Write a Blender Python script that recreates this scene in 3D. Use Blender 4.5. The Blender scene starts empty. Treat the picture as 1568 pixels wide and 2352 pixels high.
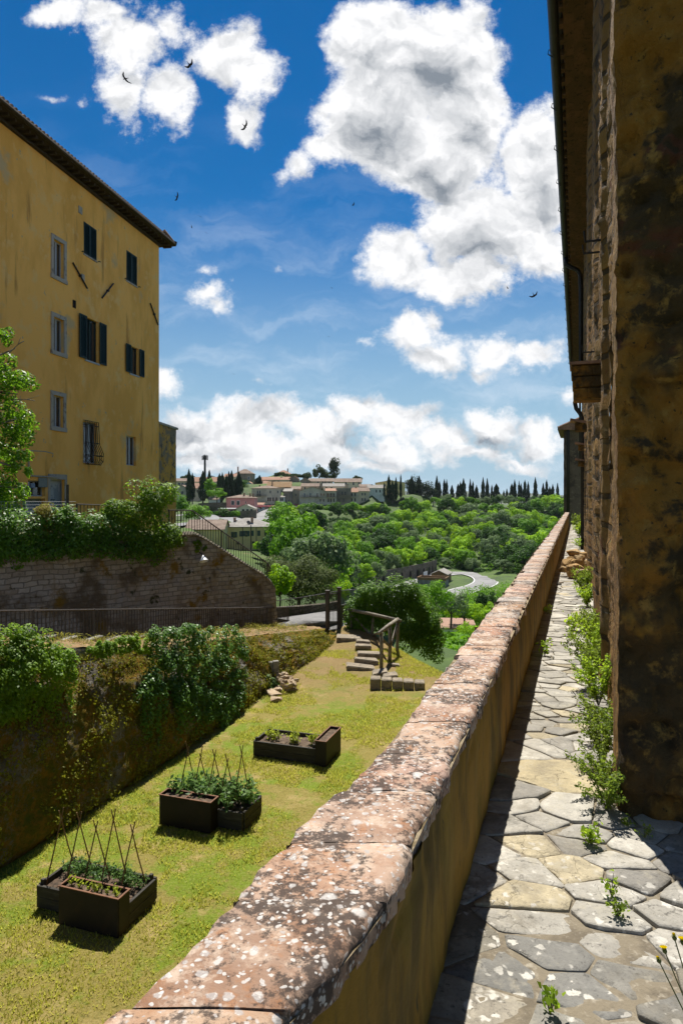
import bpy, math, random
import numpy as np
from mathutils import Vector, Matrix, noise as mn
R = math.radians
S = bpy.context.scene
COL = S.collection
F, CX, HY = 1568.0, 784.0, 1140.0      # focal length, principal column and horizon row of the camera, in the photo's units
def P(x, y, D): return Vector(((x - CX) / F * D, D, (HY - y) / F * D))
def G(x, y, z): return P(x, y, -z * F / (y - HY))
rng = np.random.default_rng(7)
random.seed(7)
YAW = math.atan(541 / F)
U = Vector((math.sin(YAW), math.cos(YAW), 0))      # direction of the walkway
V = Vector((math.cos(YAW), -math.sin(YAW), 0))     # to the right of it
UP = Vector((0, 0, 1))
ZP = -1.75                                           # walkway level below the eye
def UV(t, l, z): return U * t + V * l + UP * z
def fb(p, o=4, h=0.6): return mn.fractal(Vector(p), h, 2.0, o)

# ---------------------------------------------------------------- materials
MATS = {}
class NT:
    def __init__(s, tree): s.t = tree
    def n(s, typ, ins=None, **kw):
        nd = s.t.nodes.new(typ)
        for k, v in kw.items(): setattr(nd, k, v)
        for k, v in (ins or {}).items():
            if isinstance(v, bpy.types.NodeSocket): s.t.links.new(v, nd.inputs[k])
            elif v is not None: nd.inputs[k].default_value = v
        return nd
    def math(s, op, a, b=0.0, c=None):
        i = {0: a, 1: b}
        if c is not None: i[2] = c
        return s.n('ShaderNodeMath', i, operation=op).outputs[0]
    def vm(s, op, a, b=None, c=None):
        i = {0: a}
        if b is not None: i[1] = b
        if c is not None: i[2] = c
        nd = s.n('ShaderNodeVectorMath', i, operation=op)
        return nd.outputs['Value'] if op in ('LENGTH', 'DISTANCE', 'DOT_PRODUCT') else nd.outputs[0]
    def noise(s, vec, scale, detail=4, rough=0.6):
        return s.n('ShaderNodeTexNoise', {'Vector': vec, 'Scale': scale, 'Detail': detail, 'Roughness': rough}).outputs[0]
    def step(s, v, lo, hi):
        return s.n('ShaderNodeMapRange', {0: v, 1: lo, 2: hi, 3: 0.0, 4: 1.0}, interpolation_type='SMOOTHSTEP').outputs[0]
    def mix(s, f, a, b):
        nd = s.n('ShaderNodeMix', data_type='RGBA')
        for k, v in ((0, f), (6, a), (7, b)):
            if isinstance(v, bpy.types.NodeSocket): s.t.links.new(v, nd.inputs[k])
            else: nd.inputs[k].default_value = (*v, 1) if k and len(v) == 3 else v
        return nd.outputs[2]
    def scale(s, col, f):
        return s.vm('SCALE', col) if False else s.n('ShaderNodeVectorMath', {0: col, 'Scale': f}, operation='SCALE').outputs[0]
def new_mat(name):
    m = bpy.data.materials.new(name); m.use_nodes = True
    t = m.node_tree; t.nodes.clear()
    MATS[name] = m
    return m, NT(t)
def finish(N, col, rough=0.85, bump=None, spec=0.3, vec=None, metal=0.0, height=None):
    b = N.n('ShaderNodeBsdfPrincipled', {'Base Color': col if isinstance(col, bpy.types.NodeSocket) else (*col, 1), 'Roughness': rough, 'Specular IOR Level': spec, 'Metallic': metal})
    if bump:
        h = height if height is not None else N.noise(vec, bump[0], 6, 0.65)
        N.t.links.new(N.n('ShaderNodeBump', {'Height': h, 'Strength': bump[1], 'Distance': bump[2]}).outputs[0], b.inputs['Normal'])
    N.t.links.new(b.outputs[0], N.n('ShaderNodeOutputMaterial').inputs[0])
    return b
def mat(name, base, layers=(), rough=0.85, bump=None, spec=0.3, attr=None, metal=0.0, space='Object'):
    """layers: (colour, noise scale, low, high, (stretch))"""
    m, N = new_mat(name)
    tc = N.n('ShaderNodeTexCoord').outputs[space]
    if space == 'Object':
        oi = N.n('ShaderNodeObjectInfo').outputs['Random']
        tc = N.vm('ADD', tc, N.n('ShaderNodeCombineXYZ', {0: N.math('MULTIPLY', oi, 3.7)}).outputs[0])
    col = N.n('ShaderNodeAttribute', attribute_name=attr).outputs['Color'] if attr else N.n('ShaderNodeRGB').outputs[0]
    if not attr: N.t.nodes[-1].outputs[0].default_value = (*base, 1)
    else: col = N.n('ShaderNodeVectorMath', {0: col, 1: base}, operation='MULTIPLY').outputs[0]
    for k, L in enumerate(layers):
        v = tc
        if len(L) > 4: v = N.vm('MULTIPLY', tc, L[4])
        v = N.vm('ADD', v, (k * 7.3, k * 3.1, k * 1.7))
        f = N.step(N.noise(v, L[1], 5, 0.62), L[2], L[3])
        col = N.mix(f, col, L[0])
    finish(N, col, rough, bump, spec, tc, metal)
    return m
def foliage(name, c1, c2, trans=0.4, rough=0.42, spec=0.5, nscale=0.6, tcol=None):
    m, N = new_mat(name)
    tc = N.n('ShaderNodeTexCoord').outputs['Object']
    oi = N.n('ShaderNodeObjectInfo').outputs['Random']
    tone = N.n('ShaderNodeAttribute', attribute_name='tone').outputs['Fac']
    f = N.math('ADD', N.math('MULTIPLY', N.noise(tc, nscale, 3), 0.9), N.math('MULTIPLY', tone, 0.6))
    f = N.math('ADD', f, N.math('MULTIPLY', oi, 0.35))
    col = N.mix(N.step(f, 0.45, 1.25), c1, c2)
    b = N.n('ShaderNodeBsdfPrincipled', {'Base Color': col, 'Roughness': min(1, rough + .12), 'Specular IOR Level': spec * .5})
    tr = N.n('ShaderNodeBsdfTranslucent', {'Color': N.mix(0.65, N.scale(col, 2.0), tcol or tuple(min(1, 2.6 * q) for q in c2))})
    mx = N.n('ShaderNodeMixShader', {0: trans, 1: b.outputs[0], 2: tr.outputs[0]})
    N.t.links.new(mx.outputs[0], N.n('ShaderNodeOutputMaterial').inputs[0])
    return m
def masonry(name, c1, c2, mortar, bw, bh, layers=(), vert=True, bump=0.6, msize=0.03, offset=0.5):
    """courses of blocks on a vertical face: width runs along the local x+y, height along z"""
    m, N = new_mat(name)
    tc = N.n('ShaderNodeTexCoord').outputs['Object']
    sp = N.n('ShaderNodeSeparateXYZ', {0: tc})
    w = N.math('ADD', N.math('MULTIPLY', sp.outputs[0], 0.72), N.math('MULTIPLY', sp.outputs[1], 0.69))
    wob = N.math('MULTIPLY', N.math('SUBTRACT', N.noise(tc, 1.1, 3), 0.5), 0.35)
    v = N.n('ShaderNodeCombineXYZ', {0: N.math('ADD', w, wob), 1: N.math('ADD', sp.outputs[2], N.math('MULTIPLY', wob, 0.5))}).outputs[0]
    bt = N.n('ShaderNodeTexBrick', {'Vector': v, 'Color1': (*c1, 1), 'Color2': (*c2, 1), 'Mortar': (*mortar, 1), 'Scale': 1.0, 'Mortar Size': msize, 'Mortar Smooth': 0.4, 'Bias': 0.0, 'Brick Width': bw, 'Row Height': bh}, offset=offset)
    col = bt.outputs[0]
    for k, L in enumerate(layers):
        vv = N.vm('ADD', N.vm('MULTIPLY', tc, L[4]) if len(L) > 4 else tc, (k * 5.3, k * 2.1, k * 1.3))
        col = N.mix(N.step(N.noise(vv, L[1], 5, 0.62), L[2], L[3]), col, L[0])
    hgt = N.math('ADD', N.math('MULTIPLY', bt.outputs[1], -0.8), N.math('MULTIPLY', N.noise(tc, 14 * 0.3 / bh, 6, 0.7), 0.9))
    finish(N, col, 0.9, (1, bump, 0.03), 0.2, None, 0, hgt)
    return m

# ---------------------------------------------------------------- mesh helpers
def mesh_np(name, verts, quads, mats, tone=None, smooth=False):
    me = bpy.data.meshes.new(name)
    verts = np.asarray(verts, np.float32); quads = np.asarray(quads, np.int32)
    k = quads.shape[1]
    me.vertices.add(len(verts)); me.vertices.foreach_set('co', verts.ravel())
    me.loops.add(quads.size); me.loops.foreach_set('vertex_index', quads.ravel())
    me.polygons.add(len(quads)); me.polygons.foreach_set('loop_start', np.arange(0, quads.size, k, dtype=np.int32))
    me.update(calc_edges=True)
    for m in mats: me.materials.append(m)
    if tone is not None:
        a = me.attributes.new('tone', 'FLOAT', 'FACE'); a.data.foreach_set('value', np.asarray(tone, np.float32))
    if smooth: me.polygons.foreach_set('use_smooth', np.ones(len(quads), bool))
    me.update()
    return me
class MB:
    def __init__(s): s.v, s.f, s.m, s.c = [], [], [], []
    def add(s, vs, fs, mi=0, col=(1, 1, 1)):
        o = len(s.v); s.v += [Vector(p) for p in vs]
        for q in fs: s.f.append([i + o for i in q]); s.m.append(mi); s.c.append(col)
        return s
    def box(s, c, size, rz=0.0, mi=0, col=(1, 1, 1), M=None, bev=0.0):
        hx, hy, hz = size[0] / 2, size[1] / 2, size[2] / 2
        Mx = M or Matrix.Rotation(rz, 4, 'Z'); c = Vector(c)
        if bev:
            b = bev; vs = []
            for sx in (-1, 1):
                for sy in (-1, 1):
                    for sz in (-1, 1):
                        vs += [Vector((sx * (hx - b), sy * (hy - b), sz * hz)), Vector((sx * (hx - b), sy * hy, sz * (hz - b))), Vector((sx * hx, sy * (hy - b), sz * (hz - b)))]
            import bmesh
            bm = bmesh.new(); [bm.verts.new(p) for p in vs]
            r = bmesh.ops.convex_hull(bm, input=bm.verts)
            bm.verts.index_update(); bm.verts.ensure_lookup_table()
            s.add([Mx @ q.co + c for q in bm.verts], [[q.index for q in f.verts] for f in bm.faces], mi, col); bm.free()
            return s
        vs = [Mx @ Vector((x * hx, y * hy, z * hz)) + c for x in (-1, 1) for y in (-1, 1) for z in (-1, 1)]
        return s.add(vs, [(0, 1, 3, 2), (4, 6, 7, 5), (0, 4, 5, 1), (2, 3, 7, 6), (0, 2, 6, 4), (1, 5, 7, 3)], mi, col)
    def hexa(s, bot, top, mi=0, col=(1, 1, 1)):
        n = len(bot)
        return s.add(list(bot) + list(top), [tuple(range(n - 1, -1, -1)), tuple(range(n, 2 * n))] + [(i, (i + 1) % n, n + (i + 1) % n, n + i) for i in range(n)], mi, col)
    def tube(s, pts, r, n=6, mi=0, col=(1, 1, 1), cap=True):
        pts = [Vector(p) for p in pts]
        rs = r if isinstance(r, (list, tuple)) else [r] * len(pts)
        rings = []
        for i, p in enumerate(pts):
            d = (pts[min(i + 1, len(pts) - 1)] - pts[max(i - 1, 0)]).normalized()
            a = d.cross(Vector((0.13, 0.31, 1)) if abs(d.z) < 0.95 else Vector((1, 0.2, 0))).normalized(); b = d.cross(a)
            rings += [p + (a * math.cos(2 * math.pi * k / n) + b * math.sin(2 * math.pi * k / n)) * rs[i] for k in range(n)]
        fs = [(i * n + k, i * n + (k + 1) % n, (i + 1) * n + (k + 1) % n, (i + 1) * n + k) for i in range(len(pts) - 1) for k in range(n)]
        if cap: fs += [tuple(range(n - 1, -1, -1)), tuple(range((len(pts) - 1) * n, len(pts) * n))]
        return s.add(rings, fs, mi, col)
    def grid(s, fn, nu, nv, mi=0, col=(1, 1, 1)):
        vs = [fn(i / nu, j / nv) for i in range(nu + 1) for j in range(nv + 1)]
        return s.add(vs, [(i * (nv + 1) + j, (i + 1) * (nv + 1) + j, (i + 1) * (nv + 1) + j + 1, i * (nv + 1) + j + 1) for i in range(nu) for j in range(nv)], mi, col)
    def mesh(s, name, mats, off=None, smooth=False):
        me = bpy.data.meshes.new(name)
        o = Vector(off) if off is not None else Vector()
        me.from_pydata([tuple(p - o) for p in s.v], [], s.f)
        for m in mats: me.materials.append(m)
        me.polygons.foreach_set('material_index', s.m)
        a = me.attributes.new('tint', 'FLOAT_COLOR', 'FACE'); a.data.foreach_set('color', np.array([(*c, 1) for c in s.c], np.float32).ravel())
        if smooth: me.polygons.foreach_set('use_smooth', [True] * len(s.f))
        me.update(); return me
def lst(m): return [MATS[q] if isinstance(q, str) else q for q in (m if isinstance(m, (list, tuple)) else [m])]
def link(name, me, parent=None):
    o = bpy.data.objects.new(name, me); COL.objects.link(o)
    if parent: o.parent = parent
    return o
def tag(o, label=None, cat=None, group=None, kind=None):
    for k, v in (('label', label), ('category', cat), ('group', group), ('kind', kind)):
        if v: o[k] = v
    return o
def thing(name, label, cat, loc=(0, 0, 0), group=None, rz=0.0):
    o = bpy.data.objects.new(name, None); COL.objects.link(o)
    o.empty_display_size = 0.2; o.location = loc; o.rotation_euler = (0, 0, rz)
    return tag(o, label, cat, group)
def part(name, mb, mats, root, smooth=False, label=None, kind=None):
    """a part given in world coordinates under an unrotated root (or in local ones under a rotated root)"""
    off, q = Vector(), root
    top = root
    while top.parent: top = top.parent
    if not top.get('local'):
        while q: off += q.location; q = q.parent
    o = link(name, mb.mesh(name, lst(mats), off, smooth), root)
    return tag(o, label, kind=kind)
def single(name, mb, mats, label, cat, group=None, smooth=False, kind=None, base=None):
    b = Vector(base) if base is not None else (sum(mb.v, Vector()) / max(1, len(mb.v)))
    o = link(name, mb.mesh(name, lst(mats), b, smooth)); o.location = b
    return tag(o, label, cat, group, kind)
def structure(name, mb, mats, smooth=False, kind='structure', label=None):
    o = link(name, mb.mesh(name, lst(mats), None, smooth))
    return tag(o, label, kind=kind)
def copy_tree(o, parent=None):
    c = o.copy(); COL.objects.link(c)
    if parent: c.parent = parent
    for ch in [q for q in o.children]: copy_tree(ch, c)
    return c
# ---------------------------------------------------------------- leaves
def unit(a): return a / np.maximum(1e-9, np.linalg.norm(a, axis=1, keepdims=True))
def leaf_arrays(pts, nrm, size, aspect=0.5, jit=0.7, g=rng, up=None):
    """one lozenge leaf with a slight fold per point"""
    n = len(pts)
    nn = unit(nrm + g.normal(0, jit, (n, 3)))
    t = g.normal(0, 1, (n, 3)) if up is None else np.array(up)[None, :] + g.normal(0, 0.55, (n, 3))
    t = unit(t - (t * nn).sum(1, keepdims=True) * nn); b = np.cross(nn, t)
    L = (size * g.uniform(0.6, 1.3, n))[:, None]; W = L * aspect
    v = np.stack([pts - t * L * 0.5, pts + b * W * 0.5 + nn * W * 0.15, pts + t * L * 0.5, pts - b * W * 0.5 + nn * W * 0.15], 1).reshape(-1, 3)
    q = np.arange(4 * n).reshape(n, 4)
    return v, q
def leaves(name, pts, nrm, size, m, parent=None, off=(0, 0, 0), aspect=0.5, jit=0.7, up=None, sticks=None, extra=None):
    v, q = leaf_arrays(np.asarray(pts, float), np.asarray(nrm, float), size, aspect, jit, rng, up)
    me = mesh_np(name, v - np.array(off), q, lst(m), rng.random(len(q)))
    return link(name, me, parent)
def clump_points(center, rad, n, g=rng):
    d = unit(g.normal(0, 1, (n, 3)))
    return np.array(center) + d * np.array(rad) * (g.uniform(0.55, 1.0, n) ** 0.5)[:, None], d
def crown_points(rx, ry, rz, nclump, nleaf, g=rng, flat=0.0, cs=0.36):
    pts, nr = [], []
    for k in range(nclump):
        d = g.normal(0, 1, 3); d /= np.linalg.norm(d)
        if d[2] < -0.35: d[2] *= -0.6
        c = d * np.array([rx, ry, rz]) * g.uniform(0.50, 0.92)
        s = g.uniform(0.65, 1.25) * cs
        p, q = clump_points(c, (rx * s, ry * s, rz * s * (0.8 - flat)), nleaf // nclump, g)
        pts.append(p); nr.append(q + 0.5 * d + np.array([0, 0, 0.35]))
    return np.concatenate(pts), np.concatenate(nr)
SKYS, SKYV, CW, EXPO = 0.08, 0.58, 8.4, 0.6
# ---------------------------------------------------------------- camera, sun, sky
cam = bpy.data.cameras.new('camera'); cam.sensor_fit = 'HORIZONTAL'; cam.sensor_width = 24; cam.lens = 24
cam.shift_y = (HY - 1176) / 1568; cam.clip_start = 0.05; cam.clip_end = 20000
co = bpy.data.objects.new('camera', cam); COL.objects.link(co); co.rotation_euler = (R(90), 0, 0); S.camera = co
SUN_EL, SUN_AZ = R(61), R(2.0)
sv = Vector((math.sin(SUN_AZ) * math.cos(SUN_EL), math.cos(SUN_AZ) * math.cos(SUN_EL), math.sin(SUN_EL)))
sl = bpy.data.lights.new('sun', 'SUN'); sl.energy = 5.0; sl.angle = R(0.5); sl.color = (1.0, 0.955, 0.88)
so = bpy.data.objects.new('sun', sl); COL.objects.link(so); so.rotation_euler = sv.to_track_quat('Z', 'Y').to_euler()
W = bpy.data.worlds.new('World'); S.world = W; W.use_nodes = True
wt = W.node_tree; wt.nodes.clear()
BLOBS = [  # clouds by direction: centre, half-width, half-height
 (140, 45, 90, 42), (255, 40, 80, 50), (300, 110, 95, 75), (285, 215, 62, 95), (385, 225, 62, 85), (400, 70, 55, 55), (520, 125, 95, 82), (590, 170, 70, 70), (555, 270, 52, 62),
 (118, 237, 34, 14), (200, 250, 14, 16),
 (860, 110, 135, 115), (1010, 130, 165, 130), (1075, 260, 115, 140), (870, 260, 160, 150), (1000, 360, 170, 115), (760, 345, 70, 60), (680, 385, 52, 42), (1085, 30, 50, 60),
 (1235, 380, 95, 160), (1110, 510, 170, 105), (920, 590, 100, 75), (1060, 630, 140, 62), (1240, 570, 95, 85),
 (950, 755, 85, 55), (1005, 735, 28, 45), (1000, 815, 85, 55), (1130, 805, 75, 48), (1225, 815, 75, 34), (1125, 850, 40, 26), (1200, 860, 22, 12),
 (478, 662, 66, 38), (505, 695, 38, 30), (472, 597, 24, 15), (628, 598, 14, 9), (536, 632, 14, 9), (580, 884, 20, 12), (830, 788, 16, 9),
 (385, 890, 52, 52), (440, 1000, 100, 62), (550, 985, 100, 72), (640, 955, 80, 52), (735, 995, 100, 52), (815, 950, 85, 56), (920, 975, 85, 54), (1015, 1010, 80, 44), (1125, 980, 80, 58), (1230, 1010, 80, 48),
 (620, 1058, 130, 24), (860, 1064, 120, 20), (1180, 1060, 100, 17), (1300, 915, 40, 30), (470, 1062, 110, 30), (580, 1030, 150, 40), (720, 1040, 130, 34), (900, 1035, 120, 36), (1070, 1045, 120, 26)]
grp = bpy.data.node_groups.new('cloud_field', 'ShaderNodeTree')
grp.interface.new_socket('p', in_out='INPUT', socket_type='NodeSocketVector')
grp.interface.new_socket('d', in_out='OUTPUT', socket_type='NodeSocketFloat')
GN = NT(grp); gi = GN.n('NodeGroupInput'); go = GN.n('NodeGroupOutput')
acc = None
for (bx, by, rx, ry) in BLOBS:
    ru, rv = rx / F, ry / F
    l = GN.vm('LENGTH', GN.vm('MULTIPLY_ADD', gi.outputs[0], (1 / ru, 1 / rv, 0), (-(bx - CX) / F / ru, -(HY - by) / F / rv, 0)))
    k = math.sqrt(rx * ry) / 100
    d = GN.math('MULTIPLY_ADD', l, -k, k)
    acc = d if acc is None else GN.math('SMOOTH_MAX', acc, d, 0.16)
grp.links.new(acc, go.inputs[0])
N = NT(wt)
dirv = N.n('ShaderNodeTexCoord').outputs['Generated']
sp = N.n('ShaderNodeSeparateXYZ', {0: dirv})
yy = N.math('MAXIMUM', sp.outputs[1], 0.03)
uv = N.n('ShaderNodeCombineXYZ', {0: N.math('DIVIDE', sp.outputs[0], yy), 1: N.math('DIVIDE', sp.outputs[2], yy)}).outputs[0]
wn = N.n('ShaderNodeTexNoise', {'Vector': uv, 'Scale': 9.0, 'Detail': 5.0, 'Roughness': 0.6})
warp = N.vm('MULTIPLY_ADD', N.vm('SUBTRACT', wn.outputs[1], (0.5, 0.5, 0.5)), (0.10, 0.10, 0), uv)
fine = N.noise(uv, 24.0, 9, 0.72)
def field(off):
    g = N.n('ShaderNodeGroup', node_tree=grp)
    N.t.links.new(N.vm('ADD', warp, off) if off else warp, g.inputs[0]); return g.outputs[0]
f0 = field(None); f1 = field((0.0, 0.036, 0))
dens = N.math('ADD', f0, N.math('MULTIPLY', N.math('SUBTRACT', fine, 0.52), 1.0))
alpha = N.step(dens, -0.08, 0.34)
puff = N.noise(N.vm('MULTIPLY', warp, (1, 1.25, 1)), 11.0, 4, 0.5)
puff2 = N.noise(N.vm('ADD', N.vm('MULTIPLY', warp, (1, 1.25, 1)), (0.004, 0.02, 0)), 11.0, 4, 0.5)
relief = N.math('MULTIPLY', N.math('ADD', N.math('SUBTRACT', puff, puff2), N.math('MULTIPLY', N.math('SUBTRACT', N.noise(warp, 26.0, 4, .55), N.noise(N.vm('ADD', warp, (.002, .01, 0)), 26.0, 4, .55)), .55)), 1.7)
thick = N.math('ADD', f1, N.math('MULTIPLY', N.math('SUBTRACT', puff, 0.5), 0.35))
shade = N.math('ADD', N.math('MULTIPLY', N.step(thick, 0.0, 2.3), 1.25), N.math('MULTIPLY', relief, -1.0))
shade = N.math('ADD', shade, N.math('MULTIPLY', N.math('MULTIPLY', N.step(N.noise(N.vm('MULTIPLY', warp, (1, 2.2, 1)), 9.0, 3, 0.5), .44, .64), N.step(N.math('MULTIPLY', sp.outputs[2], -1.0), -.22, -.08)), .42))
shade = N.math('MINIMUM', N.math('MAXIMUM', shade, 0.0), 0.93)
sky = N.n('ShaderNodeTexSky', sky_type='NISHITA', sun_disc=False, sun_elevation=SUN_EL, sun_rotation=SUN_AZ, altitude=200, air_density=1.0, dust_density=0.0, ozone_density=1.6)
hs = N.n('ShaderNodeHueSaturation', {'Hue': 0.494, 'Saturation': 1.42, 'Value': SKYV, 'Color': sky.outputs[0]}).outputs[0]
hs = N.vm('MULTIPLY', hs, (0.48, 0.98, 1.2))
hs = N.mix(N.math('MULTIPLY', N.step(N.math('MULTIPLY', sp.outputs[2], -1.0), -0.42, 0.0), 0.95), hs, (CW * 0.40, CW * 0.57, CW * 0.71, 1))
# thin veil of cirrus in the lower half
cir = N.noise(N.vm('MULTIPLY', N.vm('ADD', uv, N.vm('MULTIPLY', wn.outputs[1], (0.1, 0.1, 0))), (2.2, 7.0, 1)), 2.2, 5, 0.6)
cirm = N.math('MULTIPLY', N.step(cir, 0.42, 0.78), N.math('MULTIPLY', N.step(N.math('MULTIPLY', sp.outputs[2], -1.0), -0.52, -0.18), 0.42))
hs = N.mix(cirm, hs, (CW * 0.82, CW * 0.9, CW, 1))
front = N.step(sp.outputs[1], 0.08, 0.3)
# scattered clouds in the rest of the sky
back = N.step(N.noise(N.vm('MULTIPLY', dirv, (1.6, 1.6, 3.0)), 1.7, 6, 0.6), 0.52, 0.7)
al = N.math('ADD', N.math('MULTIPLY', alpha, front), N.math('MULTIPLY', back, N.math('SUBTRACT', 1.0, front)))
al = N.math('MULTIPLY', al, N.step(sp.outputs[2], -0.01, 0.03))
white = N.n('ShaderNodeRGB').outputs[0]; white.default_value = (CW, CW * 1.0, CW * 1.01, 1)
ccol = N.mix(shade, white, (CW * 0.19, CW * 0.23, CW * 0.28, 1))
fin = N.mix(al, hs, ccol)
bg = N.n('ShaderNodeBackground', {'Color': fin, 'Strength': SKYS})
wt.links.new(bg.outputs[0], N.n('ShaderNodeOutputWorld').inputs[0])
W.cycles.sampling_method = 'MANUAL'; W.cycles.sample_map_resolution = 256
vs = S.view_settings; vs.view_transform = 'Standard'; vs.look = 'None'; vs.exposure = EXPO; vs.gamma = 1; vs.use_curve_mapping = False
S.cycles.max_bounces = 5; S.cycles.diffuse_bounces = 3; S.cycles.glossy_bounces = 2; S.cycles.transmission_bounces = 3; S.cycles.transparent_max_bounces = 4
S.cycles.use_denoising = True; S.cycles.sample_clamp_indirect = 8; S.cycles.caustics_reflective = False; S.cycles.caustics_refractive = False
# ---------------------------------------------------------------- walkway, parapet, old building on the right
mat('mortar_bed', (0.21, 0.175, 0.12), [((0.14, 0.115, 0.08), 9, 0.45, 0.65), ((0.34, 0.30, 0.23), 22, 0.52, 0.7)], bump=(55, 0.7, 0.01))
def flag_mat():
    m, N = new_mat('flagstone')
    tc = N.n('ShaderNodeTexCoord').outputs['Object']
    col = N.n('ShaderNodeAttribute', attribute_name='tint').outputs['Color']
    col = N.mix(N.step(N.noise(tc, 5, 6, 0.7), 0.5, 0.72), col, N.scale(col, 0.55))
    col = N.mix(N.math('MULTIPLY', N.step(N.noise(tc, 13, 6, 0.7), 0.5, 0.7), 0.7), col, N.scale(col, 1.45))
    sp = N.n('ShaderNodeSeparateXYZ', {0: tc})
    near = N.step(sp.outputs[1], 4.0, 2.8)        # the old lichened slabs are the ones by the corner of the house
    w = N.vm('ADD', tc, N.vm('MULTIPLY', N.n('ShaderNodeTexNoise', {'Vector': tc, 'Scale': 26.0, 'Detail': 5.0}).outputs[1], (0.07, 0.07, 0.03)))
    vo = N.n('ShaderNodeTexVoronoi', {'Vector': w, 'Scale': 21.0, 'Randomness': 1.0})
    sz = N.n('ShaderNodeSeparateXYZ', {0: vo.outputs['Color']})
    spot = N.math('MULTIPLY', N.step(N.math('SUBTRACT', N.math('MULTIPLY', sz.outputs[0], 0.46), vo.outputs['Distance']), -0.06, 0.10), N.step(N.noise(tc, 1.8, 2), 0.44, 0.54))
    dark = N.step(N.noise(tc, 34, 5, 0.75), 0.54, 0.68)
    col = N.mix(N.math('MULTIPLY', dark, N.math('MULTIPLY_ADD', near, 0.6, 0.15)), col, (0.05, 0.045, 0.038))
    col = N.mix(N.math('MULTIPLY', N.math('MULTIPLY', spot, near), 0.9), col, (0.6, 0.57, 0.5))
    crack = N.n('ShaderNodeTexVoronoi', {'Vector': N.vm('ADD', w, (0.3, 0, 0)), 'Scale': 6.0}, feature='DISTANCE_TO_EDGE').outputs[0]
    cm = N.math('MULTIPLY', N.step(crack, 0.018, 0.0), N.step(N.noise(tc, 3.1, 2), 0.5, 0.56))
    stain = N.noise(N.vm('ADD', tc, (9, 2, 0)), 2.2, 6, 0.72)
    col = N.mix(N.math('MULTIPLY', N.step(stain, .46, .66), .55), col, (0.17, 0.145, 0.10))
    col = N.mix(N.math('MULTIPLY', N.step(N.noise(tc, 60, 4, .8), .52, .66), .4), col, N.scale(col, .5))
    col = N.mix(N.math('MULTIPLY', N.step(N.noise(N.vm('ADD', tc, (1, 8, 0)), 7, 6, 0.7), .54, .66), .5), col, (0.40, 0.36, 0.27))
    col = N.mix(N.math('MULTIPLY', cm, 0.55), col, N.scale(col, 0.3))
    h = N.math('SUBTRACT', N.noise(tc, 30, 7, 0.7), N.math('MULTIPLY', cm, 0.7))
    finish(N, col, 0.72, (1, 0.5, 0.02), 0.35, None, 0, h)
flag_mat()
def coping_mat():
    m, N = new_mat('coping_brick')
    tc = N.n('ShaderNodeTexCoord').outputs['Object']
    tint = N.n('ShaderNodeAttribute', attribute_name='tint').outputs['Color']
    sp = N.n('ShaderNodeSeparateXYZ', {0: tc}); far = N.step(sp.outputs[1], 3.0, 8.0)
    n1 = N.noise(tc, 3.2, 5, 0.65)
    col = N.vm('MULTIPLY', tint, N.mix(N.step(n1, 0.35, 0.62), (0.46, 0.33, 0.25), (0.36, 0.215, 0.14)))
    col = N.mix(N.math('MULTIPLY', N.step(N.noise(tc, 7, 6, 0.72), 0.46, 0.62), 0.8), col, (0.56, 0.44, 0.34))
    col = N.mix(N.math('MULTIPLY', N.step(N.noise(tc, 12, 5, 0.7), 0.55, 0.66), 0.4), col, (0.38, 0.15, 0.045))
    blk = N.math('ADD', N.noise(tc, 40, 6, 0.75), N.math('MULTIPLY', N.math('SUBTRACT', N.noise(tc, 4.5, 3), 0.5), 0.9))
    col = N.mix(N.math('MULTIPLY', N.step(blk, 0.46, 0.62), N.math('MULTIPLY_ADD', far, -0.35, 0.9)), col, (0.055, 0.042, 0.035))
    wv = N.vm('ADD', tc, N.vm('MULTIPLY', N.n('ShaderNodeTexNoise', {'Vector': tc, 'Scale': 38.0, 'Detail': 5.0}).outputs[1], (0.026, 0.026, 0.01)))
    hgt = N.math('MULTIPLY', N.noise(tc, 45, 7, 0.75), 0.9)
    for scl, kk, msk in ((13.0, 0.29, 2.3), (29.0, 0.38, 3.7), (64.0, 0.48, 6.0)):
        vo = N.n('ShaderNodeTexVoronoi', {'Vector': wv, 'Scale': scl, 'Randomness': 1.0})
        sz = N.n('ShaderNodeSeparateXYZ', {0: vo.outputs['Color']})
        has = N.step(N.math('ADD', sz.outputs[1], N.math('MULTIPLY', N.noise(tc, msk, 2), 1.1)), 1.03, 1.1)
        spot = N.math('MULTIPLY', N.step(N.math('SUBTRACT', N.math('MULTIPLY_ADD', sz.outputs[0], 0.3, kk - 0.28), vo.outputs['Distance']), -0.03, 0.10), has)
        lc = N.mix(sz.outputs[2], (0.58, 0.55, 0.51), (0.38, 0.345, 0.32))
        lc = N.mix(N.step(N.noise(tc, 70, 3), 0.5, 0.7), lc, (0.70, 0.67, 0.62))
        col = N.mix(N.math('MULTIPLY', spot, 0.85), col, lc)
        hgt = N.math('MULTIPLY_ADD', spot, 0.12, hgt)
    finish(N, col, 0.9, (1, 0.55, 0.012), 0.2, None, 0, hgt)
coping_mat()
mat('ochre_render', (0.27, 0.15, 0.016), [((0.10, 0.065, 0.012), 3.5, 0.42, 0.66, (1, 1, 0.28)), ((0.27, 0.17, 0.026), 5, 0.52, 0.7, (1, 1, 0.16)), ((0.06, 0.05, 0.016), 24, 0.6, 0.72, (1, 1, 0.2)), ((0.14, 0.11, 0.015), 1.4, 0.5, 0.7)], bump=(26, 0.55, 0.012))
mat('broken_mortar', (0.30, 0.24, 0.15), [((0.15, 0.11, 0.05), 12, 0.45, 0.6)], bump=(40, 0.9, 0.02))
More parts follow.
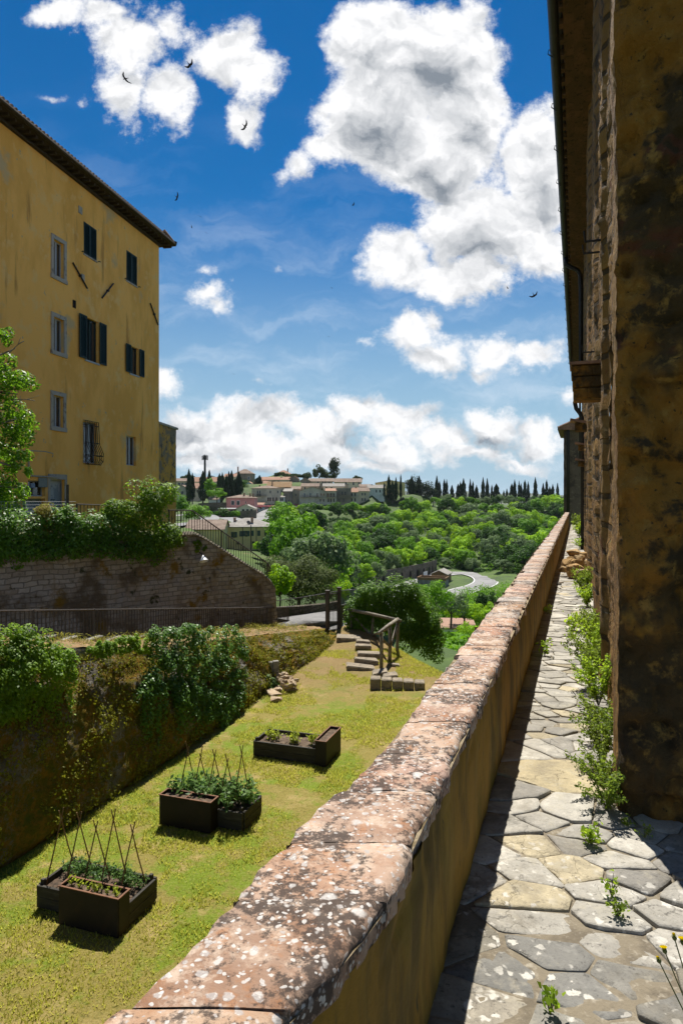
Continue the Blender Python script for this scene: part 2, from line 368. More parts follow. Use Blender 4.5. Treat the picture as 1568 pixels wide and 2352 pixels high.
def inner(D): return 0.345 * D - 0.508 - 0.10 * max(0.0, (1.75 - D) / 0.42) ** 1.3 * (D < 1.75)
def outer(D): return 0.345 * D - 0.804 - 0.10 * max(0.0, min(1.0, (2.9 - D) / 1.5)) - 0.06 * max(0.0, 1.6 - D)
def base_in(D): return 0.345 * D - 0.508 + 0.006
ZT = -1.035
par = thing('parapet_wall', 'long ochre rendered parapet wall with brick coping along the stone walkway', 'wall', (0.3, 2.5, ZP))
def inner_face(a, b):
    D = 0.75 + (44.3 - 0.75) * a ** 2.3
    z = ZP - 0.05 + (ZT - 0.075 - ZP + 0.05) * b
    f = min(1, b * 1.02)
    x = base_in(D) * (1 - f) + inner(D) * f
    n = 0.012 * fb((x * 3, D * 3, z * 3)) + 0.022 * max(0, fb((D * 2.2, z * 2.5, 4.0))) * (b > 0.78)
    n += 0.03 * math.exp(-((1 - b) / 0.08) ** 2) * fb((D * 5, 1.2, z))
    return Vector((x - n, D, z))
body = MB(); body.grid(inner_face, 260, 22)
body.grid(lambda a, b: Vector((outer(0.75 + 43.55 * a ** 2.3) + 0.06 + 0.02 * fb((a * 90, b * 6, 0)), 0.75 + 43.55 * a ** 2.3, ZT - 0.07 - 5.5 * (1 - b))), 160, 12)
body.grid(lambda a, b: Vector(((inner(44.3) - 0.02) * (1 - a) + (outer(44.3) + 0.06) * a, 44.3, ZT - 0.08 - 5.4 * b)), 2, 4)
part('wall_body', body, 'ochre_render', par, True)
cop = MB(); D = 0.78; k = 0
while D < 44:
    ln = random.uniform(0.27, 0.43) if D < 9 else random.uniform(0.16, 0.34)
    D1 = min(D + ln, 44.2); dz = random.uniform(-0.002, 0.003); jo = random.uniform(-0.022, 0.018); ji = random.uniform(-0.006, 0.006)
    if random.random() < 0.16: jo += 0.05
    g = random.uniform(0.68, 1.16); tint = (g * random.uniform(0.96, 1.06), g, g * random.uniform(0.9, 1.08))
    if D > 5 and random.random() < 0.28: tint = (g * 1.12, g * 1.45, g * 1.75)
    nd = 10 if D < 5 else (4 if D < 12 else 2); nw = 14 if D < 5 else 5
    def slab(a, b, D=D, D1=D1):
        Dd = D + 0.001 + (D1 - D - 0.001) * a
        e = min(a, 1 - a) * (D1 - D)
        i, o = inner(Dd) + 0.018 + ji, outer(Dd) + jo
        rag = 0.010 * fb((Dd * 9, i * 3, 7.1)) + 0.008 * fb((Dd * 28, i, 2.2))
        rago = 0.016 * fb((Dd * 7, o * 3, 3.1)) + 0.008 * fb((Dd * 25, o, 9.2))
        i += rag - 0.005 * max(0, 1 - e / 0.02); o += rago + 0.006 * max(0, 1 - e / 0.02)
        z = ZT + dz
        if b < 0.15: return Vector((i - 0.005, Dd, z - 0.085 + 0.07 * b / 0.15 + 0.014 * fb((Dd * 14, 3, 1))))
        if b > 0.88: return Vector((o, Dd, z - 0.012 - 0.065 * (b - 0.88) / 0.12))
        q = (b - 0.15) / 0.73
        x = i + (o - i) * q
        edge = min(q, 1 - q) * abs(i - o)
        return Vector((x, Dd, z - 0.007 * math.exp(-edge / 0.008) - 0.003 * math.exp(-e / 0.006) + 0.004 * fb((x * 16, Dd * 16, 0)) - 0.012 * max(0, fb((x * 5, Dd * 5, 6)) - 0.25)))
    cop.grid(slab, nd, nw, 0, tint)
    for aa in (0.0, 1.0):   # the ends of the slab inside the joint
        ring = [slab(aa, q) for q in (0, 0.15, 0.5, 0.88, 1.0)]
        cop.add(ring, [(0, 1, 2, 3, 4) if aa else (4, 3, 2, 1, 0)], 0, (0.3, 0.3, 0.3))
    D = D1 + 0.002
part('coping', cop, 'coping_brick', par, True)
bedm = MB(); bedm.grid(lambda a, b: Vector((inner(0.78 + 43.4 * a ** 2) * (1 - b) + outer(0.78 + 43.4 * a ** 2) * b + (0.015 if b == 0 else -0.0) + 0.012 * fb((a * 300, b, 1)), 0.78 + 43.4 * a ** 2, ZT - 0.03)), 150, 3)
part('mortar_bed', bedm, 'broken_mortar', par, True)

# --- flagstones
def clip(poly, nx, ny, c):
    out = []
    for i in range(len(poly)):
        a, b = poly[i], poly[(i + 1) % len(poly)]
        da, db = a[0] * nx + a[1] * ny - c, b[0] * nx + b[1] * ny - c
        if da <= 0: out.append(a)
        if (da < 0) != (db < 0) and abs(da - db) > 1e-9:
            f = da / (da - db); out.append((a[0] + (b[0] - a[0]) * f, a[1] + (b[1] - a[1]) * f))
    return out
def shrink(poly, d):
    cx = sum(p[0] for p in poly) / len(poly); cy = sum(p[1] for p in poly) / len(poly)
    res = poly[:]
    for i in range(len(poly)):
        a, b = poly[i], poly[(i + 1) % len(poly)]
        ex, ey = b[0] - a[0], b[1] - a[1]; L = math.hypot(ex, ey)
        if L < 1e-6: continue
        nx, ny = ey / L, -ex / L
        if nx * (cx - a[0]) + ny * (cy - a[1]) > 0: nx, ny = -nx, -ny
        res = clip(res, nx, ny, nx * a[0] + ny * a[1] - d)
        if len(res) < 3: return []
    return res
def chaikin(poly, n):
    for _ in range(n):
        q = []
        for i in range(len(poly)):
            a, b = poly[i], poly[(i + 1) % len(poly)]
            q += [(a[0] * .94 + b[0] * .06, a[1] * .94 + b[1] * .06), (a[0] * .06 + b[0] * .94, a[1] * .06 + b[1] * .94)]
        poly = q
    return poly
pr = random.Random(11)
sites = [(-.10, 4.52), (-.36, 3.72), (.02, 3.62)]
def poisson(l0, l1, t0, t1, dfun, tries):
    for _ in range(tries):
        l, t = pr.uniform(l0, l1), pr.uniform(t0, t1); d = dfun(t) * pr.choice((.55, .85, 1.0, 1.3))
        if (l + .1) ** 2 + (t - 4.52) ** 2 < .5 ** 2: continue
        if all((l - a) ** 2 + ((t - b) * 1.35) ** 2 > d * d for a, b in sites if abs(b - t) < 0.9): sites.append((l, t))
poisson(-0.46, 1.9, 0.6, 4.0, lambda t: 0.40 if t < 3 else 0.32, 5000)
poisson(-0.46, 0.24, 4.0, 9.0, lambda t: 0.28, 5000)
poisson(-0.46, 0.24, 9.0, 44.0, lambda t: 0.27, 12000)
sites.sort(key=lambda q: q[1])
fl = MB()
for (l, t) in sites:
    hi = 1.95 if t < 4.1 else 0.30
    poly = [(-0.49, t - 1), (hi, t - 1), (hi, t + 1), (-0.49, t + 1)]
    for (a, b) in sites:
        if (a, b) == (l, t) or abs(b - t) > 1.3: continue
        nx, ny = a - l, (b - t) * 1.82; L = math.hypot(nx, ny); nx, ny = nx / L, ny / L
        poly = clip(poly, nx, ny, nx * (a + l) / 2 + ny * (b + t) / 2)
        if len(poly) < 3: break
    if len(poly) < 3: continue
    poly = shrink(poly, pr.uniform(0.002, 0.010) if t < 10 else pr.uniform(0.002, 0.008))
    if len(poly) < 3: continue
    sm = []
    cc = chaikin([p for p in poly], 1)
    for i in range(len(cc)):
        p, q = cc[i], cc[(i + 1) % len(cc)]; n_ = max(1, int(math.hypot(q[0] - p[0], q[1] - p[1]) / (.05 if t < 6 else .15)))
        sm += [(p[0] + (q[0] - p[0]) * k / n_, p[1] + (q[1] - p[1]) * k / n_) for k in range(n_)]
    r = pr.random()
    if t < 2.75: base = pr.choice([(0.30, 0.28, 0.235), (0.25, 0.24, 0.215), (0.36, 0.325, 0.265), (0.22, 0.215, 0.20)])
    elif (l, t) == (-.10, 4.52): base = (0.56, 0.47, 0.29)
    elif r < 0.10: base = (0.43, 0.37, 0.25)
    elif r < 0.30: base = (0.27, 0.255, 0.23)
    elif r < 0.62: base = (0.48, 0.455, 0.405)
    else: base = (0.38, 0.36, 0.32)
    if t > 8: base = tuple(q * 1.12 for q in base)
    g = pr.uniform(0.68, 1.0); tint = (base[0] * g, base[1] * g * .985, base[2] * g * .94)
    cx = sum(p[0] for p in sm) / len(sm); cy = sum(p[1] for p in sm) / len(sm)
    h = (.45 if t < 3 else 1) * pr.uniform(0.006, 0.018) + (0.012 if (t < 3.3 and l > 0.35) else 0); tx, ty = pr.uniform(-0.03, 0.03), pr.uniform(-0.03, 0.03)
    def pt(p, s, z):
        w = 0.07 * fb((p[0] * 11, p[1] * 11, 3.3)); x, y = cx + (p[0] - cx) * (s + w), cy + (p[1] - cy) * (s + w)
        return UV(y, x, ZP - 0.012 + z + tx * (x - cx) + ty * (y - cy) + (0.006 * fb((x * 7, y * 7, 1.0)) if z > 0.005 else 0))
    n = len(sm); rings = [[pt(p, s, z) for p in sm] for s, z in ((1.0, -0.02), (0.998, h * 0.8), (0.982, h), (0.8, h + 0.003), (0.5, h + 0.004), (0.22, h + 0.003))]
    flat = [q for rr in rings for q in rr]
    fs = [(i * n + k, i * n + (k + 1) % n, (i + 1) * n + (k + 1) % n, (i + 1) * n + k) for i in range(5) for k in range(n)] + [tuple(5 * n + k for k in range(n))]
    fl.add(flat, fs, 0, tint)
structure('walkway', fl, 'flagstone', True)
bd = MB(); bd.grid(lambda a, b: UV(0.3 + 44.2 * a ** 1.8, -0.52 + (0.86 if a > 0.28 else 2.6) * b, ZP - (0.0085 if a < .255 else .011) + 0.006 * fb((a * 160, b * 5, 1)) + (0.012 * max(0, fb((a * 400, b * 30, 8))))), 260, 14)
structure('walkway_bed', bd, 'mortar_bed', True)

# --- old stone building
masonry('old_masonry', (0.30, 0.165, 0.04), (0.20, 0.105, 0.028), (0.08, 0.05, 0.02), 0.62, 0.25,
        [((0.26, 0.165, 0.055), 0.9, 0.5, 0.7), ((0.07, 0.045, 0.02), 3, 0.52, 0.7), ((0.15, 0.055, 0.02), 1.6, 0.6, 0.68, (1, 1, 0.8))], bump=0.9)
mat('rough_render', (0.29, 0.135, 0.018), [((0.075, 0.045, 0.014), 1.1, 0.46, 0.56, (1, 1, .7)), ((0.50, 0.26, 0.03), 0.7, 0.54, 0.60), ((0.11, 0.04, 0.016), 0.9, .6, .66, (1, 1, 2)), ((0.05, 0.032, 0.012), 5, 0.52, 0.66), ((0.33, 0.185, 0.04), 9, 0.54, 0.72), ((0.05, 0.032, 0.012), 26, 0.6, 0.7)], bump=(11, 1.0, 0.05))
mat('pale_render', (0.30, 0.165, 0.04), [((0.20, 0.10, 0.024), 3, 0.42, 0.56, (1, 1, 0.6)), ((0.14, 0.085, 0.03), 9, 0.50, 0.66), ((0.33, 0.27, 0.19), 2.2, 0.62, 0.70, (1, 1, .3))], bump=(18, 1.0, 0.035))
mat('dark_metal', (0.018, 0.016, 0.015), [((0.035, 0.028, 0.022), 6, 0.5, 0.7)], rough=0.55, spec=0.4, bump=(30, 0.15, 0.004))
mat('rafter_tile', (0.10, 0.06, 0.035), [((0.16, 0.085, 0.05), 3, 0.45, 0.65), ((0.04, 0.028, 0.02), 11, 0.5, 0.7)], bump=(22, 0.6, 0.02))
mat('terracotta', (0.34, 0.20, 0.135), [((0.20, 0.12, 0.08), 3, 0.45, 0.66), ((0.42, 0.30, 0.21), 8, 0.55, 0.7), ((0.10, 0.08, 0.06), 20, 0.58, 0.72)], bump=(25, 0.5, 0.015))
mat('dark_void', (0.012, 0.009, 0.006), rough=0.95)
LF, TC, HG = 0.268, 4.11, 8.0
old = thing('stone_house', 'dark old stone house with peeling ochre render and a long gutter beside the walkway', 'building', UV(TC, LF, ZP))
def wl(t, z):      # how far the facade stands out towards the walkway
    p = 0.0
    for (a, b, h) in ((4.0, 4.62, 0.050), (6.45, 7.0, 0.055), (9.2, 10.4, 0.05), (14.0, 16.5, 0.06), (22.4, 26, 0.05), (31, 34, 0.06)):
        w = 0.015 + 0.03 * fb((t * 2, z * 1.7, 4))
        p = max(p, h * max(0, min(1, (t - a + w) / 0.05)) * max(0, min(1, (b - t + w) / 0.05)))
    r = 0.016 * fb((t * 1.3, z * 2.6, 0.3), 5, 0.5) * min(1, .25 + max(0, t - 4.3)) + 0.02 * fb((t * 5 + 2 * fb((t, z, 3)), z * 7 + 2 * fb((z, t, 5)), 2.3), 6, .35) * min(1, .3 + max(0, t - 4.3)) + 0.03 * max(0, fb((t * 0.6, z * 0.5, 8)))
    return LF - p - r * 0.8
def facade(z0, z1, t0, t1, nt, nz):
    def f(a, b):
        t = t0 + (t1 - t0) * a ** 1.6; z = z0 + (z1 - z0) * b
        l = wl(t, z)
        if t < TC + 0.12: l += 0.010 * fb((z * 9, 1, 5)) + 0.016 * max(0, fb((z * 3.2, 2, 5)))
        return UV(t, l, z)
    return f
mb = MB()      # the plane along the walkway, leaving the recess open
N1 = lambda fn, nu, nv, mi: mb.grid(fn, nu, nv, mi)
rt0, rt1, rz0, rz1 = 4.95, 6.15, 0.22, 1.28
N1(facade(ZP - 0.1, HG, TC, rt0, 22, 1), 22, 240, 0)
N1(facade(ZP - 0.1, rz0, rt0, rt1, 1, 1), 22, 60, 0)
N1(facade(rz1, HG, rt0, rt1, 1, 1), 22, 150, 1)
N1(facade(ZP - 0.1, HG, rt1, 44.4, 1, 1), 170, 170, 1)
part('facade', mb, ['pale_render', 'old_masonry'], old, True)
mb = MB()
for (a, b) in ((rt0, rt0), (rt1, rt1)): mb.grid(lambda q, r, a=a: UV(a, wl(a, rz0 + (rz1 - rz0) * r) + 0.45 * q, rz0 + (rz1 - rz0) * r), 6, 14)
for zz in (rz0, rz1): mb.grid(lambda q, r, zz=zz: UV(rt0 + (rt1 - rt0) * r, wl(rt0 + (rt1 - rt0) * r, zz) + 0.45 * q, zz), 6, 10)
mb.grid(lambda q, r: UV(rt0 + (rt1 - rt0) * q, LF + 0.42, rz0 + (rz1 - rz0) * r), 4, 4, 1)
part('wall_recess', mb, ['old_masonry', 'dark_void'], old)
def endw(a, b):
    l = LF - 0.06 + 4.2 * a ** 1.5; z = ZP - 0.1 + (HG + 0.1 - ZP) * b
    peel = 0.035 * max(0, min(1, (fb((l * 0.9, z * 0.8, 21)) - 0.02) * 14))
    d = 0.10 * fb((l * 2, z * 2, 31), 5, 0.5) + 0.03 * fb((l * 8, z * 8, 11)) + peel * 1.6 + 0.06 * abs(fb((l * 1.1, z * 4.2, 9), 3)) - 0.05 * max(0, 1 - abs(((z + .12 * fb((l, z, 1)) * 1.0) % .36) - .18) / .03) * (fb((l * .8, z * .8, 77)) > 0)
    if a == 0: return UV(TC, wl(TC, z) + 0.010 * fb((z * 9, 1, 5)) + 0.016 * max(0, fb((z * 3.2, 2, 5))), z)
    return UV(TC - d * min(1, a * 22), max(l, wl(TC, z)) , z)
mb = MB(); mb.grid(endw, 80, 260)
part('end_wall', mb, 'rough_render', old, True)
mb = MB()      # projecting courses of tiles that carry the eave, and the roof above
LG = -0.048 * 0.945 * HG
t = TC - 6
while t < 43:
    mb.box(UV(t, LF - 0.27, HG - 0.10), (0.56, 0.13, 0.10), -YAW, 0); t += 0.42
for k in range(3): mb.box(UV(19, LF - 0.06 - 0.08 * k, HG - 0.34 + 0.07 * k), (0.20 + 0.16 * k, 50.2 - k * 0.02, 0.06), -YAW, 0)
mb.hexa([UV(TC - 6.2, LG + 0.04, HG), UV(43.2, LG + 0.04, HG), UV(43.2, 5, HG), UV(TC - 6.2, 5, HG)], [UV(TC - 6.2, LG + 0.04, HG + 0.12), UV(43.2, LG + 0.04, HG + 0.12), UV(43.2, 5, HG + 2.2), UV(TC - 6.2, 5, HG + 2.2)], 1)
part('eave', mb, ['rafter_tile', 'terracotta'], old)
mb = MB(); segs = 60
def gut(a, b):
    t = TC - 6.2 + (43.4 - TC + 6.2) * a; an = math.pi * (0.0 + 1.05 * b)
    return UV(t, LG + 0.02 - 0.10 * math.cos(an) - 0.02, HG + 0.03 - 0.11 * math.sin(an) - 0.012 * (int(a * 24) % 2 == 0))
mb.grid(gut, segs, 8); mb.box(UV((TC - 6.2 + 43.4) / 2, LG + 0.10, HG + 0.02), (0.06, 43.2 - TC + 6.2, 0.13), -YAW)
gt = part('gutter', mb, 'dark_metal', old, True)
for i in range(26):
    mb = MB()
    t = TC - 5.5 + i * 1.78
    mb.tube([UV(t, LG + 0.11, HG + 0.05), UV(t, LG - 0.125, HG + 0.05), UV(t, LG - 0.135, HG - 0.02), UV(t, LG - 0.03, HG - 0.115)], 0.012, 4)
    part('gutter_bracket', mb, 'dark_metal', gt)
def tq(x, y, D, l=None):
    p = P(x, y, D); return p
mb = MB(); D0 = 22.6
mb.tube([UV(23.8, LG + 0.01, HG - 0.09), UV(23.8, LG + 0.02, HG - 0.32), UV(23.8, 0.02, HG - 0.55), UV(23.8, 0.10, HG - 0.72), UV(23.8, 0.12, HG - 1.2), UV(23.8, 0.12, 3.75), UV(23.8, 0.10, 3.5), UV(23.8, -0.04, 3.3), UV(23.8, -0.07, 3.1), UV(23.8, -0.03, 2.9), UV(23.8, 0.10, 2.72), UV(23.8, 0.17, 2.5), UV(23.8, 0.18, -1.74)], 0.072, 10)
part('drainpipe', mb, 'dark_metal', old, True)
mb = MB(); mb.tube([UV(42.2, LG, HG - 0.09), UV(42.4, LG + 0.06, HG - 0.42), UV(42.4, 0.02, HG - 0.95), UV(42.4, 0.15, HG - 1.3), UV(42.4, 0.16, 2)], 0.06, 8)
part('drainpipe', mb, 'dark_metal', old, True)
mb = MB(); mb.tube([UV(9.0, 0.26, 6.9), UV(9.0, 0.03, 6.82), UV(9.0, -0.06, 6.6), UV(9.0, 0.0, 6.38), UV(9.0, 0.26, 6.32)], 0.02, 6)
part('iron_hook', mb, 'dark_metal', old, True)
mb = MB()      # projecting stone block over an old opening
for i, (z, o) in enumerate(((1.08, 0), (1.20, 0.008), (1.32, 0.02))): mb.box(UV(7.75, 0.13 - o / 2, z), (0.34 + o, 0.36 + o, 0.115), -YAW, 0, bev=0.012)
mb.box(UV(7.74, 0.125, 1.395), (0.40, 0.42, 0.03), -YAW, 1)
part('projecting_block', mb, ['rough_render', 'terracotta'], old)
for (t, z, w) in ((16.2, 1.66, 0.34), (23.0, 1.66, 0.26), (23.2, 1.16, 0.26)):
    mb = MB()
    M0 = Matrix.Rotation(-YAW, 4, 'Z') @ Matrix.Rotation(0.22, 4, 'Y')
    mb.box(UV(t, LF - w / 2 - 0.02, z), (w + 0.12, 0.5, 0.05), M=M0, mi=0)
    mb.box(UV(t, LF - w / 2 + 0.02, z - 0.12), (w, 0.42, 0.16), -YAW, 1)
    part('tile_ledge', mb, ['terracotta', 'rough_render'], old)
for (t, z) in ((6.6, 2.32), (8.2, 2.75), (9.8, 1.95)):
    mb = MB(); mb.tube([UV(t, 0.25, z), UV(t, 0.07, z), UV(t, 0.06, z + 0.10)], 0.012, 5)
    part('iron_hook', mb, 'dark_metal', old)
# the taller end house that closes the walkway
mat('brown_stone', (0.17, 0.13, 0.085), [((0.09, 0.07, 0.05), 1.5, 0.45, 0.6), ((0.24, 0.19, 0.12), 5, 0.55, 0.7)], bump=(9, 0.8, 0.04))  # brown stone with random darker and paler mottling
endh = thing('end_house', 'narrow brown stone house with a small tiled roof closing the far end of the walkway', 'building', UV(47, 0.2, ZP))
mb = MB(); a, b = P(1294, 1140, 45.6), P(1350, 1140, 45.6)
def blk(x0, x1, D, z0, z1, dp=6):
    a, b = P(x0, HY, D), P(x1, HY, D); d = Vector((0.33, 0.94, 0)) * dp
    return [a + UP * z0, b + UP * z0, b + d + UP * z0, a + d + UP * z0], [a + UP * z1, b + UP * z1, b + d + UP * z1, a + d + UP * z1]
mb.grid(lambda q, r: P(1294 + 62 * q + 0.7 * fb((r * 22, q * 9, 3)), HY, 45.6) + UP * (-7 + 11.4 * r), 12, 70)
mb.grid(lambda q, r: P(1294 + 0.7 * fb((r * 22, 0, 3)), HY, 45.6) + Vector((0.33, 0.94, 0)) * 6 * q + UP * (-7 + 11.4 * r), 6, 70)
part('wall', mb, 'brown_stone', endh, True)
mb = MB(); bo, to = blk(1280, 1362, 45.2, 4.42, 4.5, 7); to[1] += UP * 1.0; to[2] += UP * 1.0
mb.hexa(bo, to)
for i in range(9): mb.tube([P(1281, HY, 45.2 + i * 0.7) + UP * 4.55 + Vector((0.25 * i, 0, 0)), P(1362, HY, 45.2 + i * 0.7) + UP * 5.58 + Vector((0.25 * i, 0, 0))], 0.09, 6)
part('roof', mb, ['terracotta'], endh)
mb = MB(); p = P(1304, HY, 45.3); mb.tube([p + UP * 4.4, p + UP * 4.2, p + UP * -1.7], 0.11, 8)
part('drainpipe', mb, 'dark_metal', endh, True)

# --- rubble on the walkway
def rock(name, c, size, seed, m, label, group, flatk=1.0, rz=0.0, cat='stone'):
    import bmesh
    r = random.Random(seed); bm = bmesh.new()
    for i in range(16):
        d = Vector((r.uniform(-1, 1), r.uniform(-1, 1), r.uniform(-1, 1)))
        mx = max(abs(d.x), abs(d.y), abs(d.z)); d = d / mx * r.uniform(0.82, 1.0)
        bm.verts.new(Vector((d.x * size[0] / 2, d.y * size[1] / 2, d.z * size[2] / 2)))
    bmesh.ops.convex_hull(bm, input=bm.verts)
    for v in [v for v in bm.verts if not v.link_faces]: bm.verts.remove(v)
    bmesh.ops.bevel(bm, geom=bm.edges[:], offset=min(size) * 0.05, segments=1, affect='EDGES')
    bmesh.ops.triangulate(bm, faces=bm.faces[:]); bmesh.ops.subdivide_edges(bm, edges=bm.edges[:], cuts=1, use_grid_fill=True)
    for v in bm.verts: v.co += v.co.normalized() * min(size) * 0.05 * fb(v.co * 7 / max(size) + Vector((seed, 0, 0)))
    zmin = min(v.co.z for v in bm.verts)
    me = bpy.data.meshes.new(name); bm.to_mesh(me); bm.free(); me.materials.append(MATS[m])
    o = link(name, me); o.location = Vector(c); o.rotation_euler = (0, 0, rz)
    return tag(o, label, cat, group)
mat('sandstone', (0.36, 0.22, 0.075), [((0.42, 0.30, 0.15), 3, 0.45, 0.65), ((0.22, 0.13, 0.045), 9, 0.52, 0.7)], bump=(22, 0.7, 0.02))
GR = 'stones heaped on the walkway'
for (x, y, D, w, h, d, sd, lb) in (
    (1322, 1276, 17.2, 0.46, 0.34, 0.42, 1, 'big wedge shaped sandstone block on top of the rubble heap on the walkway'),
    (1306, 1293, 16.6, 0.34, 0.25, 0.32, 2, 'rounded dark sandstone lump beside the parapet in the rubble heap'),
    (1333, 1287, 15.6, 0.27, 0.27, 0.26, 3, 'upright egg shaped sandstone in the middle of the rubble heap'),
    (1347, 1279, 16.4, 0.36, 0.24, 0.3, 4, 'flat topped sandstone leaning on the facade behind the rubble heap'),
    (1321, 1313, 14.6, 0.42, 0.33, 0.36, 5, 'large squared sandstone block at the front of the rubble heap'),
    (1353, 1297, 15.2, 0.26, 0.24, 0.24, 6, 'grey stone wedged against the facade right of the rubble heap'),
    (1296, 1307, 14.9, 0.22, 0.16, 0.22, 7, 'small pale stone lying in the shadow of the parapet by the rubble heap'),
    (1330, 1317, 14.2, 0.12, 0.08, 0.1, 8, 'fist sized stone in front of the large squared block'),
    (1327, 1298, 15.6, 0.4, 0.3, 0.4, 20, 'half buried sandstone under the middle of the rubble heap'),
    (1340, 1305, 15.9, 0.42, 0.36, 0.4, 21, 'buried sandstone at the back right of the rubble heap'),
    (1322, 1291, 17.0, 0.5, 0.3, 0.4, 22, 'buried sandstone carrying the big wedge shaped block')):
    rock('stone', P(x, y, D), (w, d, h), sd, 'sandstone', lb, GR, rz=sd * 0.7)
tl = thing('tile_stack', 'short stack of flat terracotta tiles in front of the rubble heap on the walkway', 'tiles', P(1341, 1338, 13.9))
mb = MB(); b0 = P(1341, 1338, 13.9); b0.z = ZP + 0.02
for i in range(8): mb.box(b0 + Vector((random.uniform(-.012, .012), random.uniform(-.01, .01), 0.014 + i * 0.030)), (0.23, 0.26, 0.022), random.uniform(-0.06, 0.06) - 0.1, 0, bev=0.004)
part('tile_pile', mb, 'terracotta', tl)
for i, (x, y, w) in enumerate(((1283, 1342, 0.10), (1289, 1338, 0.08), (1278, 1350, 0.07), (1286, 1352, 0.05))):
    rock('stone_chip', G(x, y, ZP + 0.02), (w, w * 0.8, w * 0.4), 40 + i, 'brown_stone', 'small broken stone chip lying by the foot of the parapet', 'stone chips on the walkway', cat='stone chip')

# --- weeds
foliage('weed_leaf', (0.05, 0.10, 0.012), (0.17, 0.23, 0.022), 0.42, 0.4, 0.5, 2.5)
foliage('weed_bright', (0.10, 0.19, 0.012), (0.24, 0.33, 0.02), 0.45, 0.38, 0.5, 3)
mat('stem_green', (0.10, 0.12, 0.03), rough=0.6)
def weed(name, base, r, h, n, size, m, label, group=None, nst=9, lean=(0, 0), aspect=0.5):
    base = Vector(base); pts, nr = [], []
    root = thing(name, label, 'plant', base, group)
    mb = MB()
    for k in range(nst):
        an = rng.uniform(0, 6.283); tip = base + Vector((math.cos(an) * r * rng.uniform(.4, 1) + lean[0], math.sin(an) * r * rng.uniform(.4, 1) + lean[1], h * rng.uniform(.45, 1)))
        mid = base.lerp(tip, 0.5) + Vector((0, 0, h * 0.16))
        mb.tube([base + (tip - base) * 0.02, mid, tip], [0.0028, 0.0022, 0.001], 3)
        for q in range(max(2, n // nst)):
            f = rng.uniform(0.18, 1.0); p = base.lerp(mid, f * 2) if f < .5 else mid.lerp(tip, f * 2 - 1)
            pts.append(tuple(p + Vector(rng.normal(0, size * 0.45, 3)))); nr.append((rng.normal(0, .6), rng.normal(0, .6), 0.8))
    part('stem', mb, 'stem_green', root)
    leaves('foliage', pts, nr, size, m, root, tuple(base), aspect, 0.5)
    return root
WG = 'weeds along the foot of the stone house'
def fbase(y, dl=0.0):   # on the facade foot line at image row y
    D = 1.75 * F / (y - HY); t = (D + LF * math.sin(YAW)) / math.cos(YAW)
    return UV(t, LF - 0.05 - dl, ZP)
for i, (y, dl, r, h, n, sz, m, lb) in enumerate((
    (1868, .03, .15, .24, 420, .018, 'weed_leaf', 'nearest bushy weed clump at the corner of the stone house'),
    (1822, .04, .15, .26, 420, .018, 'weed_leaf', 'leafy weed clump just past the corner of the stone house'),
    (1760, .02, .15, .40, 460, .02, 'weed_leaf', 'tall weed clump with sprays leaning over the cream coloured slab'),
    (1700, .0, .14, .30, 380, .02, 'weed_leaf', 'small leaved weed clump behind the tall one at the facade'),
    (1625, .02, .18, .42, 520, .024, 'weed_bright', 'widest bright green weed clump along the facade'),
    (1580, .04, .20, .50, 620, .024, 'weed_leaf', 'tallest dense weed bush in the middle of the facade foot'),
    (1530, .02, .18, .46, 520, .026, 'weed_bright', 'yellow green weed bush behind the tallest one'),
    (1490, .0, .16, .42, 420, .028, 'weed_leaf', 'feathery weed clump where the facade is most eroded'),
    (1455, .0, .14, .30, 260, .03, 'weed_leaf', 'low weed clump between the bushes and the rubble'),
    (1395, .04, .16, .36, 300, .034, 'weed_bright', 'bright weed just in front of the tile stack'),
    (1368, .05, .18, .44, 340, .036, 'weed_leaf', 'upright weed beside the tile stack'),
    (1262, .06, .2, .35, 200, .05, 'weed_bright', 'weed growing at the foot of the black drainpipe'),
    (1236, .10, .25, .6, 240, .06, 'weed_bright', 'weeds leaning over the walkway beyond the drainpipe'),
    (1222, .08, .3, .8, 260, .07, 'weed_leaf', 'tall weeds at the far end of the walkway'))):
    weed('weed', fbase(y, dl + .03), r * 1.35, h * 1.15, int(n * 2.8), sz * 1.25, m, lb, WG, 22, lean=(-0.06, -0.02))
for (x, y, r, h, n, sz, m, lb, nst) in (
    (1318, 1448, .12, .24, 70, .07, 'weed_bright', 'broad leaved thistle growing in the middle of the walkway', 7),
    (1303, 1478, .10, .14, 40, .04, 'weed_leaf', 'small thistle seedling nearer than the broad leaved one', 6),
    (1250, 1508, .10, .20, 60, .045, 'weed_bright', 'leafy weed sprouting at the foot of the parapet', 7),
    (1258, 1412, .10, .14, 50, .045, 'weed_bright', 'small weed in the parapet shadow beyond the leafy one', 6),
    (1356, 1940, .07, .12, 120, .030, 'weed_bright', 'bright yellow green sprig in the joint beside the first big slab', 9),
    (1405, 2062, .05, .09, 55, .024, 'weed_bright', 'sprig creeping along the joint between the big lichened slabs', 8),
    (1418, 2110, .05, .10, 75, .022, 'weed_leaf', 'leafy tuft lowest in the joint between the big lichened slabs', 8),
    (1440, 1898, .06, .05, 60, .018, 'weed_leaf', 'low creeper spreading from the corner over the first slab', 7),
    (1480, 1925, .06, .07, 40, .02, 'weed_leaf', 'sprig at the edge of the shadow of the house', 6),
    (1262, 2330, .04, .09, 30, .030, 'weed_bright', 'sprig at the bottom edge beside the biggest slab', 5)):
    weed('weed', G(x, y, ZP), r, h, n, sz, m, lb, 'weeds in the joints of the walkway', nst, aspect=0.55)
mat('petal_yellow', (0.80, 0.66, 0.02), rough=0.6)
fp = thing('hawkbit_plant', 'thin stemmed wild plant with yellow flower heads at the lower right edge', 'plant', P(1600, 2420, 1.62))
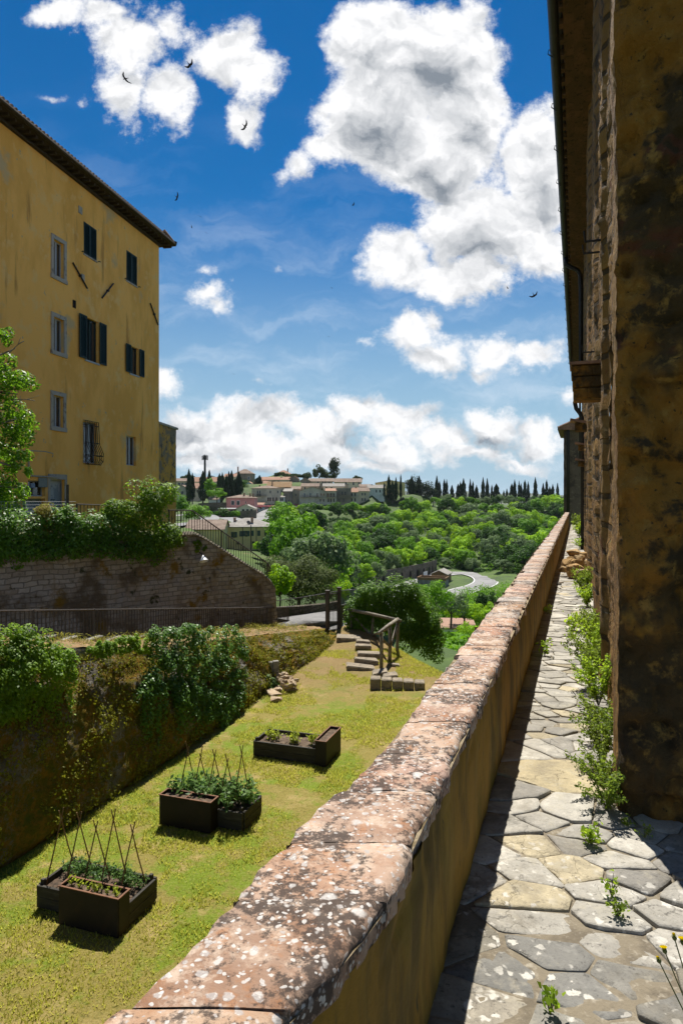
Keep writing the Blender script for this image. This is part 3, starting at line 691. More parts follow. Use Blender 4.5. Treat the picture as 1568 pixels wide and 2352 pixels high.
for (x, y, x1, y1, big) in ((1527.6, 2190, 1600, 2420, 1), (1514.5, 2212, 1596, 2425, 0), (1549.5, 2160, 1604, 2420, 0), (1568, 2170, 1612, 2420, 1)):
    a, b = P(x, y, 1.5), P(x1, y1, 1.62); mb = MB(); q = (a - b).normalized()
    mb.tube([b, b.lerp(a, .5) + Vector((0.012, 0, 0)), a], [0.0022, 0.0016, 0.0014], 5)
    part('stem', mb, 'stem_green', fp)
    mb = MB(); mb.tube([a - q * .002, a + q * .006, a + q * .014], [0.002, 0.0052, 0.0046], 8, 0)
    for k in range(12):
        an = k * math.pi / 6; d = Vector((math.cos(an), math.sin(an) * .6, 0)) * (0.008 if big else 0.003); w = Vector((-math.sin(an), math.cos(an), 0)) * .002
        c = a + q * .013; mb.add([c + d * .2 - w, c + d * .2 + w, c + d + w + q * .009, c + d - w + q * .009], [(0, 1, 2, 3)], 1)
    part('flower_head', mb, ['stem_green', 'petal_yellow'], fp)
# ---------------------------------------------------------------- garden below the parapet
# the retaining wall runs parallel to the walkway: s metres along it
WB = Vector((-5.68, 11.35, 0)); WD = Vector((math.sin(R(18.7)), math.cos(R(18.7)), 0)); WN = Vector((WD.y, -WD.x, 0))
def interp(x, xs, ys): return float(np.interp(x, xs, ys))
def wtop(s): return interp(s, (-12, .7, 5.2, 10.3, 17.9, 22), (-0.9, -2.73, -3.68, -4.41, -5.54, -5.9))
def lawn_z(p):
    """garden level: flat, rising a little to the gate, falling off to the right behind the steps"""
    s = (p - WB).dot(WD); l = (p - WB).dot(WN)
    z = -6.3 + 0.32 * max(0, min(1, (s - 6) / 9)) + 0.30 * max(0, min(1, (s - 15.5) / 3))
    xe = 2.05 + (26.5 - p.y) * 0.42
    if p.y > 20.5: z -= 1.5 * max(0, p.x - xe) ** 1.25 * min(1, (p.y - 20.5) / 2.5)
    return z
def lawn_mat():
    m, N = new_mat('lawn_grass')
    tc = N.n('ShaderNodeTexCoord').outputs['Object']
    big = N.noise(tc, 0.55, 5, 0.65); mid = N.noise(N.vm('ADD', tc, (3, 7, 0)), 2.3, 5, 0.7); fine = N.noise(tc, 30, 5, 0.8)
    col = N.mix(N.step(N.math('ADD', big, N.math('MULTIPLY', N.math('SUBTRACT', mid, .5), .7)), 0.44, 0.60), (0.25, 0.20, 0.05), (0.155, 0.215, 0.013))
    col = N.mix(N.step(N.noise(tc, 1.3, 5, 0.7), 0.52, 0.68), col, (0.36, 0.27, 0.10))
    col = N.mix(N.math('MULTIPLY', N.step(fine, 0.45, 0.75), 0.5), col, (0.46, 0.42, 0.17))
    col = N.mix(N.math('MULTIPLY', N.step(N.noise(tc, 21, 5, .8), 0.5, 0.66), 0.6), col, (0.05, 0.065, 0.008))
    sp = N.n('ShaderNodeSeparateXYZ', {0: tc})
    dry = N.math('MULTIPLY', N.step(N.math('ADD', sp.outputs[1], N.math('MULTIPLY', mid, 6)), 22, 27), 0.75)
    col = N.mix(dry, col, N.mix(N.step(fine, .4, .7), (0.20, 0.12, 0.055), (0.33, 0.24, 0.12)))
    finish(N, col, 0.9, (1, 0.9, 0.04), 0.15, None, 0, N.noise(tc, 26, 6, .8))
lawn_mat()
mat('dry_soil', (0.16, 0.10, 0.05), [((0.28, 0.19, 0.10), 3, 0.45, 0.65), ((0.08, 0.055, 0.03), 12, 0.5, 0.7)], bump=(25, 0.9, 0.03))
def lawn_pt(a, b):
    D = 5.2 + 25.8 * a
    c = WB + WD * ((D - WB.y) / WD.y)
    x0 = c.x - 0.5; x1 = 0.345 * D - 0.6 if D < 19 else 0.345 * 19 - 0.6 + (D - 19) * 0.25
    p = Vector((x0 + (x1 - x0) * b, D, 0)); p.z = lawn_z(p) + 0.03 * fb((p.x * .7, p.y * .7, 2)) + 0.012 * fb((p.x * 4, p.y * 4, 2))
    return p
mb = MB(); mb.grid(lawn_pt, 150, 60); structure('lawn', mb, 'lawn_grass', True)
# short grass blades standing on it
n = 210000
Dd = 5.3 + 21 * rng.random(n) ** 0.8; b = rng.random(n)
c = WB.x + (Dd - WB.y) * WD.x / WD.y; x1 = np.where(Dd < 19, 0.345 * Dd - 0.6, 0.345 * 19 - 0.6)
xx = c + (x1 - c) * b
keep = np.array([fb((x * .55, y * .55, 3.3), 3) + 0.35 * fb((x * 2.2, y * 2.2, 1)) for x, y in zip(xx, Dd)]) > -0.05
xx, Dd = xx[keep], Dd[keep]; n = len(xx)
zz = np.array([lawn_z(Vector((x, y, 0))) for x, y in zip(xx, Dd)])
an = rng.uniform(0, 6.28, n); hh = rng.uniform(0.015, 0.075, n) ** 1.0; wd = rng.uniform(0.006, 0.014, n)
base = np.stack([xx, Dd, zz - 0.01], 1); side = np.stack([np.cos(an) * wd, np.sin(an) * wd, 0 * an], 1)
tip = base + np.stack([rng.normal(0, .03, n), rng.normal(0, .03, n), hh + .01], 1)
vv = np.stack([base - side, base + side, tip], 1).reshape(-1, 3)
foliage('grass_blade', (0.13, 0.18, 0.010), (0.38, 0.37, 0.06), 0.35, 0.5, 0.3, 0.8)
tag(link('grass', mesh_np('grass', vv, np.arange(3 * n).reshape(n, 3), lst('grass_blade'), rng.random(n))), 'short patchy green grass growing on the garden lawn', 'grass', kind='stuff')

# --- retaining wall with moss
def moss_mat():
    m, N = new_mat('mossy_rock')
    tc = N.n('ShaderNodeTexCoord').outputs['Object']
    big = N.noise(tc, 0.9, 5, .65); mid = N.noise(tc, 3.5, 6, .7); fine = N.noise(tc, 16, 6, .75)
    col = N.mix(N.step(mid, .38, .62), (0.17, 0.155, 0.14), (0.34, 0.32, 0.29))
    moss = N.mix(N.step(N.noise(tc, 6, 5, .7), .4, .6), (0.27, 0.155, 0.02), (0.14, 0.125, 0.014))
    moss = N.mix(N.step(N.noise(N.vm('ADD', tc, (4, 0, 0)), 3, 5, .7), .5, .7), moss, (0.085, 0.125, 0.016))
    sp = N.n('ShaderNodeSeparateXYZ', {0: tc})
    low = N.math('MULTIPLY', N.step(sp.outputs[2], -3.8, -6.2), 0.10)
    col = N.mix(N.step(N.math('ADD', N.math('ADD', N.math('MULTIPLY', big, .6), N.math('MULTIPLY', fine, .4)), low), .41, .50), col, moss)
    col = N.mix(N.step(N.noise(tc, 28, 5, .8), .56, .68), col, N.scale(col, .35))
    finish(N, col, 0.95, (1, 1.0, 0.09), 0.1, None, 0, N.math('ADD', N.math('MULTIPLY', mid, 1.2), fine))
moss_mat()
mat('dry_ledge', (0.24, 0.145, 0.06), [((0.33, 0.22, 0.10), 2, .45, .62), ((0.12, 0.11, 0.03), 3.3, .5, .62), ((0.10, 0.065, 0.03), 14, .52, .68)], bump=(20, .9, .04))
def wall_pt(s, f):
    """f = 0 at the foot, 1 at the top edge"""
    b = WB + WD * s; zb = lawn_z(b + WN * 0.3) - 0.15; zt = wtop(s)
    lean = 0.86 * (0.35 * f + 0.65 * f * f) - 0.16 * math.exp(-(f / 0.07) ** 2) * -1.0
    q = b - WN * lean; q.z = zb + (zt - zb) * f
    r = 0.10 * fb((s * .6, f * 2.6, 1), 3) + 0.045 * fb((s * 1.9, f * 7, 2)) + 0.04 * fb((s * 6, f * 22, 5))
    return q + WN * (r * min(1, (1.02 - f) * 8) * (0.35 + 0.65 * min(1, f * 5)))
rw = thing('retaining_wall', 'tall mossy retaining wall with patches of grey rock along the sunken lawn', 'wall', WB + UP * -6.3)
mb = MB(); mb.grid(lambda a, f: wall_pt(-10 + 28 * a, f), 260, 60)
part('rock_face', mb, 'mossy_rock', rw, True)
def ledge(a, b):
    s = -10 + 28 * a; p = wall_pt(s, 1.0) - WN * (1.74 * b); p.z = wtop(s) + 0.05 * fb((s * 1.5, b * 3, 4)) + 0.10 * math.sin(min(1, b * 1.5) * math.pi / 2) - (0.9 * max(0, b - .93) / .07)
    return p
mb = MB(); mb.grid(ledge, 220, 16); part('ledge', mb, 'dry_ledge', rw, True)
mat('grey_stone', (0.25, 0.235, 0.20), [((0.13, 0.12, 0.10), 4, .45, .65), ((0.36, 0.34, 0.29), 9, .52, .68), ((0.10, 0.10, 0.04), 6, .6, .7)], bump=(22, .8, .02))
mb = MB()
s = -9.5
while s < 9:
    L = random.uniform(.5, .9); p = WB + WD * (s + L / 2) - WN * (0.7 + 1.28 + random.uniform(-.02, .02)); p.z = wtop(s + L / 2) + 0.07
    mb.box(p, (0.22, L - .02, 0.16), -R(18.7), 0, bev=.02); s += L
part('kerb', mb, 'grey_stone', rw)

def polyfill(poly, n):
    poly = np.array(poly, float); lo, hi = poly.min(0), poly.max(0); out = []
    while len(out) < n:
        q = rng.uniform(lo, hi); c = False; j = len(poly) - 1
        for i in range(len(poly)):
            if (poly[i][1] > q[1]) != (poly[j][1] > q[1]) and q[0] < (poly[j][0] - poly[i][0]) * (q[1] - poly[i][1]) / (poly[j][1] - poly[i][1]) + poly[i][0]: c = not c
            j = i
        if c: out.append(q)
    return np.array(out)
def on_wall(x, y):
    """where the sight line through (x, y) meets the leaning face of the retaining wall"""
    d = P(x, y, 1.0); lo, hi = 5.0, 40.0
    nrm = (WN + UP * 0.2); p0 = WB - WN * 0.35 + UP * -4.6
    k = p0.dot(nrm) / d.dot(nrm); return d * k
def drape(name, poly, n, size, m, label, cat, thick, group=None, bulge=0.5, plane=on_wall, nrm=None, jit=.6, clumps=90, aspect=.6, up=(0, 0, -1)):
    cen = polyfill(poly, clumps); pts, nr = [], []
    nv = np.array(nrm if nrm is not None else WN * .7 + UP * .8, float)
    poly_c = np.array(poly, float).mean(0); ext = np.abs(np.array(poly, float) - poly_c).max()
    for c in cen:
        p = plane(*c); e = 1 - min(1, np.hypot(*(c - poly_c)) / ext)
        o = thick * (0.3 + bulge * e + rng.uniform(0, .5))
        q, d = clump_points(np.array(p) + nv / np.linalg.norm(nv) * o, (thick * rng.uniform(.5, 1.0),) * 2 + (thick * rng.uniform(.5, 1.0),), n // clumps)
        pts.append(q); nr.append(d + nv * .9 + np.array([0, 0, .6]))
    pts = np.concatenate(pts); nr = np.concatenate(nr); base = pts.mean(0); base[2] = pts[:, 2].min()
    v, q = leaf_arrays(pts, nr, size, aspect, jit, rng, up)
    o = link(name, mesh_np(name, v - base, q, lst(m), rng.random(len(q)))); o.location = base
    return tag(o, label, cat, group)
foliage('ivy_leaf', (0.028, 0.085, 0.012), (0.13, 0.25, 0.03), 0.28, 0.30, 0.6, 1.5)
foliage('ivy_yellow', (0.05, 0.11, 0.008), (0.19, 0.30, 0.014), 0.4, 0.4, 0.5, 1.2)
foliage('ivy_far', (0.03, 0.07, 0.010), (0.16, 0.22, 0.016), 0.36, 0.4, 0.5, 0.8)
ivc = drape('ivy', [(340, 1462), (430, 1447), (540, 1450), (562, 1480), (558, 1560), (552, 1610), (540, 1660), (522, 1640), (505, 1690), (488, 1650), (470, 1665), (452, 1640), (436, 1668), (420, 1620), (400, 1640), (385, 1590), (345, 1608), (310, 1612), (335, 1560), (352, 1530)], 21000, .075, 'ivy_leaf',
      'big dark glossy ivy curtain hanging over the right end of the retaining wall', 'ivy', .19, clumps=330, bulge=.3)
ivb = drape('bush', [(-30, 1470), (50, 1458), (100, 1480), (150, 1520), (165, 1550), (150, 1580), (120, 1575), (85, 1610), (40, 1600), (20, 1650), (-30, 1660)], 12000, .07, 'ivy_yellow',
      'yellow green bush spilling over the retaining wall at the left edge', 'bush', .22, clumps=130, bulge=.6)
def strands(host, xa, xb, ya, yb, n, m, size):
    pts, nr = [], []
    for k in range(n):
        x = rng.uniform(xa, xb); y = rng.uniform(ya, yb); off = rng.uniform(.06, .2)
        for j in range(int(rng.integers(8, 26))):
            p = on_wall(x, y) + WN * off
            for q in range(3): pts.append(tuple(p + Vector(rng.normal(0, .035, 3)))); nr.append((WN.x + rng.normal(0, .3), WN.y + rng.normal(0, .3), .7))
            y += 4.2; x += rng.normal(0, .9); off *= .96
    base = tuple(host.location); v, q = leaf_arrays(np.array(pts), np.array(nr), size, .6, .5, rng, (0, 0, -1))
    link('trailing_shoots', mesh_np('trailing_shoots', v - np.array(base), q, lst(m), rng.random(len(q))), host)
strands(ivc, 318, 556, 1560, 1630, 75, 'ivy_leaf', .07)
strands(ivb, -20, 160, 1540, 1600, 50, 'ivy_yellow', .065)
drape('creeper', [(180, 1490), (250, 1477), (345, 1460), (352, 1500), (290, 1503), (230, 1512)], 3200, .07, 'ivy_yellow', 'low yellow green creeper along the top of the mossy wall beside the ivy curtain', 'creeper', .09, clumps=70, bulge=.2)
pts, nr = [], []
for k in range(5200):        # small plants rooted in the joints of the rock
    s = rng.uniform(-5, 17); f = rng.uniform(.03, .97) ** 1.0
    if fb((s * .8, f * 4, 9)) + .25 * fb((s * 4, f * 14, 3)) < -.12: continue
    c = wall_pt(s, f); m_ = int(rng.integers(4, 13)); q, d = clump_points(tuple(c + WN * .05), (.09, .09, .11), m_)
    pts.append(q); nr.append(d + np.array(WN) + np.array([0, 0, .5]))
pts = np.concatenate(pts); nr = np.concatenate(nr)
foliage('wall_plant', (0.075, 0.085, 0.006), (0.22, 0.22, 0.014), 0.3, 0.45, 0.4, 1.2)
v, q = leaf_arrays(pts, nr, .06, .6, .6); tag(link('wall_plants', mesh_np('wall_plants', v, q, lst('wall_plant'), rng.random(len(q)))), 'tiny green and rusty plants rooted all over the mossy wall face', 'wall plants', kind='stuff')
pts, nr = [], []
for k in range(900):         # dry tufts and herbs on the ledge
    s = rng.uniform(-2, 17); b = rng.uniform(.05, .75); c = ledge((s + 10) / 28, b)
    if fb((s * .7, b * 2, 19)) < -.05: continue
    q, d = clump_points(tuple(c + UP * .08), (.12, .12, .10), 10); pts.append(q); nr.append(d + np.array([0, 0, .3]))
v, q = leaf_arrays(np.concatenate(pts), np.concatenate(nr), .10, .16, .5, rng, (0, 0, 1))
foliage('dry_herb', (0.22, 0.15, 0.05), (0.20, 0.20, 0.03), 0.35, .6, .2, 1.0)
tag(link('dry_herbs', mesh_np('dry_herbs', v, q, lst('dry_herb'), rng.random(len(q)))), 'dry grass and herbs growing on the ledge of the mossy wall', 'dry grass', kind='stuff')

# --- raised beds
mat('weathered_plank', (0.036, 0.032, 0.024), [((0.07, 0.062, 0.048), 3, .45, .7, (1, 1, 7)), ((0.03, 0.025, 0.02), 5, .5, .7, (1, 1, 9))], rough=.8, bump=(18, .5, .01))
mat('rusty_steel', (0.011, 0.007, 0.006), [((0.024, 0.012, 0.008), 5, .5, .68), ((0.02, 0.013, 0.011), 2, .5, .65)], rough=.65, spec=.35, bump=(40, .2, .004))
mat('rust_rim', (0.17, 0.075, 0.035), [((0.07, 0.035, 0.02), 9, .5, .65)], rough=.7)
mat('soil', (0.10, 0.065, 0.04), [((0.17, 0.12, 0.08), 6, .45, .65), ((0.05, 0.035, 0.022), 14, .5, .65)], bump=(30, 1, .03))
mat('cane', (0.16, 0.085, 0.035), [((0.24, 0.15, 0.07), 6, .45, .65)], rough=.6)
foliage('veg_leaf', (0.035, 0.085, 0.022), (0.13, 0.22, 0.05), 0.3, 0.42, 0.5, 4)
foliage('seedling_leaf', (0.14, 0.20, 0.015), (0.27, 0.31, 0.03), 0.4, 0.42, 0.4, 4)
def bed(corner, w, d, h, label):
    """corner = near right corner on the lawn"""
    z0 = corner.z; ex = -V; ey = U; M_ = -YAW
    o = corner + ex * w / 2 + ey * d / 2
    root = thing('raised_bed', label, 'planter', o, 'raised beds on the lawn')
    def at(a, b, z): return o + V * a + U * b + UP * z
    for (a, b, sx, sy) in ((0, -d / 2, w, .045), (0, d / 2, w, .045), (-w / 2, 0, .045, d - .09), (w / 2, 0, .045, d - .09)):
        mb = MB()
        for k in range(2): mb.box(at(a, b, h * (.25 + .5 * k)), (sx, sy + .004 * k, h / 2 - .006), M_, 0, bev=.004)
        part('side_board', mb, 'weathered_plank', root)
    for sa in (-1, 1):
        for sb in (-1, 1):
            mb = MB(); mb.box(at(sa * (w / 2 - .055), sb * (d / 2 - .055), (h + .07) / 2), (.055, .055, h + .07), M_, 0, bev=.004); part('corner_post', mb, 'weathered_plank', root)
    mb = MB(); mb.grid(lambda p, q: at((p - .5) * (w - .06), (q - .5) * (d - .06), h - .09 + .02 * fb((p * 9, q * 6, w))), 24, 12); part('soil', mb, 'soil', root, True)
    return root, at
def steel(corner, w, d, h, label, rz=-YAW, dividers=1):
    c, s_ = math.cos(rz), math.sin(rz); ax, ay = Vector((c, s_, 0)), Vector((-s_, c, 0))
    o = corner - ax * w / 2 + ay * d / 2
    root = thing('steel_planter', label, 'planter', o, 'rusty steel planters beside the raised beds')
    at = lambda a, b, z: o + ax * a + ay * b + UP * z
    mb = MB()
    for (a, b, sx, sy) in ((0, -d / 2, w, .012), (0, d / 2, w, .012), (-w / 2, 0, .012, d - .026), (w / 2, 0, .012, d - .026)): mb.box(at(a, b, h / 2), (sx, sy, h), rz)
    part('shell', mb, 'rusty_steel', root)
    mb = MB()
    for (a, b, sx, sy) in ((0, -d / 2, w + .03, .03), (0, d / 2, w + .03, .03), (-w / 2, 0, .03, d - .032), (w / 2, 0, .03, d - .032)): mb.box(at(a, b, h + .004), (sx, sy, .014), rz)
    if dividers: mb.box(at(0, 0, h + .002), (.02, d - .034, .012), rz)
    part('rim', mb, 'rust_rim', root)
    mb = MB(); mb.grid(lambda p, q: at((p - .5) * (w - .014), (q - .5) * (d - .014), h - .05 + .012 * fb((p * 9, q * 4, w))), 16, 6); part('soil', mb, 'soil', root, True)
    return root, at
def veg(name, r, h, n, size, m):
    root = thing(name, '', 'plant'); mb = MB(); pts, nr = [], []
    for k in range(6):
        an = rng.uniform(0, 6.28); tip = Vector((math.cos(an) * r * .8, math.sin(an) * r * .8, h * rng.uniform(.6, 1)))
        mb.tube([(0, 0, 0), tip * .5 + UP * h * .12, tip], [.006, .005, .003], 4)
        for q in range(n // 6):
            f = rng.uniform(.25, 1); p = tip * f + Vector(rng.normal(0, r * .25, 3)) * .8; p.z = max(.02, p.z); pts.append(tuple(p)); nr.append((rng.normal(0, .7), rng.normal(0, .7), 1))
    part('stem', mb, 'stem_green', root); leaves('foliage', pts, nr, size, m, root, (0, 0, 0), .5, .5)
    return root
protos = [veg('vegetable_plant', .17, .34, 150, .065, 'veg_leaf') for _ in range(3)]
seed = veg('seedling', .06, .13, 26, .06, 'seedling_leaf')
young = veg('young_plant', .15, .22, 60, .085, 'seedling_leaf')
used = {}
def put(proto, loc, sc, label, group):
    o = proto if proto.name not in used else copy_tree(proto)
    used[proto.name] = 1; o.location = loc; o.scale = (sc, sc, sc * random.uniform(.85, 1.15)); o.rotation_euler = (0, 0, random.uniform(0, 6.28)); tag(o, label, group=group)
def canes(at, a0, a1, n, spread, h, zb, group, tops):
    for k in range(n):
        a = a0 + (a1 - a0) * k / (n - 1); j = random.uniform(-.03, .03); hh = h * random.uniform(.9, 1.08)
        r = thing('cane_pair', tops[k], 'canes', at(a, 0, zb), group)
        for sgn in (-1, 1):
            q0 = at(a + sgn * .09 + j, sgn * spread, zb - .05); q1 = at(a - sgn * .02 + j, -sgn * .03, zb + hh + random.uniform(-.08, .08))
            mb = MB(); mb.tube([q0, q0.lerp(q1, .5) + Vector((random.uniform(-.012, .012), 0, 0)), q1], [.012, .011, .009], 5); part('cane', mb, 'cane', r)
        mb = MB(); c = at(a + j, 0, zb + hh * .86); mb.tube([c + V * .016 - UP * .012, c + U * .016, c - V * .016 + UP * .012], .006, 4); part('tie', mb, 'weathered_plank', r)
lz = lambda p: lawn_z(p) + 0.02
def cnr(x, y):
    p = G(x, y, -6.3); return Vector((p.x, p.y, lz(p)))
ordn = ('first', 'second', 'third', 'fourth', 'fifth')
c1 = cnr(289, 2136); b1, at1 = bed(c1, 1.6, .76, .34, 'nearest wooden raised bed with bean canes')
s1, as1 = steel(cnr(276, 2156) + Vector((-.02, -.03, 0)), 1.03, .26, .55, 'rusty steel planter of seedlings before the nearest raised bed')
c2 = cnr(557, 1912); b2, at2 = bed(c2, 1.6, .8, .34, 'middle wooden raised bed full of leafy plants and canes')
s2, as2 = steel(cnr(483, 1918) + Vector((0, 0, 0)), 1.1, .28, .57, 'rusty steel planter in front of the middle raised bed')
c3 = cnr(724, 1757); b3, at3 = bed(c3, 1.6, .9, .36, 'farthest wooden raised bed with a few young plants and no canes')
s3, as3 = steel(c3 + U * 0.0 + V * 0.30 - U * .1, .27, 1.05, .58, 'rusty steel planter standing across the end of the farthest raised bed', dividers=0)
for k in range(11): put(protos[k % 3], at1(-.72 + 1.36 * (k / 10) + random.uniform(-.05, .05), random.choice((-.12, .12, .2)) + random.uniform(-.05, .05), .25), random.uniform(.75, 1.0), 'low leafy vegetable plant in the nearest raised bed', 'vegetable plants in the nearest bed')
for k in range(15): put(protos[k % 3], at2(-.72 + 1.4 * (k / 14) + random.uniform(-.05, .05), random.choice((-.2, .05, .2)) + random.uniform(-.07, .07), .25), random.uniform(1.4, 1.9), 'bushy leafy vegetable plant in the middle raised bed', 'vegetable plants in the middle bed')
for k in range(6): put(seed, as1(-.42 + .165 * k, random.uniform(-.03, .03), .50), random.uniform(.8, 1.2), 'tiny bright seedling in the nearest steel planter', 'seedlings in the nearest steel planter')
for k, (a, lb) in enumerate(((-.55, 'leafy young plant at the far left end of the farthest raised bed'), (-.38, 'young plant second from the left end of the farthest raised bed'), (.02, 'young plant in the middle of the farthest raised bed'), (.14, 'young plant just right of the middle of the farthest raised bed'), (.58, 'young plant beside the steel planter in the farthest raised bed'))):
    put(young, at3(a, random.uniform(-.2, .1), .27), 1.1, lb, 'young plants in the farthest bed')
canes(at1, -.66, .62, 5, .24, 1.12, .27, 'cane pairs in the nearest bed', ['%s pair of crossed canes from the left in the nearest raised bed' % q for q in ordn])
canes(at2, -.62, .55, 5, .22, 1.05, .27, 'cane pairs in the middle bed', ['%s pair of crossed canes from the left in the middle raised bed' % q for q in ordn])

# --- steps, low kerb wall, wooden rail
masonry('kerb_blocks', (0.26, 0.24, 0.20), (0.18, 0.165, 0.135), (0.09, 0.08, 0.06), .42, .3, [((0.30, 0.28, 0.22), 6, .5, .65)])
mat('step_stone', (0.24, 0.20, 0.145), [((0.33, 0.27, 0.19), 4, .45, .65), ((0.12, 0.10, 0.075), 9, .5, .68)], bump=(20, .9, .03))
def slab_step(x0, y0, x1, y1, D, th, label, dp=None, tilt=0.0):
    """front top edge from (x0,y0) to (x1,y1) at distance D"""
    a, b = P(x0, y0, D) * .975, P(x1, y1, D + tilt) * .975; d = (b - a).normalized(); back = Vector((-d.y, d.x, 0)).normalized()
    if back.y < 0: back = -back
    dp = dp or .42
    mb = MB()
    bot = [a - UP * th, b - UP * th, b + back * dp - UP * th, a + back * dp - UP * th]; top = [a, b, b + back * dp, a + back * dp]
    for i in range(4): top[i] = top[i] + Vector((random.uniform(-.04, .04), random.uniform(-.04, .04), random.uniform(-.02, .02)))
    mb.hexa(bot, top)
    import bmesh
    bm = bmesh.new(); vsx = [bm.verts.new(v) for v in mb.v]; [bm.faces.new([vsx[i] for i in f]) for f in mb.f]
    bmesh.ops.bevel(bm, geom=bm.edges[:], offset=.025, segments=2, affect='EDGES'); bmesh.ops.recalc_face_normals(bm, faces=bm.faces[:])
    me = bpy.data.meshes.new('stone_step'); c = (a + b) / 2 + back * dp / 2 - UP * th; bmesh.ops.translate(bm, verts=bm.verts, vec=-c); bm.to_mesh(me); bm.free(); me.materials.append(MATS['step_stone'])
    o = link('stone_step', me); o.location = c
    return tag(o, label, 'step', 'stone steps down from the gate')
for a in ((774, 1464, 831, 1468, 28.0, .2, 'wide stone slab step at the foot of the gate', .8), (817, 1471, 850, 1475, 27.3, .2, 'small cracked step below the slab at the gate', .4),
          (816, 1482, 852, 1484, 26.8, .16, 'low step where the wooden rail turns', .4),
          (822, 1502, 872, 1504, 25.6, .24, 'upper step of the three long parallel steps', .55), (814, 1514, 868, 1518, 24.9, .24, 'middle step of the three long parallel steps', .45), (797, 1529, 862, 1537, 24.2, .24, 'lowest and longest of the parallel steps', .6),
          (854, 1548, 890, 1542, 23.3, .26, 'short skewed step below the end of the rail', .5), (882, 1556, 914, 1550, 22.9, .22, 'last low step beside the kerb wall', .5), (900, 1526, 918, 1528, 24.6, .16, 'small loose stone block on the slope right of the rail', .3)):
    slab_step(*a)
kw = thing('kerb_wall', 'low dark wall of stone blocks at the bottom of the garden steps', 'wall', P(910, 1590, 21.8))
for i in range(5):
    x0 = 850 + i * 25.5; mb = MB(); a, b = P(x0 + .4, 1562 + i * 2.2, 21.5), P(x0 + 25.3, 1564 + i * 2.2, 21.45); c = (a + b) / 2
    mb.box(c + Vector((0, .2, -.15)), ((b - a).length - .012, .42, .40), -.06 + random.uniform(-.03, .03), 0, bev=.03); part('block', mb, 'step_stone', kw)
mat('rail_wood', (0.19, 0.165, 0.125), [((0.30, 0.27, 0.21), 4, .45, .65, (1, 1, 1)), ((0.09, 0.07, 0.045), 8, .5, .7)], rough=.75, bump=(30, .6, .008))
rl = thing('log_railing', 'rustic log railing with diagonal braces around the garden steps', 'railing', P(875, 1529, 23.5))
pb = [P(806, 1452, 29.2), P(853, 1464, 28.3), P(911, 1502, 26.0), P(875, 1530, 23.6), P(894, 1516, 24.8)]
ptp = [P(806, 1401, 29.2), P(857, 1413, 28.3), P(913, 1425, 26.0), P(875, 1454, 23.6), P(895, 1441, 24.8)]
for a, b in zip(pb, ptp): mb = MB(); mb.tube([a - UP * .2, a.lerp(b, .5) + Vector((.015, 0, 0)), b + UP * .03], [.07, .065, .06], 8); part('post', mb, 'rail_wood', rl, True)
for a, b in ((ptp[0] + Vector((-.1, .1, 0)), ptp[2] + Vector((.1, -.1, 0))), (ptp[2] + UP * .04, ptp[3] + UP * .04 + Vector((-.1, -.25, 0)))): mb = MB(); mb.tube([a, a.lerp(b, .5) + UP * .02, b], [.07, .065, .06], 8); part('handrail', mb, 'rail_wood', rl, True)
for a, b in ((ptp[0] - UP * .14, pb[1] + UP * .05), (ptp[2] - UP * .12, pb[4] + UP * .66 * .6), (pb[1] + UP * .06, ptp[4] - UP * .02), (ptp[3] - UP * .18, pb[4] + UP * .5)): mb = MB(); mb.tube([a, b], [.05, .045], 7); part('brace', mb, 'rail_wood', rl, True)

# --- rubble against the wall
mat('pale_rubble', (0.40, 0.30, 0.19), [((0.28, 0.19, 0.11), 4, .45, .65), ((0.48, 0.41, 0.30), 9, .5, .68)], bump=(25, .7, .02))
k = 0
for (x, y) in ((640, 1551), (649, 1549), (657, 1552), (652, 1558), (661, 1558), (668, 1561), (645, 1563), (656, 1566), (664, 1568), (672, 1567), (679, 1564), (636, 1560), (648, 1571), (660, 1576), (668, 1575), (676, 1572)):
    D = 21.6 + (1566 - y) * .03; w = random.uniform(.18, .3)
    rock('rubble_stone', P(x, y, D), (w, w * .6, w * .7), 60 + k, 'pale_rubble', 'pale broken brick or stone in the heap at the foot of the mossy wall', 'rubble heap at the foot of the wall', rz=k, cat='stone'); k += 1
for (x, y, w, lb) in ((667, 1584, .46, 'flat pale slab lying on the lawn before the rubble heap'), (640, 1583, .5, 'tilted brown slab half covered by ivy below the rubble heap'), (624, 1592, .6, 'mossy flat boulder at the wall foot nearest the ivy curtain'), (634, 1606, .4, 'dark stone on the lawn edge below the mossy boulder')):
    p = G(x, y, -6.1); rock('rubble_stone', p, (w, w * .7, w * .3), 90 + k, 'pale_rubble', lb, None, rz=k, cat='stone'); k += 1
drape('creeper', [(612, 1560), (640, 1562), (655, 1590), (640, 1612), (612, 1606)], 1500, .08, 'veg_leaf', 'low grey green creeper growing over the stones at the wall foot', 'creeper', .12, clumps=26)
for (x, y0, y1, lb) in ((633, 1518, 1546, 'upright pale stone post leaning on the mossy wall above the rubble'), (623, 1520, 1552, 'darker stone post standing left of the pale one')):
    mb = MB(); a, b = P(x, y1, 22.0), P(x, y0, 22.2); mb.box((a + b) / 2, (.2, .16, (b - a).length), .3, bev=.015); single('stone_post', mb, 'grey_stone', lb, 'stone post')
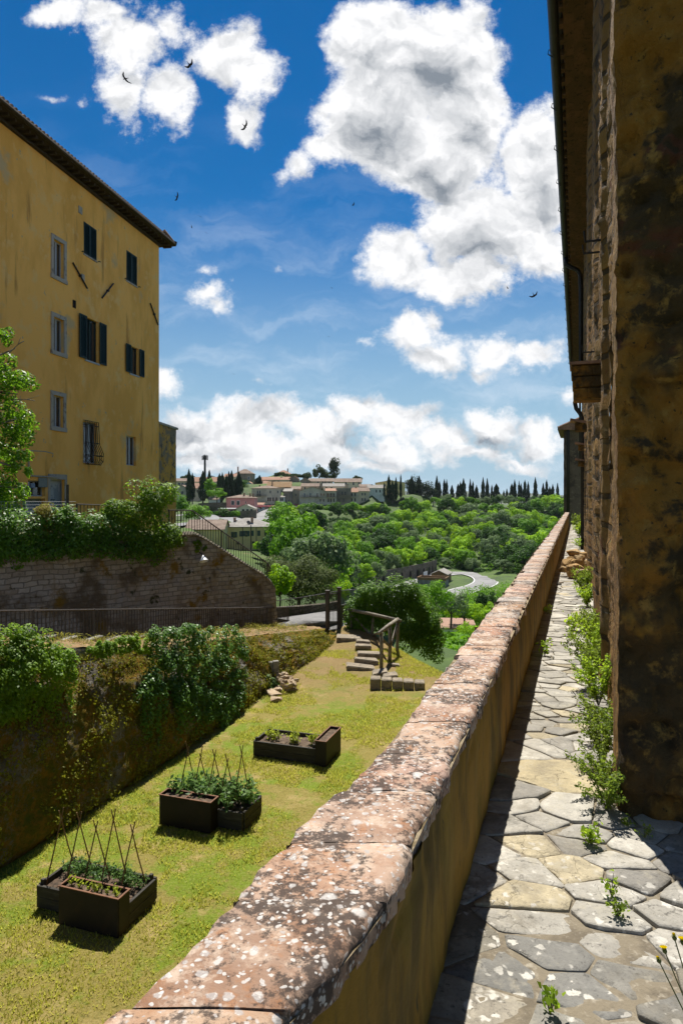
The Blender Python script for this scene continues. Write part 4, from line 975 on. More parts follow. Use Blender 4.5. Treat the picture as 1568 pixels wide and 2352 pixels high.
# ---------------------------------------------------------------- street, upper wall, yellow house
FB = Vector((-7.67, 12.02, 0))                     # foot line of the street fence
def ftop(s): return interp(s, (-12, 2.09, 16.1, 20), (-0.25, -2.35, -4.44, -5.0))
def fline(s): return FB + WD * s
def street_z(s): return ftop(s) - 1.0 - 1.4 * max(0, min(1, (14 - s) / 7))
UA, UB_ = Vector((-9.8, 19.6, 0)), Vector((-2.6, 27.0, 0)); UD = (UB_ - UA).normalized(); UN = Vector((UD.y, -UD.x, 0))
mat('asphalt', (0.20, 0.195, 0.185), [((0.14, 0.137, 0.13), 0.8, .45, .65), ((0.26, 0.25, 0.235), 6, .5, .7)], rough=.9, bump=(60, .3, .01))
mat('fence_iron', (0.055, 0.045, 0.036), [((0.09, 0.065, 0.045), 5, .5, .7)], rough=.6, spec=.4)
mb = MB()
def street_pt(a, b):
    s = -12 + 29.5 * a; p = fline(s); q = UA + UD * (-14 + 29 * a) ; r = p.lerp(Vector((max(q.x, -30), q.y, 0)) + UD * 0 - UN * .4, b); r.z = street_z(s) + 0.02; return r
mb.grid(street_pt, 60, 8)
end0, end1 = street_pt(1, 0), street_pt(1, 1)
cz = [(end0, end1), (P(779, 1446, 29.5), P(636, 1420, 33.2)), (P(800, 1432, 33), P(700, 1411, 35.2)), (P(846, 1415, 40), P(780, 1400, 40)), (P(900, 1405, 50), P(850, 1386, 48)), (P(935, 1390, 62), P(880, 1372, 64)), (P(955, 1372, 84), P(890, 1356, 88)), (P(960, 1362, 110), P(885, 1350, 114))]
for (a, b), (c, d) in zip(cz, cz[1:]): mb.add([a, c, d, b], [(0, 1, 2, 3)])
structure('street', mb, 'asphalt')

def bars(line, ztop, h, sp, rb=.011, post=2.0, rail2=True):
    """vertical bars between two rails along a polyline of points on the foot line; returns MBs"""
    bm_, rm, pm = MB(), MB(), MB()
    L = 0.0; nxt = 0.0; nxp = 0.0
    tops, lows = [], []
    for i, (a, b) in enumerate(zip(line, line[1:])):
        seg = (b - a).length; za, zb = ztop[i], ztop[i + 1]
        while nxt <= L + seg:
            f = (nxt - L) / seg; p = a.lerp(b, f); z = za + (zb - za) * f; p.z = 0
            bm_.tube([p + UP * (z - h), p + UP * z], rb, 4, cap=False); nxt += sp
        while post and nxp <= L + seg:
            f = (nxp - L) / seg; p = a.lerp(b, f); z = za + (zb - za) * f; p.z = 0
            pm.box(p + UP * (z - h / 2 - .1), (.045, .045, h + .24)); nxp += post
        tops.append(Vector((a.x, a.y, za))); lows.append(Vector((a.x, a.y, za - h + .08))); L += seg
    a = line[-1]; tops.append(Vector((a.x, a.y, ztop[-1]))); lows.append(Vector((a.x, a.y, ztop[-1] - h + .08)))
    rm.tube(tops, .022, 6)
    lm = MB(); lm.tube(lows, .018, 4)
    return bm_, rm, pm, lm
def fence(name, line, ztop, h, sp, label, cat='fence', m='fence_iron', rb=.011, post=2.0):
    r = thing(name, label, cat, Vector((line[0].x, line[0].y, ztop[0] - h)))
    a, b, c, d = bars(line, ztop, h, sp, rb, post)
    part('bars', a, m, r); part('rail', b, m, r); part('rail', d, m, r)
    if post: part('post', c, m, r)
    return r
ss = [-11 + i * 1.5 for i in range(19)] + [17.2]
fence('street_fence', [fline(s) for s in ss], [ftop(s) for s in ss], 1.05, .125, 'long iron bar fence on the mossy retaining wall beside the street', rb=.012)
# gate
gr = thing('iron_gate', 'narrow iron gate between two dark posts at the top of the garden steps', 'gate', P(766, 1450, 29))
for x, y0, y1, D in ((752, 1359, 1446, 28.7), (779, 1352, 1452, 29.2)): mb = MB(); a, b = P(x, y1, D), P(x, y0, D); mb.box((a + b) / 2, (.15, .15, (b - a).length), -.3, bev=.01); mb.box(b + UP * .03, (.19, .19, .06), -.3, bev=.01); part('gate_post', mb, 'fence_iron', gr)
mb = MB(); a, b, c, d = bars([P(755, 1140, 28.8), P(777, 1140, 29.1)], [P(755, 1365, 28.8).z, P(777, 1362, 29.1).z], 1.6, .07, .009, 0); part('bars', a, 'fence_iron', gr); part('rail', b, 'fence_iron', gr); part('rail', d, 'fence_iron', gr)
mb = MB(); p0 = P(755, 1404, 28.8); p1 = P(777, 1402, 29.1); mb.tube([p0, p1], .03, 5); part('rail', mb, 'fence_iron', gr)
# railings beyond the gate and the low wall across the street
ln = [P(781, HY, 29.3), P(800, HY, 33), P(838, HY, 40)]
fence('street_railing', ln, [P(781, 1391, 29.3).z, P(800, 1386, 33).z, P(838, 1374, 40).z], 1.0, .14, 'short iron railing running down the street beyond the gate', post=0)
ln = [P(x, HY, D) for x, D in ((634, 33.3), (700, 35.5), (780, 41), (830, 46), (872, 52))]
fence('far_railing', ln, [P(634, 1380, 33.3).z, P(700, 1371, 35.5).z, P(780, 1357, 41).z, P(830, 1353, 46).z, P(872, 1354, 52).z], 1.0, .15, 'iron railing along the far side of the street above the trees', post=0)
masonry('low_stone', (0.17, 0.145, 0.10), (0.11, 0.095, 0.07), (0.06, 0.05, 0.04), .45, .2, [((0.06, 0.07, 0.025), 3, .5, .66)])
lw = thing('street_wall', 'low dark stone wall across the street below the far railing', 'wall', P(690, 1418, 35))
mb = MB()
lx = ((634, 33.4, 1397, 1422), (700, 35.6, 1392, 1412), (750, 38.5, 1387, 1405), (780, 41.2, 1381, 1401))
for (x0, d0, t0, b0), (x1, d1, t1, b1) in zip(lx, lx[1:]):
    a, b = P(x0, b0, d0), P(x1, b1, d1); c, d = P(x0, t0, d0), P(x1, t1, d1); k = Vector((-.1, .4, 0)); mb.hexa([a - UP * .3, b - UP * .3, b - UP * .3 + k, a - UP * .3 + k], [c, d, d + k, c + k])
part('stonework', mb, 'low_stone', lw)

# upper retaining wall with the ramp
masonry('upper_stone', (0.40, 0.37, 0.315), (0.28, 0.255, 0.215), (0.21, 0.19, 0.155), .34, .155, [((0.13, 0.105, 0.07), 0.8, .48, .62), ((0.28, 0.235, 0.17), 2.0, .55, .68), ((0.20, 0.125, 0.02), 1.1, .56, .68), ((0.045, 0.05, 0.02), 2.3, .62, .7)], bump=1.0, msize=.016)
uw = thing('ramp_wall', 'tall stone block retaining wall with a curved sloping top under the yellow house', 'wall', Vector((-6, 23.5, -5)))
def usol(x):    # distance along the upper wall for an image column
    k = (x - CX) / F; return (k * UA.y - UA.x) / (UD.x - k * UD.y)
def upt(x): s = usol(x); return UA + UD * s
tops = [(-260, 1238), (0, 1232), (300, 1230), (407, 1226), (444, 1224), (463, 1231), (500, 1254), (550, 1286), (603, 1317), (622, 1334), (632, 1350)]
us = [usol(x) for x, y in tops]; uz = [P(x, y, upt(x).y).z for x, y in tops]
def utop(s): return interp(s, us, uz)
s0, s1 = us[0], us[-1]
def ubase(s): p = UA + UD * s; return min(street_z((p - FB).dot(WD)) - .1, utop(s) - .4)
def uface(a, b):
    s = s0 + (s1 - s0) * a; p = UA + UD * s; zt, zb = utop(s), ubase(s) - .2
    p.z = zb + (zt - zb) * b; r = .04 * fb((s * 1.4, b * 8, 3)) + .025 * fb((s * 5, b * 26, 8)); return p + UN * (r + .18 * (1 - b))
mb = MB(); mb.grid(uface, 240, 50)
pe = UA + UD * s1
mb.grid(lambda a, b: pe + UP * (ubase(s1) - .2 + (utop(s1) - ubase(s1) + .2) * b) - UN * 3.5 * a + UN * (.18 * (1 - b) * (1 - a)), 6, 10)
part('stonework', mb, 'upper_stone', uw, True)
mb = MB(); mb.grid(lambda a, b: (UA + UD * (s0 + (s1 - s0) * a)) + UN * (.06 - .42 * b) + UP * (utop(s0 + (s1 - s0) * a) + (.05 if 0 < b < 1 else -.05) + .015 * fb((a * 90, b * 3, 2))), 200, 4); part('coping', mb, 'low_stone', uw, True)
mat('terrace_earth', (0.14, 0.12, 0.06), [((0.07, 0.10, 0.02), 1.5, .45, .6)], bump=(9, .8, .04))
mb = MB(); mb.grid(lambda a, b: (UA + UD * (s0 + (s1 - s0) * a)) - UN * (.35 + (22 if a < .75 else 2.6) * b) + UP * (utop(s0 + (s1 - s0) * a) - .03), 60, 6); structure('terrace', mb, 'terrace_earth')
# ramp railing
xs = [392, 420, 444.7, 463, 500, 550, 600, 618, 625]; ys = [1172, 1172, 1172.5, 1185, 1211, 1246, 1281, 1294, 1306]
ln = [upt(x) - UN * .1 for x in xs]; zt = [P(x, y, upt(x).y).z for x, y in zip(xs, ys)]
fence('ramp_railing', ln, zt, .86, .115, 'iron bar railing going down the sloping top of the ramp wall', rb=.012, post=2.2)
mb = MB(); e = ln[-1] + UP * zt[-1]; mb.tube([e, e + UD * .12 - UP * .15, e + UD * .14 - UP * .9], .025, 6)
# wall lamp with conical shade
mat('lamp_white', (0.62, 0.63, 0.64), rough=.4)
lp = P(467, 1282, upt(467).y - .35); wlamp = thing('wall_lamp', 'white conical shade lamp fixed to the upper part of the ramp wall', 'lamp', lp)
mb = MB(); ax = Vector((.25, -.35, -.9)).normalized()
mb.tube([lp - ax * .12, lp - ax * .1, lp + ax * .12], [.01, .03, .16], 20, cap=False); part('shade', mb, 'lamp_white', wlamp, True)
mb = MB(); mb.tube([lp - ax * .12, lp - ax * .2 - UN * .15, lp - UN * .5 - ax * .2], .018, 6); part('bracket', mb, 'fence_iron', wlamp)
# street lamp head at the left edge
sl_ = thing('street_lamp', 'dark street lamp head on an arm rising above the bush at the left edge', 'street lamp', P(32, 1475, 13.2))
mb = MB(); mb.tube([P(20, 1560, 13.2), P(27, 1472, 13.2), P(34, 1461, 13.1), P(46, 1455, 13.05)], [.04, .035, .03, .028], 7); part('pole', mb, 'dark_metal', sl_, True)
mb = MB(); a, b = P(40, 1456, 13.05), P(74, 1448, 12.9); d = b - a
mb.hexa([a + UP * -.04 + Vector((0, -.1, 0)), b + UP * -.02 + Vector((0, -.12, 0)), b + UP * -.02 + Vector((0, .12, 0)), a + UP * -.04 + Vector((0, .1, 0))], [a + UP * .05 + Vector((0, -.06, 0)), a + d * .7 + UP * .08 + Vector((0, -.09, 0)), a + d * .7 + UP * .08 + Vector((0, .09, 0)), a + UP * .05 + Vector((0, .06, 0))]); part('lamp_head', mb, 'dark_metal', sl_)

# --- yellow house: facade X = a0 + s0*D
FA, FS = -18.1, 0.2; FD = Vector((FS, 1, 0)).normalized(); FN = Vector((FD.y, -FD.x, 0))
def fd(x): k = (x - CX) / F; return FA / (k - FS)
def fpt(x, y):      # point on the facade seen at (x, y)
    D = fd(x); return P(x, y, D)
mat('yellow_render', (0.98, 0.53, 0.13), [((0.84, 0.43, 0.09), 0.5, .42, .62, (1, 1, .5)), ((0.92, 0.56, 0.19), 1.3, .52, .68), ((0.62, 0.44, 0.22), 0.28, .60, .68), ((0.58, 0.29, 0.07), 1.6, .58, .72, (1, 1, .14)), ((0.46, 0.39, 0.28), 3.4, .66, .71, (1, 1, .7))], rough=.95, bump=(14, .3, .015))
mat('damp_render', (0.56, 0.32, 0.07), [((0.24, 0.19, 0.13), 0.9, .45, .55), ((0.12, 0.10, 0.085), 2.6, .55, .62), ((0.42, 0.24, 0.04), 1.7, .58, .7)], rough=.95, bump=(14, .35, .02))
mat('window_stone', (0.42, 0.38, 0.32), [((0.18, 0.155, 0.125), 3, .5, .7)], bump=(20, .4, .01))
mat('shutter_green', (0.010, 0.028, 0.022), [((0.018, 0.04, 0.032), 4, .5, .7)], rough=.6, spec=.3)
mat('window_glass', (0.03, 0.035, 0.04), rough=.08, spec=.8)
mat('white_frame', (0.40, 0.42, 0.44), rough=.6)
mat('roof_tile', (0.23, 0.15, 0.105), [((0.33, 0.24, 0.18), 3, .45, .62), ((0.11, 0.085, 0.065), 7, .5, .7), ((0.30, 0.17, 0.09), 1.2, .5, .66)], bump=(24, .5, .03))
mat('eave_wood', (0.045, 0.032, 0.018), [((0.07, 0.05, 0.025), 4, .5, .7)], rough=.9)
yc = fpt(365, HY); yh = thing('yellow_house', 'tall ochre yellow house with green shutters and dark eaves on the left', 'building', Vector((yc.x, yc.y, -1.9)))
ZE = 14.4; BW, BD = 24.0, 13.0
wins = {}
# wall pieces around the openings, built as a grid of panels in facade coordinates (w to the left from the corner)
def fw(x): return (yc - fpt(x, HY)).length if x <= 365 else -(yc - fpt(x, HY)).length
def FP(w, z, o=0.0): return yc - FD * w + FN * o + UP * z
def zz_(x, y): return fpt(x, y).z
OPEN = []
def opening(x0, x1, ym_t, ym_b):
    w1, w0 = fw(x0), fw(x1); xm = (x0 + x1) / 2
    return (w0, w1, zz_(xm, ym_b), zz_(xm, ym_t))
wl_ = [('framed', opening(122, 146, 554, 636)), ('closed', opening(192, 221, 518, 590)), ('closed', opening(290, 314, 582, 650)), ('framed', opening(122, 146, 731, 808)), ('open', opening(196, 226, 733, 830)), ('open', opening(298, 318, 797, 860)),
       ('framed', opening(121, 145, 909, 981)), ('plain', opening(290, 312, 1002, 1069)), ('grille', opening(191, 222, 970, 1064)), ('door', opening(115, 148, 1101, 1205)), ('plain', opening(64, 103, 1104, 1140)), ('door2', opening(52, 103, 1145, 1203))]
ops = [o for _, o in wl_]
we = sorted(set([0, BW] + [q for o in ops for q in o[:2]])); ze = sorted(set([-3.0, ZE] + [q for o in ops for q in o[2:]]))
we2 = []; 
for a, b in zip(we, we[1:]): n = max(1, int((b - a) / .6)); we2 += [a + (b - a) * i / n for i in range(n)]
we2.append(BW); ze2 = []
for a, b in zip(ze, ze[1:]): n = max(1, int((b - a) / .6)); ze2 += [a + (b - a) * i / n for i in range(n)]
ze2.append(ZE)
mb = MB(); idx = {}; vs_, fs_ = [], []
for i, w in enumerate(we2):
    for j, z in enumerate(ze2):
        idx[i, j] = len(vs_); vs_.append(FP(w, z, .018 * fb((w * .5, z * .5, 3)) * (1 if 0 < w < BW else 0)))
for i in range(len(we2) - 1):
    for j in range(len(ze2) - 1):
        cw, cz_ = (we2[i] + we2[i + 1]) / 2, (ze2[j] + ze2[j + 1]) / 2
        if any(o[0] < cw < o[1] and o[2] < cz_ < o[3] for o in ops): continue
        fs_.append((idx[i, j], idx[i, j + 1], idx[i + 1, j + 1], idx[i + 1, j]))
mb.add(vs_, fs_)
bk = -FN * BD
mb.add([FP(0, -3), FP(0, ZE), FP(0, ZE) + bk, FP(0, -3) + bk], [(0, 1, 2, 3)]); mb.add([FP(BW, -3), FP(BW, ZE), FP(BW, ZE) + bk, FP(BW, -3) + bk], [(3, 2, 1, 0)]); mb.add([FP(0, -3) + bk, FP(0, ZE) + bk, FP(BW, ZE) + bk, FP(BW, -3) + bk], [(0, 1, 2, 3)])
for o in ops:      # reveals
    for (a, b, c, d) in (((o[0], o[2]), (o[0], o[3]), 0, 0), ((o[1], o[3]), (o[1], o[2]), 0, 0), ((o[0], o[3]), (o[1], o[3]), 0, 0), ((o[1], o[2]), (o[0], o[2]), 0, 0)): mb.add([FP(*a), FP(*b), FP(*b, -.28), FP(*a, -.28)], [(0, 1, 2, 3)])
part('wall', mb, 'yellow_render', yh, True)
def bar(mb, w0, w1, z0, z1, o0, o1, mi=0):
    mb.hexa([FP(w0, z0, o0), FP(w1, z0, o0), FP(w1, z0, o1), FP(w0, z0, o1)], [FP(w0, z1, o0), FP(w1, z1, o0), FP(w1, z1, o1), FP(w0, z1, o1)], mi)
def leafs(mb, w0, w1, z0, z1, o):
    bar(mb, w0, w1, z0, z0 + .07, o, o + .04); bar(mb, w0, w1, z1 - .07, z1, o, o + .04); bar(mb, w0, w0 + .06, z0 + .07, z1 - .07, o, o + .04); bar(mb, w1 - .06, w1, z0 + .07, z1 - .07, o, o + .04)
    z = z0 + .09
    while z < z1 - .1: mb.add([FP(w0 + .06, z, o + .035), FP(w1 - .06, z, o + .035), FP(w1 - .06, z + .05, o + .005), FP(w0 + .06, z + .05, o + .005)], [(0, 1, 2, 3)]); z += .06
for kind, (w0, w1, z0, z1) in wl_:
    r0 = None
    if kind in ('door', 'door2'):
        mb = MB(); bar(mb, w0 + .02, w1 - .02, z0, z1, -.22, -.16)
        if kind == 'door': bar(mb, w0 + .02, w0 + .07, z0, z1 - .06, -.158, -.12); bar(mb, w1 - .07, w1 - .02, z0, z1 - .06, -.158, -.12); bar(mb, w0 + .02, w1 - .02, z1 - .06, z1, -.158, -.12)
        d = part('door', mb, 'door_paint' if 'door_paint' in MATS else mat('door_paint', (0.23, 0.27, 0.29), [((0.38, 0.41, 0.42), 1.3, .5, .54, (1, 1, .35)), ((0.16, 0.19, 0.20), 6, .55, .7)], rough=.7), yh, label='grey blue door with peeling paint' if kind == 'door' else None)
        if kind == 'door':
            mb = MB(); bar(mb, w1 - .24, w1 - .18, z0 + .85, z0 + 1.15, -.155, -.13); mb.tube([FP(w1 - .21, z0 + 1.08, -.14), FP(w1 - .21, z0 + 1.08, -.06), FP(w1 - .42, z0 + 1.08, -.06)], .014, 5); part('handle', mb, 'dark_metal', d)
            mb = MB(); bar(mb, w0 - .16, w0 - .002, z0 - .1, z1 + .22, -.02, .03); bar(mb, w1 + .002, w1 + .16, z0 - .1, z1 + .22, -.02, .03); bar(mb, w0, w1, z1 + .002, z1 + .22, -.02, .03); part('door_frame', mb, 'window_stone', yh)
        continue
    mb = MB(); f = .05      # casement with two panes
    bar(mb, w0, w1, z0, z0 + f, -.20, -.13); bar(mb, w0, w1, z1 - f, z1, -.20, -.13); bar(mb, w0, w0 + f, z0 + f, z1 - f, -.20, -.13); bar(mb, w1 - f, w1, z0 + f, z1 - f, -.20, -.13)
    wm = w0 + (w1 - w0) * .5; bar(mb, wm - .05, wm + .05, z0 + f, z1 - f, -.195, -.12)
    win = part('window', mb, 'white_frame' if kind in ('framed', 'plain', 'grille') else 'shutter_green', yh)
    mb = MB(); mb.add([FP(w0, z0, -.17), FP(w1, z0, -.17), FP(w1, z1, -.17), FP(w0, z1, -.17)], [(0, 1, 2, 3)]); part('pane', mb, 'window_glass', win)
    if kind == 'framed':
        mb = MB(); g = .17
        bar(mb, w0 - g, w0 - .002, z0, z1, -.02, .05); bar(mb, w1 + .002, w1 + g, z0, z1, -.02, .05); bar(mb, w0 - g, w1 + g, z1 + .002, z1 + g, -.02, .053); bar(mb, w0 - g - .03, w1 + g + .03, z0 - g, z0 - .002, -.02, .075); part('frame', mb, 'window_stone', win)
    if kind == 'closed':
        wm = (w0 + w1) / 2
        for a, b in ((w0, wm - .01), (wm + .01, w1)): mb = MB(); leafs(mb, a, b, z0, z1, -.02); mb.add([FP(a + .02, z0, -.03), FP(b - .02, z0, -.03), FP(b - .02, z1, -.03), FP(a + .02, z1, -.03)], [(0, 1, 2, 3)]); part('shutter', mb, 'shutter_green', win)
        mb = MB(); bar(mb, w0 - .05, w1 + .05, z0 - .07, z0 - .002, -.02, .04); part('sill', mb, 'window_stone', win)
        for w in (w0 - .16, w1 + .16): mb = MB(); mb.tube([FP(w, z0 + .02, 0), FP(w, z0 + .02, .09), FP(w - .06, z0 + .02, .10)], .02, 4); mb.tube([FP(w - .08, z0 + .02, .10), FP(w + .08, z0 + .02, .10)], .018, 4); part('shutter_catch', mb, 'dark_metal', win)
    if kind == 'open':
        dw = (w1 - w0) * .53
        for a, b in ((w0 - dw, w0 - .01), (w1 + .01, w1 + dw)): mb = MB(); leafs(mb, a, b, z0, z1, .06); mb.add([FP(a + .02, z0, .055), FP(b - .02, z0, .055), FP(b - .02, z1, .055), FP(a + .02, z1, .055)], [(0, 1, 2, 3)]); part('shutter', mb, 'shutter_green', win)
        mb = MB(); bar(mb, w0 - .05, w1 + .05, z0 - .08, z0 - .002, -.02, .05); part('sill', mb, 'white_frame', win)
    if kind == 'grille':
        mb = MB(); n = 7
        for i in range(n + 1):
            w = w0 + (w1 - w0) * i / n; H = z1 - z0
            pts = [FP(w, z1 + .05, .02), FP(w, z1 + .05, .10), FP(w, z1 - .3, .12), FP(w, z0 + .9, .16), FP(w, z0 + .45, .36), FP(w, z0 + .1, .34), FP(w, z0 - .05, .16), FP(w, z0 - .05, .02)]
            mb.tube(pts, .016, 4)
        for z, o in ((z1 - .15, .11), (z0 + .95, .16), (z0 + .35, .36)): mb.tube([FP(w0, z, .0), FP(w0, z, o), FP(w1, z, o), FP(w1, z, .0)], .016, 4)
        for w in (w0, w1): 
            for zc, rr in ((z0 + .05, .13), (z0 + .3, .1)): mb.tube([FP(w, zc + rr * math.sin(t_ * .7), .2 + rr * (1 - t_ * .07) * math.cos(t_ * .7)) for t_ in range(10)], .014, 4)
        part('grille', mb, 'rusty_steel', win)
# eave and roof
mb = MB(); OV = .6
mb.hexa([FP(-OV, ZE, OV), FP(BW, ZE, OV), FP(BW, ZE) + bk, FP(-OV, ZE) + bk - FN * OV], [FP(-OV, ZE + .16, OV), FP(BW, ZE + .16, OV), FP(BW, ZE + .16) + bk, FP(-OV, ZE + .16) + bk - FN * OV], 0)
for i in range(60): w = -.6 + i * .42; bar(mb, w, w + .1, ZE - .12, ZE - .002, .002, OV - .1)
bar(mb, -.02, BW, ZE - .22, ZE - .125, .0, .16)
part('eave', mb, 'eave_wood', yh)
mb = MB(); mid = FP(5, ZE + 3.2) - FN * BD / 2; md2 = FP(BW, ZE + 3.2) - FN * BD / 2
c0, c1_, c2_, c3_ = FP(-OV, ZE + .17, OV), FP(BW, ZE + .17, OV), FP(BW, ZE + .17) + bk, FP(-OV, ZE + .17) + bk - FN * OV
mb.add([c0, c1_, md2, mid], [(0, 1, 2, 3)]); mb.add([c3_, c0, mid], [(0, 1, 2)]); mb.add([c2_, c3_, mid, md2], [(0, 1, 2, 3)])
i = 0
while -OV + i * .24 < BW:
    w = -OV + i * .24; a = FP(w, ZE + .21, OV + .05); mb.tube([a, a - FN * 1.6 + UP * .6], .085, 8); i += 1
for i in range(50): a = FP(-OV - .04, ZE + .21, OV - i * .24); mb.tube([a, a - FD * 1.2 + UP * .22], .085, 6)
part('roof', mb, 'roof_tile', yh)
mb = MB(); mb.tube([FP(-OV - .08, ZE + .08, OV + .07), FP(BW, ZE + .08, OV + .07)], .085, 8); mb.tube([FP(-OV - .07, ZE + .08, OV + .1), FP(-OV - .07, ZE + .08, OV) + bk], .085, 8); mb.tube([FP(-OV - .08, ZE + .08, OV + .08), FP(-OV - .1, ZE + .26, OV + .1)], .08, 6); part('gutter', mb, 'eave_wood', yh)
# anchor bars, vents, sign, notice
for (xa, ya, xb, yb) in ((165, 603, 198, 662), (232, 684, 258, 651), (343, 696, 361, 746)):
    mb = MB(); a, b = fpt(xa, ya) + FN * .06, fpt(xb, yb) + FN * .06; mb.tube([a, b], .04, 5); c = (a + b) / 2; mb.tube([c - FN * .06, c + FN * .06], .06, 6); part('anchor_bar', mb, 'dark_metal', yh)
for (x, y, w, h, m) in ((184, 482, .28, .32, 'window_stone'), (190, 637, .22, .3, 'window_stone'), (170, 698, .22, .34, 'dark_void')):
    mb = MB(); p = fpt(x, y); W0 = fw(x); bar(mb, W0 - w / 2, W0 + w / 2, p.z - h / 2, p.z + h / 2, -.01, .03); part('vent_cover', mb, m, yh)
mat('sign_grey', (0.25, 0.27, 0.25), [((0.16, 0.17, 0.16), 30, .52, .6, (1, 1, 3))], rough=.7)
mat('notice_blue', (0.20, 0.27, 0.40), [((0.40, 0.46, 0.55), 12, .55, .62)], rough=.6)
for nm, x0, x1, y0, y1, m, lb in (('wall_sign', 87, 107, 1097, 1119, 'sign_grey', 'square grey sign fixed on the yellow house left of the grey door'), ('notice_board', 69, 78, 1110, 1120, 'notice_blue', 'small blue notice on the yellow house beside the dark window')):
    mb = MB(); a, b = fw(x1), fw(x0); xm = (x0 + x1) / 2; bar(mb, a, b, zz_(xm, y1), zz_(xm, y0), .002, .05); single(nm, mb, m, lb, 'sign')
pr_ = thing('wall_pipe', 'thin grey pipe running across the yellow house above the door', 'pipe', fpt(63, 1150))
mb = MB(); mb.tube([fpt(63, 1095) + FN * .06, fpt(63, 1040) + FN * .06], .035, 6); part('pipe', mb, 'window_stone', pr_)
mb = MB(); mb.tube([fpt(64, 1093) + FN * .06, fpt(128, 1096) + FN * .06], .035, 6); part('pipe', mb, 'window_stone', pr_)
mb = MB(); mb.tube([fpt(66, 1035) + FN * .06, fpt(88, 1037) + FN * .3, fpt(97, 1042) + FN * .5, fpt(96, 1050) + FN * .5], .022, 5); part('lamp_arm', mb, 'window_stone', pr_)
# lower block behind the corner
mb = MB(); a, b = fpt(365, HY) - FN * .05, fpt(406, HY) - FN * .05
mb.grid(lambda q, r: a.lerp(b, q) + UP * (-3 + (zz_(406, 986) + 3) * r + .12 * (1 - q) * r) + FN * .03 * fb((q * 3, r * 9, 2)), 10, 40)
mb.grid(lambda q, r: b - FN * 5 * q + UP * (-3 + (zz_(406, 986) + 3) * r), 4, 40)
ann = thing('annex_block', 'low stained ochre block joined behind the corner of the yellow house', 'building', a + UP * -3)
part('wall', mb, 'damp_render', ann, True)
mb = MB(); zt_ = zz_(406, 986); k = FD * .15; mb.hexa([a + UP * (zt_ + .1) + FN * .08, b + UP * (zt_ - .02) + k + FN * .08, b + UP * (zt_ - .02) + k - FN * 5, a + UP * (zt_ + .1) - FN * 5], [a + UP * (zt_ + .22) + FN * .08, b + UP * (zt_ + .1) + k + FN * .08, b + UP * (zt_ + .1) + k - FN * 5, a + UP * (zt_ + .22) - FN * 5]); part('coping', mb, 'window_stone', ann)
# terrace railing and wire fence in front of the house
t0 = [upt(x) - UN * .6 for x in (196, 250, 300, 330)]
fence('terrace_railing', t0, [P(x, y, p.y).z for x, y, p in zip((196, 250, 300, 330), (1158, 1160, 1162, 1163), t0)], 1.0, .12, 'old bar railing on the terrace before the yellow house', post=1.5)
wf = thing('wire_fence', 'pale wire mesh fence on the terrace in front of the grey door', 'fence', upt(100))
wp = [upt(x) - UN * .8 for x in (-60, 40, 120, 200)]; zt2 = [P(x, 1152, p.y).z for x, p in zip((-60, 40, 120, 200), wp)]
mb = MB(); L = (wp[-1] - wp[0]).length; n = int(L / .09)
for i in range(n): p = wp[0].lerp(wp[-1], i / n); z = zt2[0] + (zt2[-1] - zt2[0]) * i / n; mb.tube([p + UP * (z - 1), p + UP * z], .0035, 3, cap=False)
for j in range(11): mb.tube([wp[0] + UP * (zt2[0] - j * .1), wp[-1] + UP * (zt2[-1] - j * .1)], .0035, 3, cap=False)
part('mesh', mb, 'white_frame', wf)
mb = MB(); p = upt(181) - UN * .8; mb.tube([p + UP * (P(181, 1210, p.y).z), p + UP * P(181, 1113, p.y).z], .045, 7); part('post', mb, 'fence_iron', wf)
# hedge and climbers on the upper wall
def on_upper(x, y): p = upt(x); return P(x, y, p.y)
foliage('hedge_leaf', (0.022, 0.068, 0.008), (0.11, 0.23, 0.014), 0.3, 0.32, 0.55, 1.0)
hk = dict(plane=on_upper, nrm=UN * .7 + UP * .8, cat='hedge') if False else None
drape('ivy_hedge', [(-40, 1205), (60, 1208), (120, 1205), (200, 1212), (260, 1215), (300, 1240), (370, 1255), (365, 1275), (345, 1296), (300, 1290), (200, 1282), (80, 1292), (-40, 1300)], 17000, .10, 'hedge_leaf', 'thick glossy ivy hedge hanging over the top of the ramp wall', 'hedge', .42, plane=on_upper, nrm=UN * .7 + UP * .8, clumps=150)
drape('climber', [(300, 1125), (330, 1120), (352, 1150), (375, 1135), (392, 1128), (380, 1160), (352, 1195), (365, 1235), (392, 1225), (400, 1250), (375, 1290), (300, 1285), (262, 1215), (220, 1180), (300, 1170)], 10000, .10, 'ivy_yellow', 'light green climbing plant rising in a tall clump at the corner of the yellow house', 'climber', .42, plane=on_upper, nrm=UN * .7 + UP * .8, clumps=75)
drape('rusty_shrub', [(70, 1212), (78, 1180), (92, 1172), (105, 1195), (125, 1200), (135, 1225), (80, 1232)], 1700, .09, 'dry_herb', 'orange tinged shrub in the hedge below the grey door', 'shrub', .3, plane=on_upper, nrm=UN * .7 + UP * .8, clumps=22)
drape('rusty_shrub', [(128, 1190), (140, 1180), (150, 1195), (160, 1210), (180, 1215), (150, 1230), (125, 1225)], 1400, .09, 'ivy_yellow', 'yellow shrub in the hedge right of the grey door', 'shrub', .3, plane=on_upper, nrm=UN * .7 + UP * .8, clumps=18)
drape('wall_creeper', [(385, 1215), (410, 1228), (430, 1245), (405, 1262), (385, 1258)], 1300, .09, 'ivy_yellow', 'yellowish creeper on the wall top right of the climber', 'creeper', .12, plane=on_upper, nrm=UN * .7 + UP * .8, clumps=20)
drape('wall_creeper', [(440, 1240), (475, 1258), (470, 1275), (450, 1268)], 420, .08, 'ivy_yellow', 'small creeper above the white wall lamp', 'creeper', .08, plane=on_upper, nrm=UN * .7 + UP * .8, clumps=10)
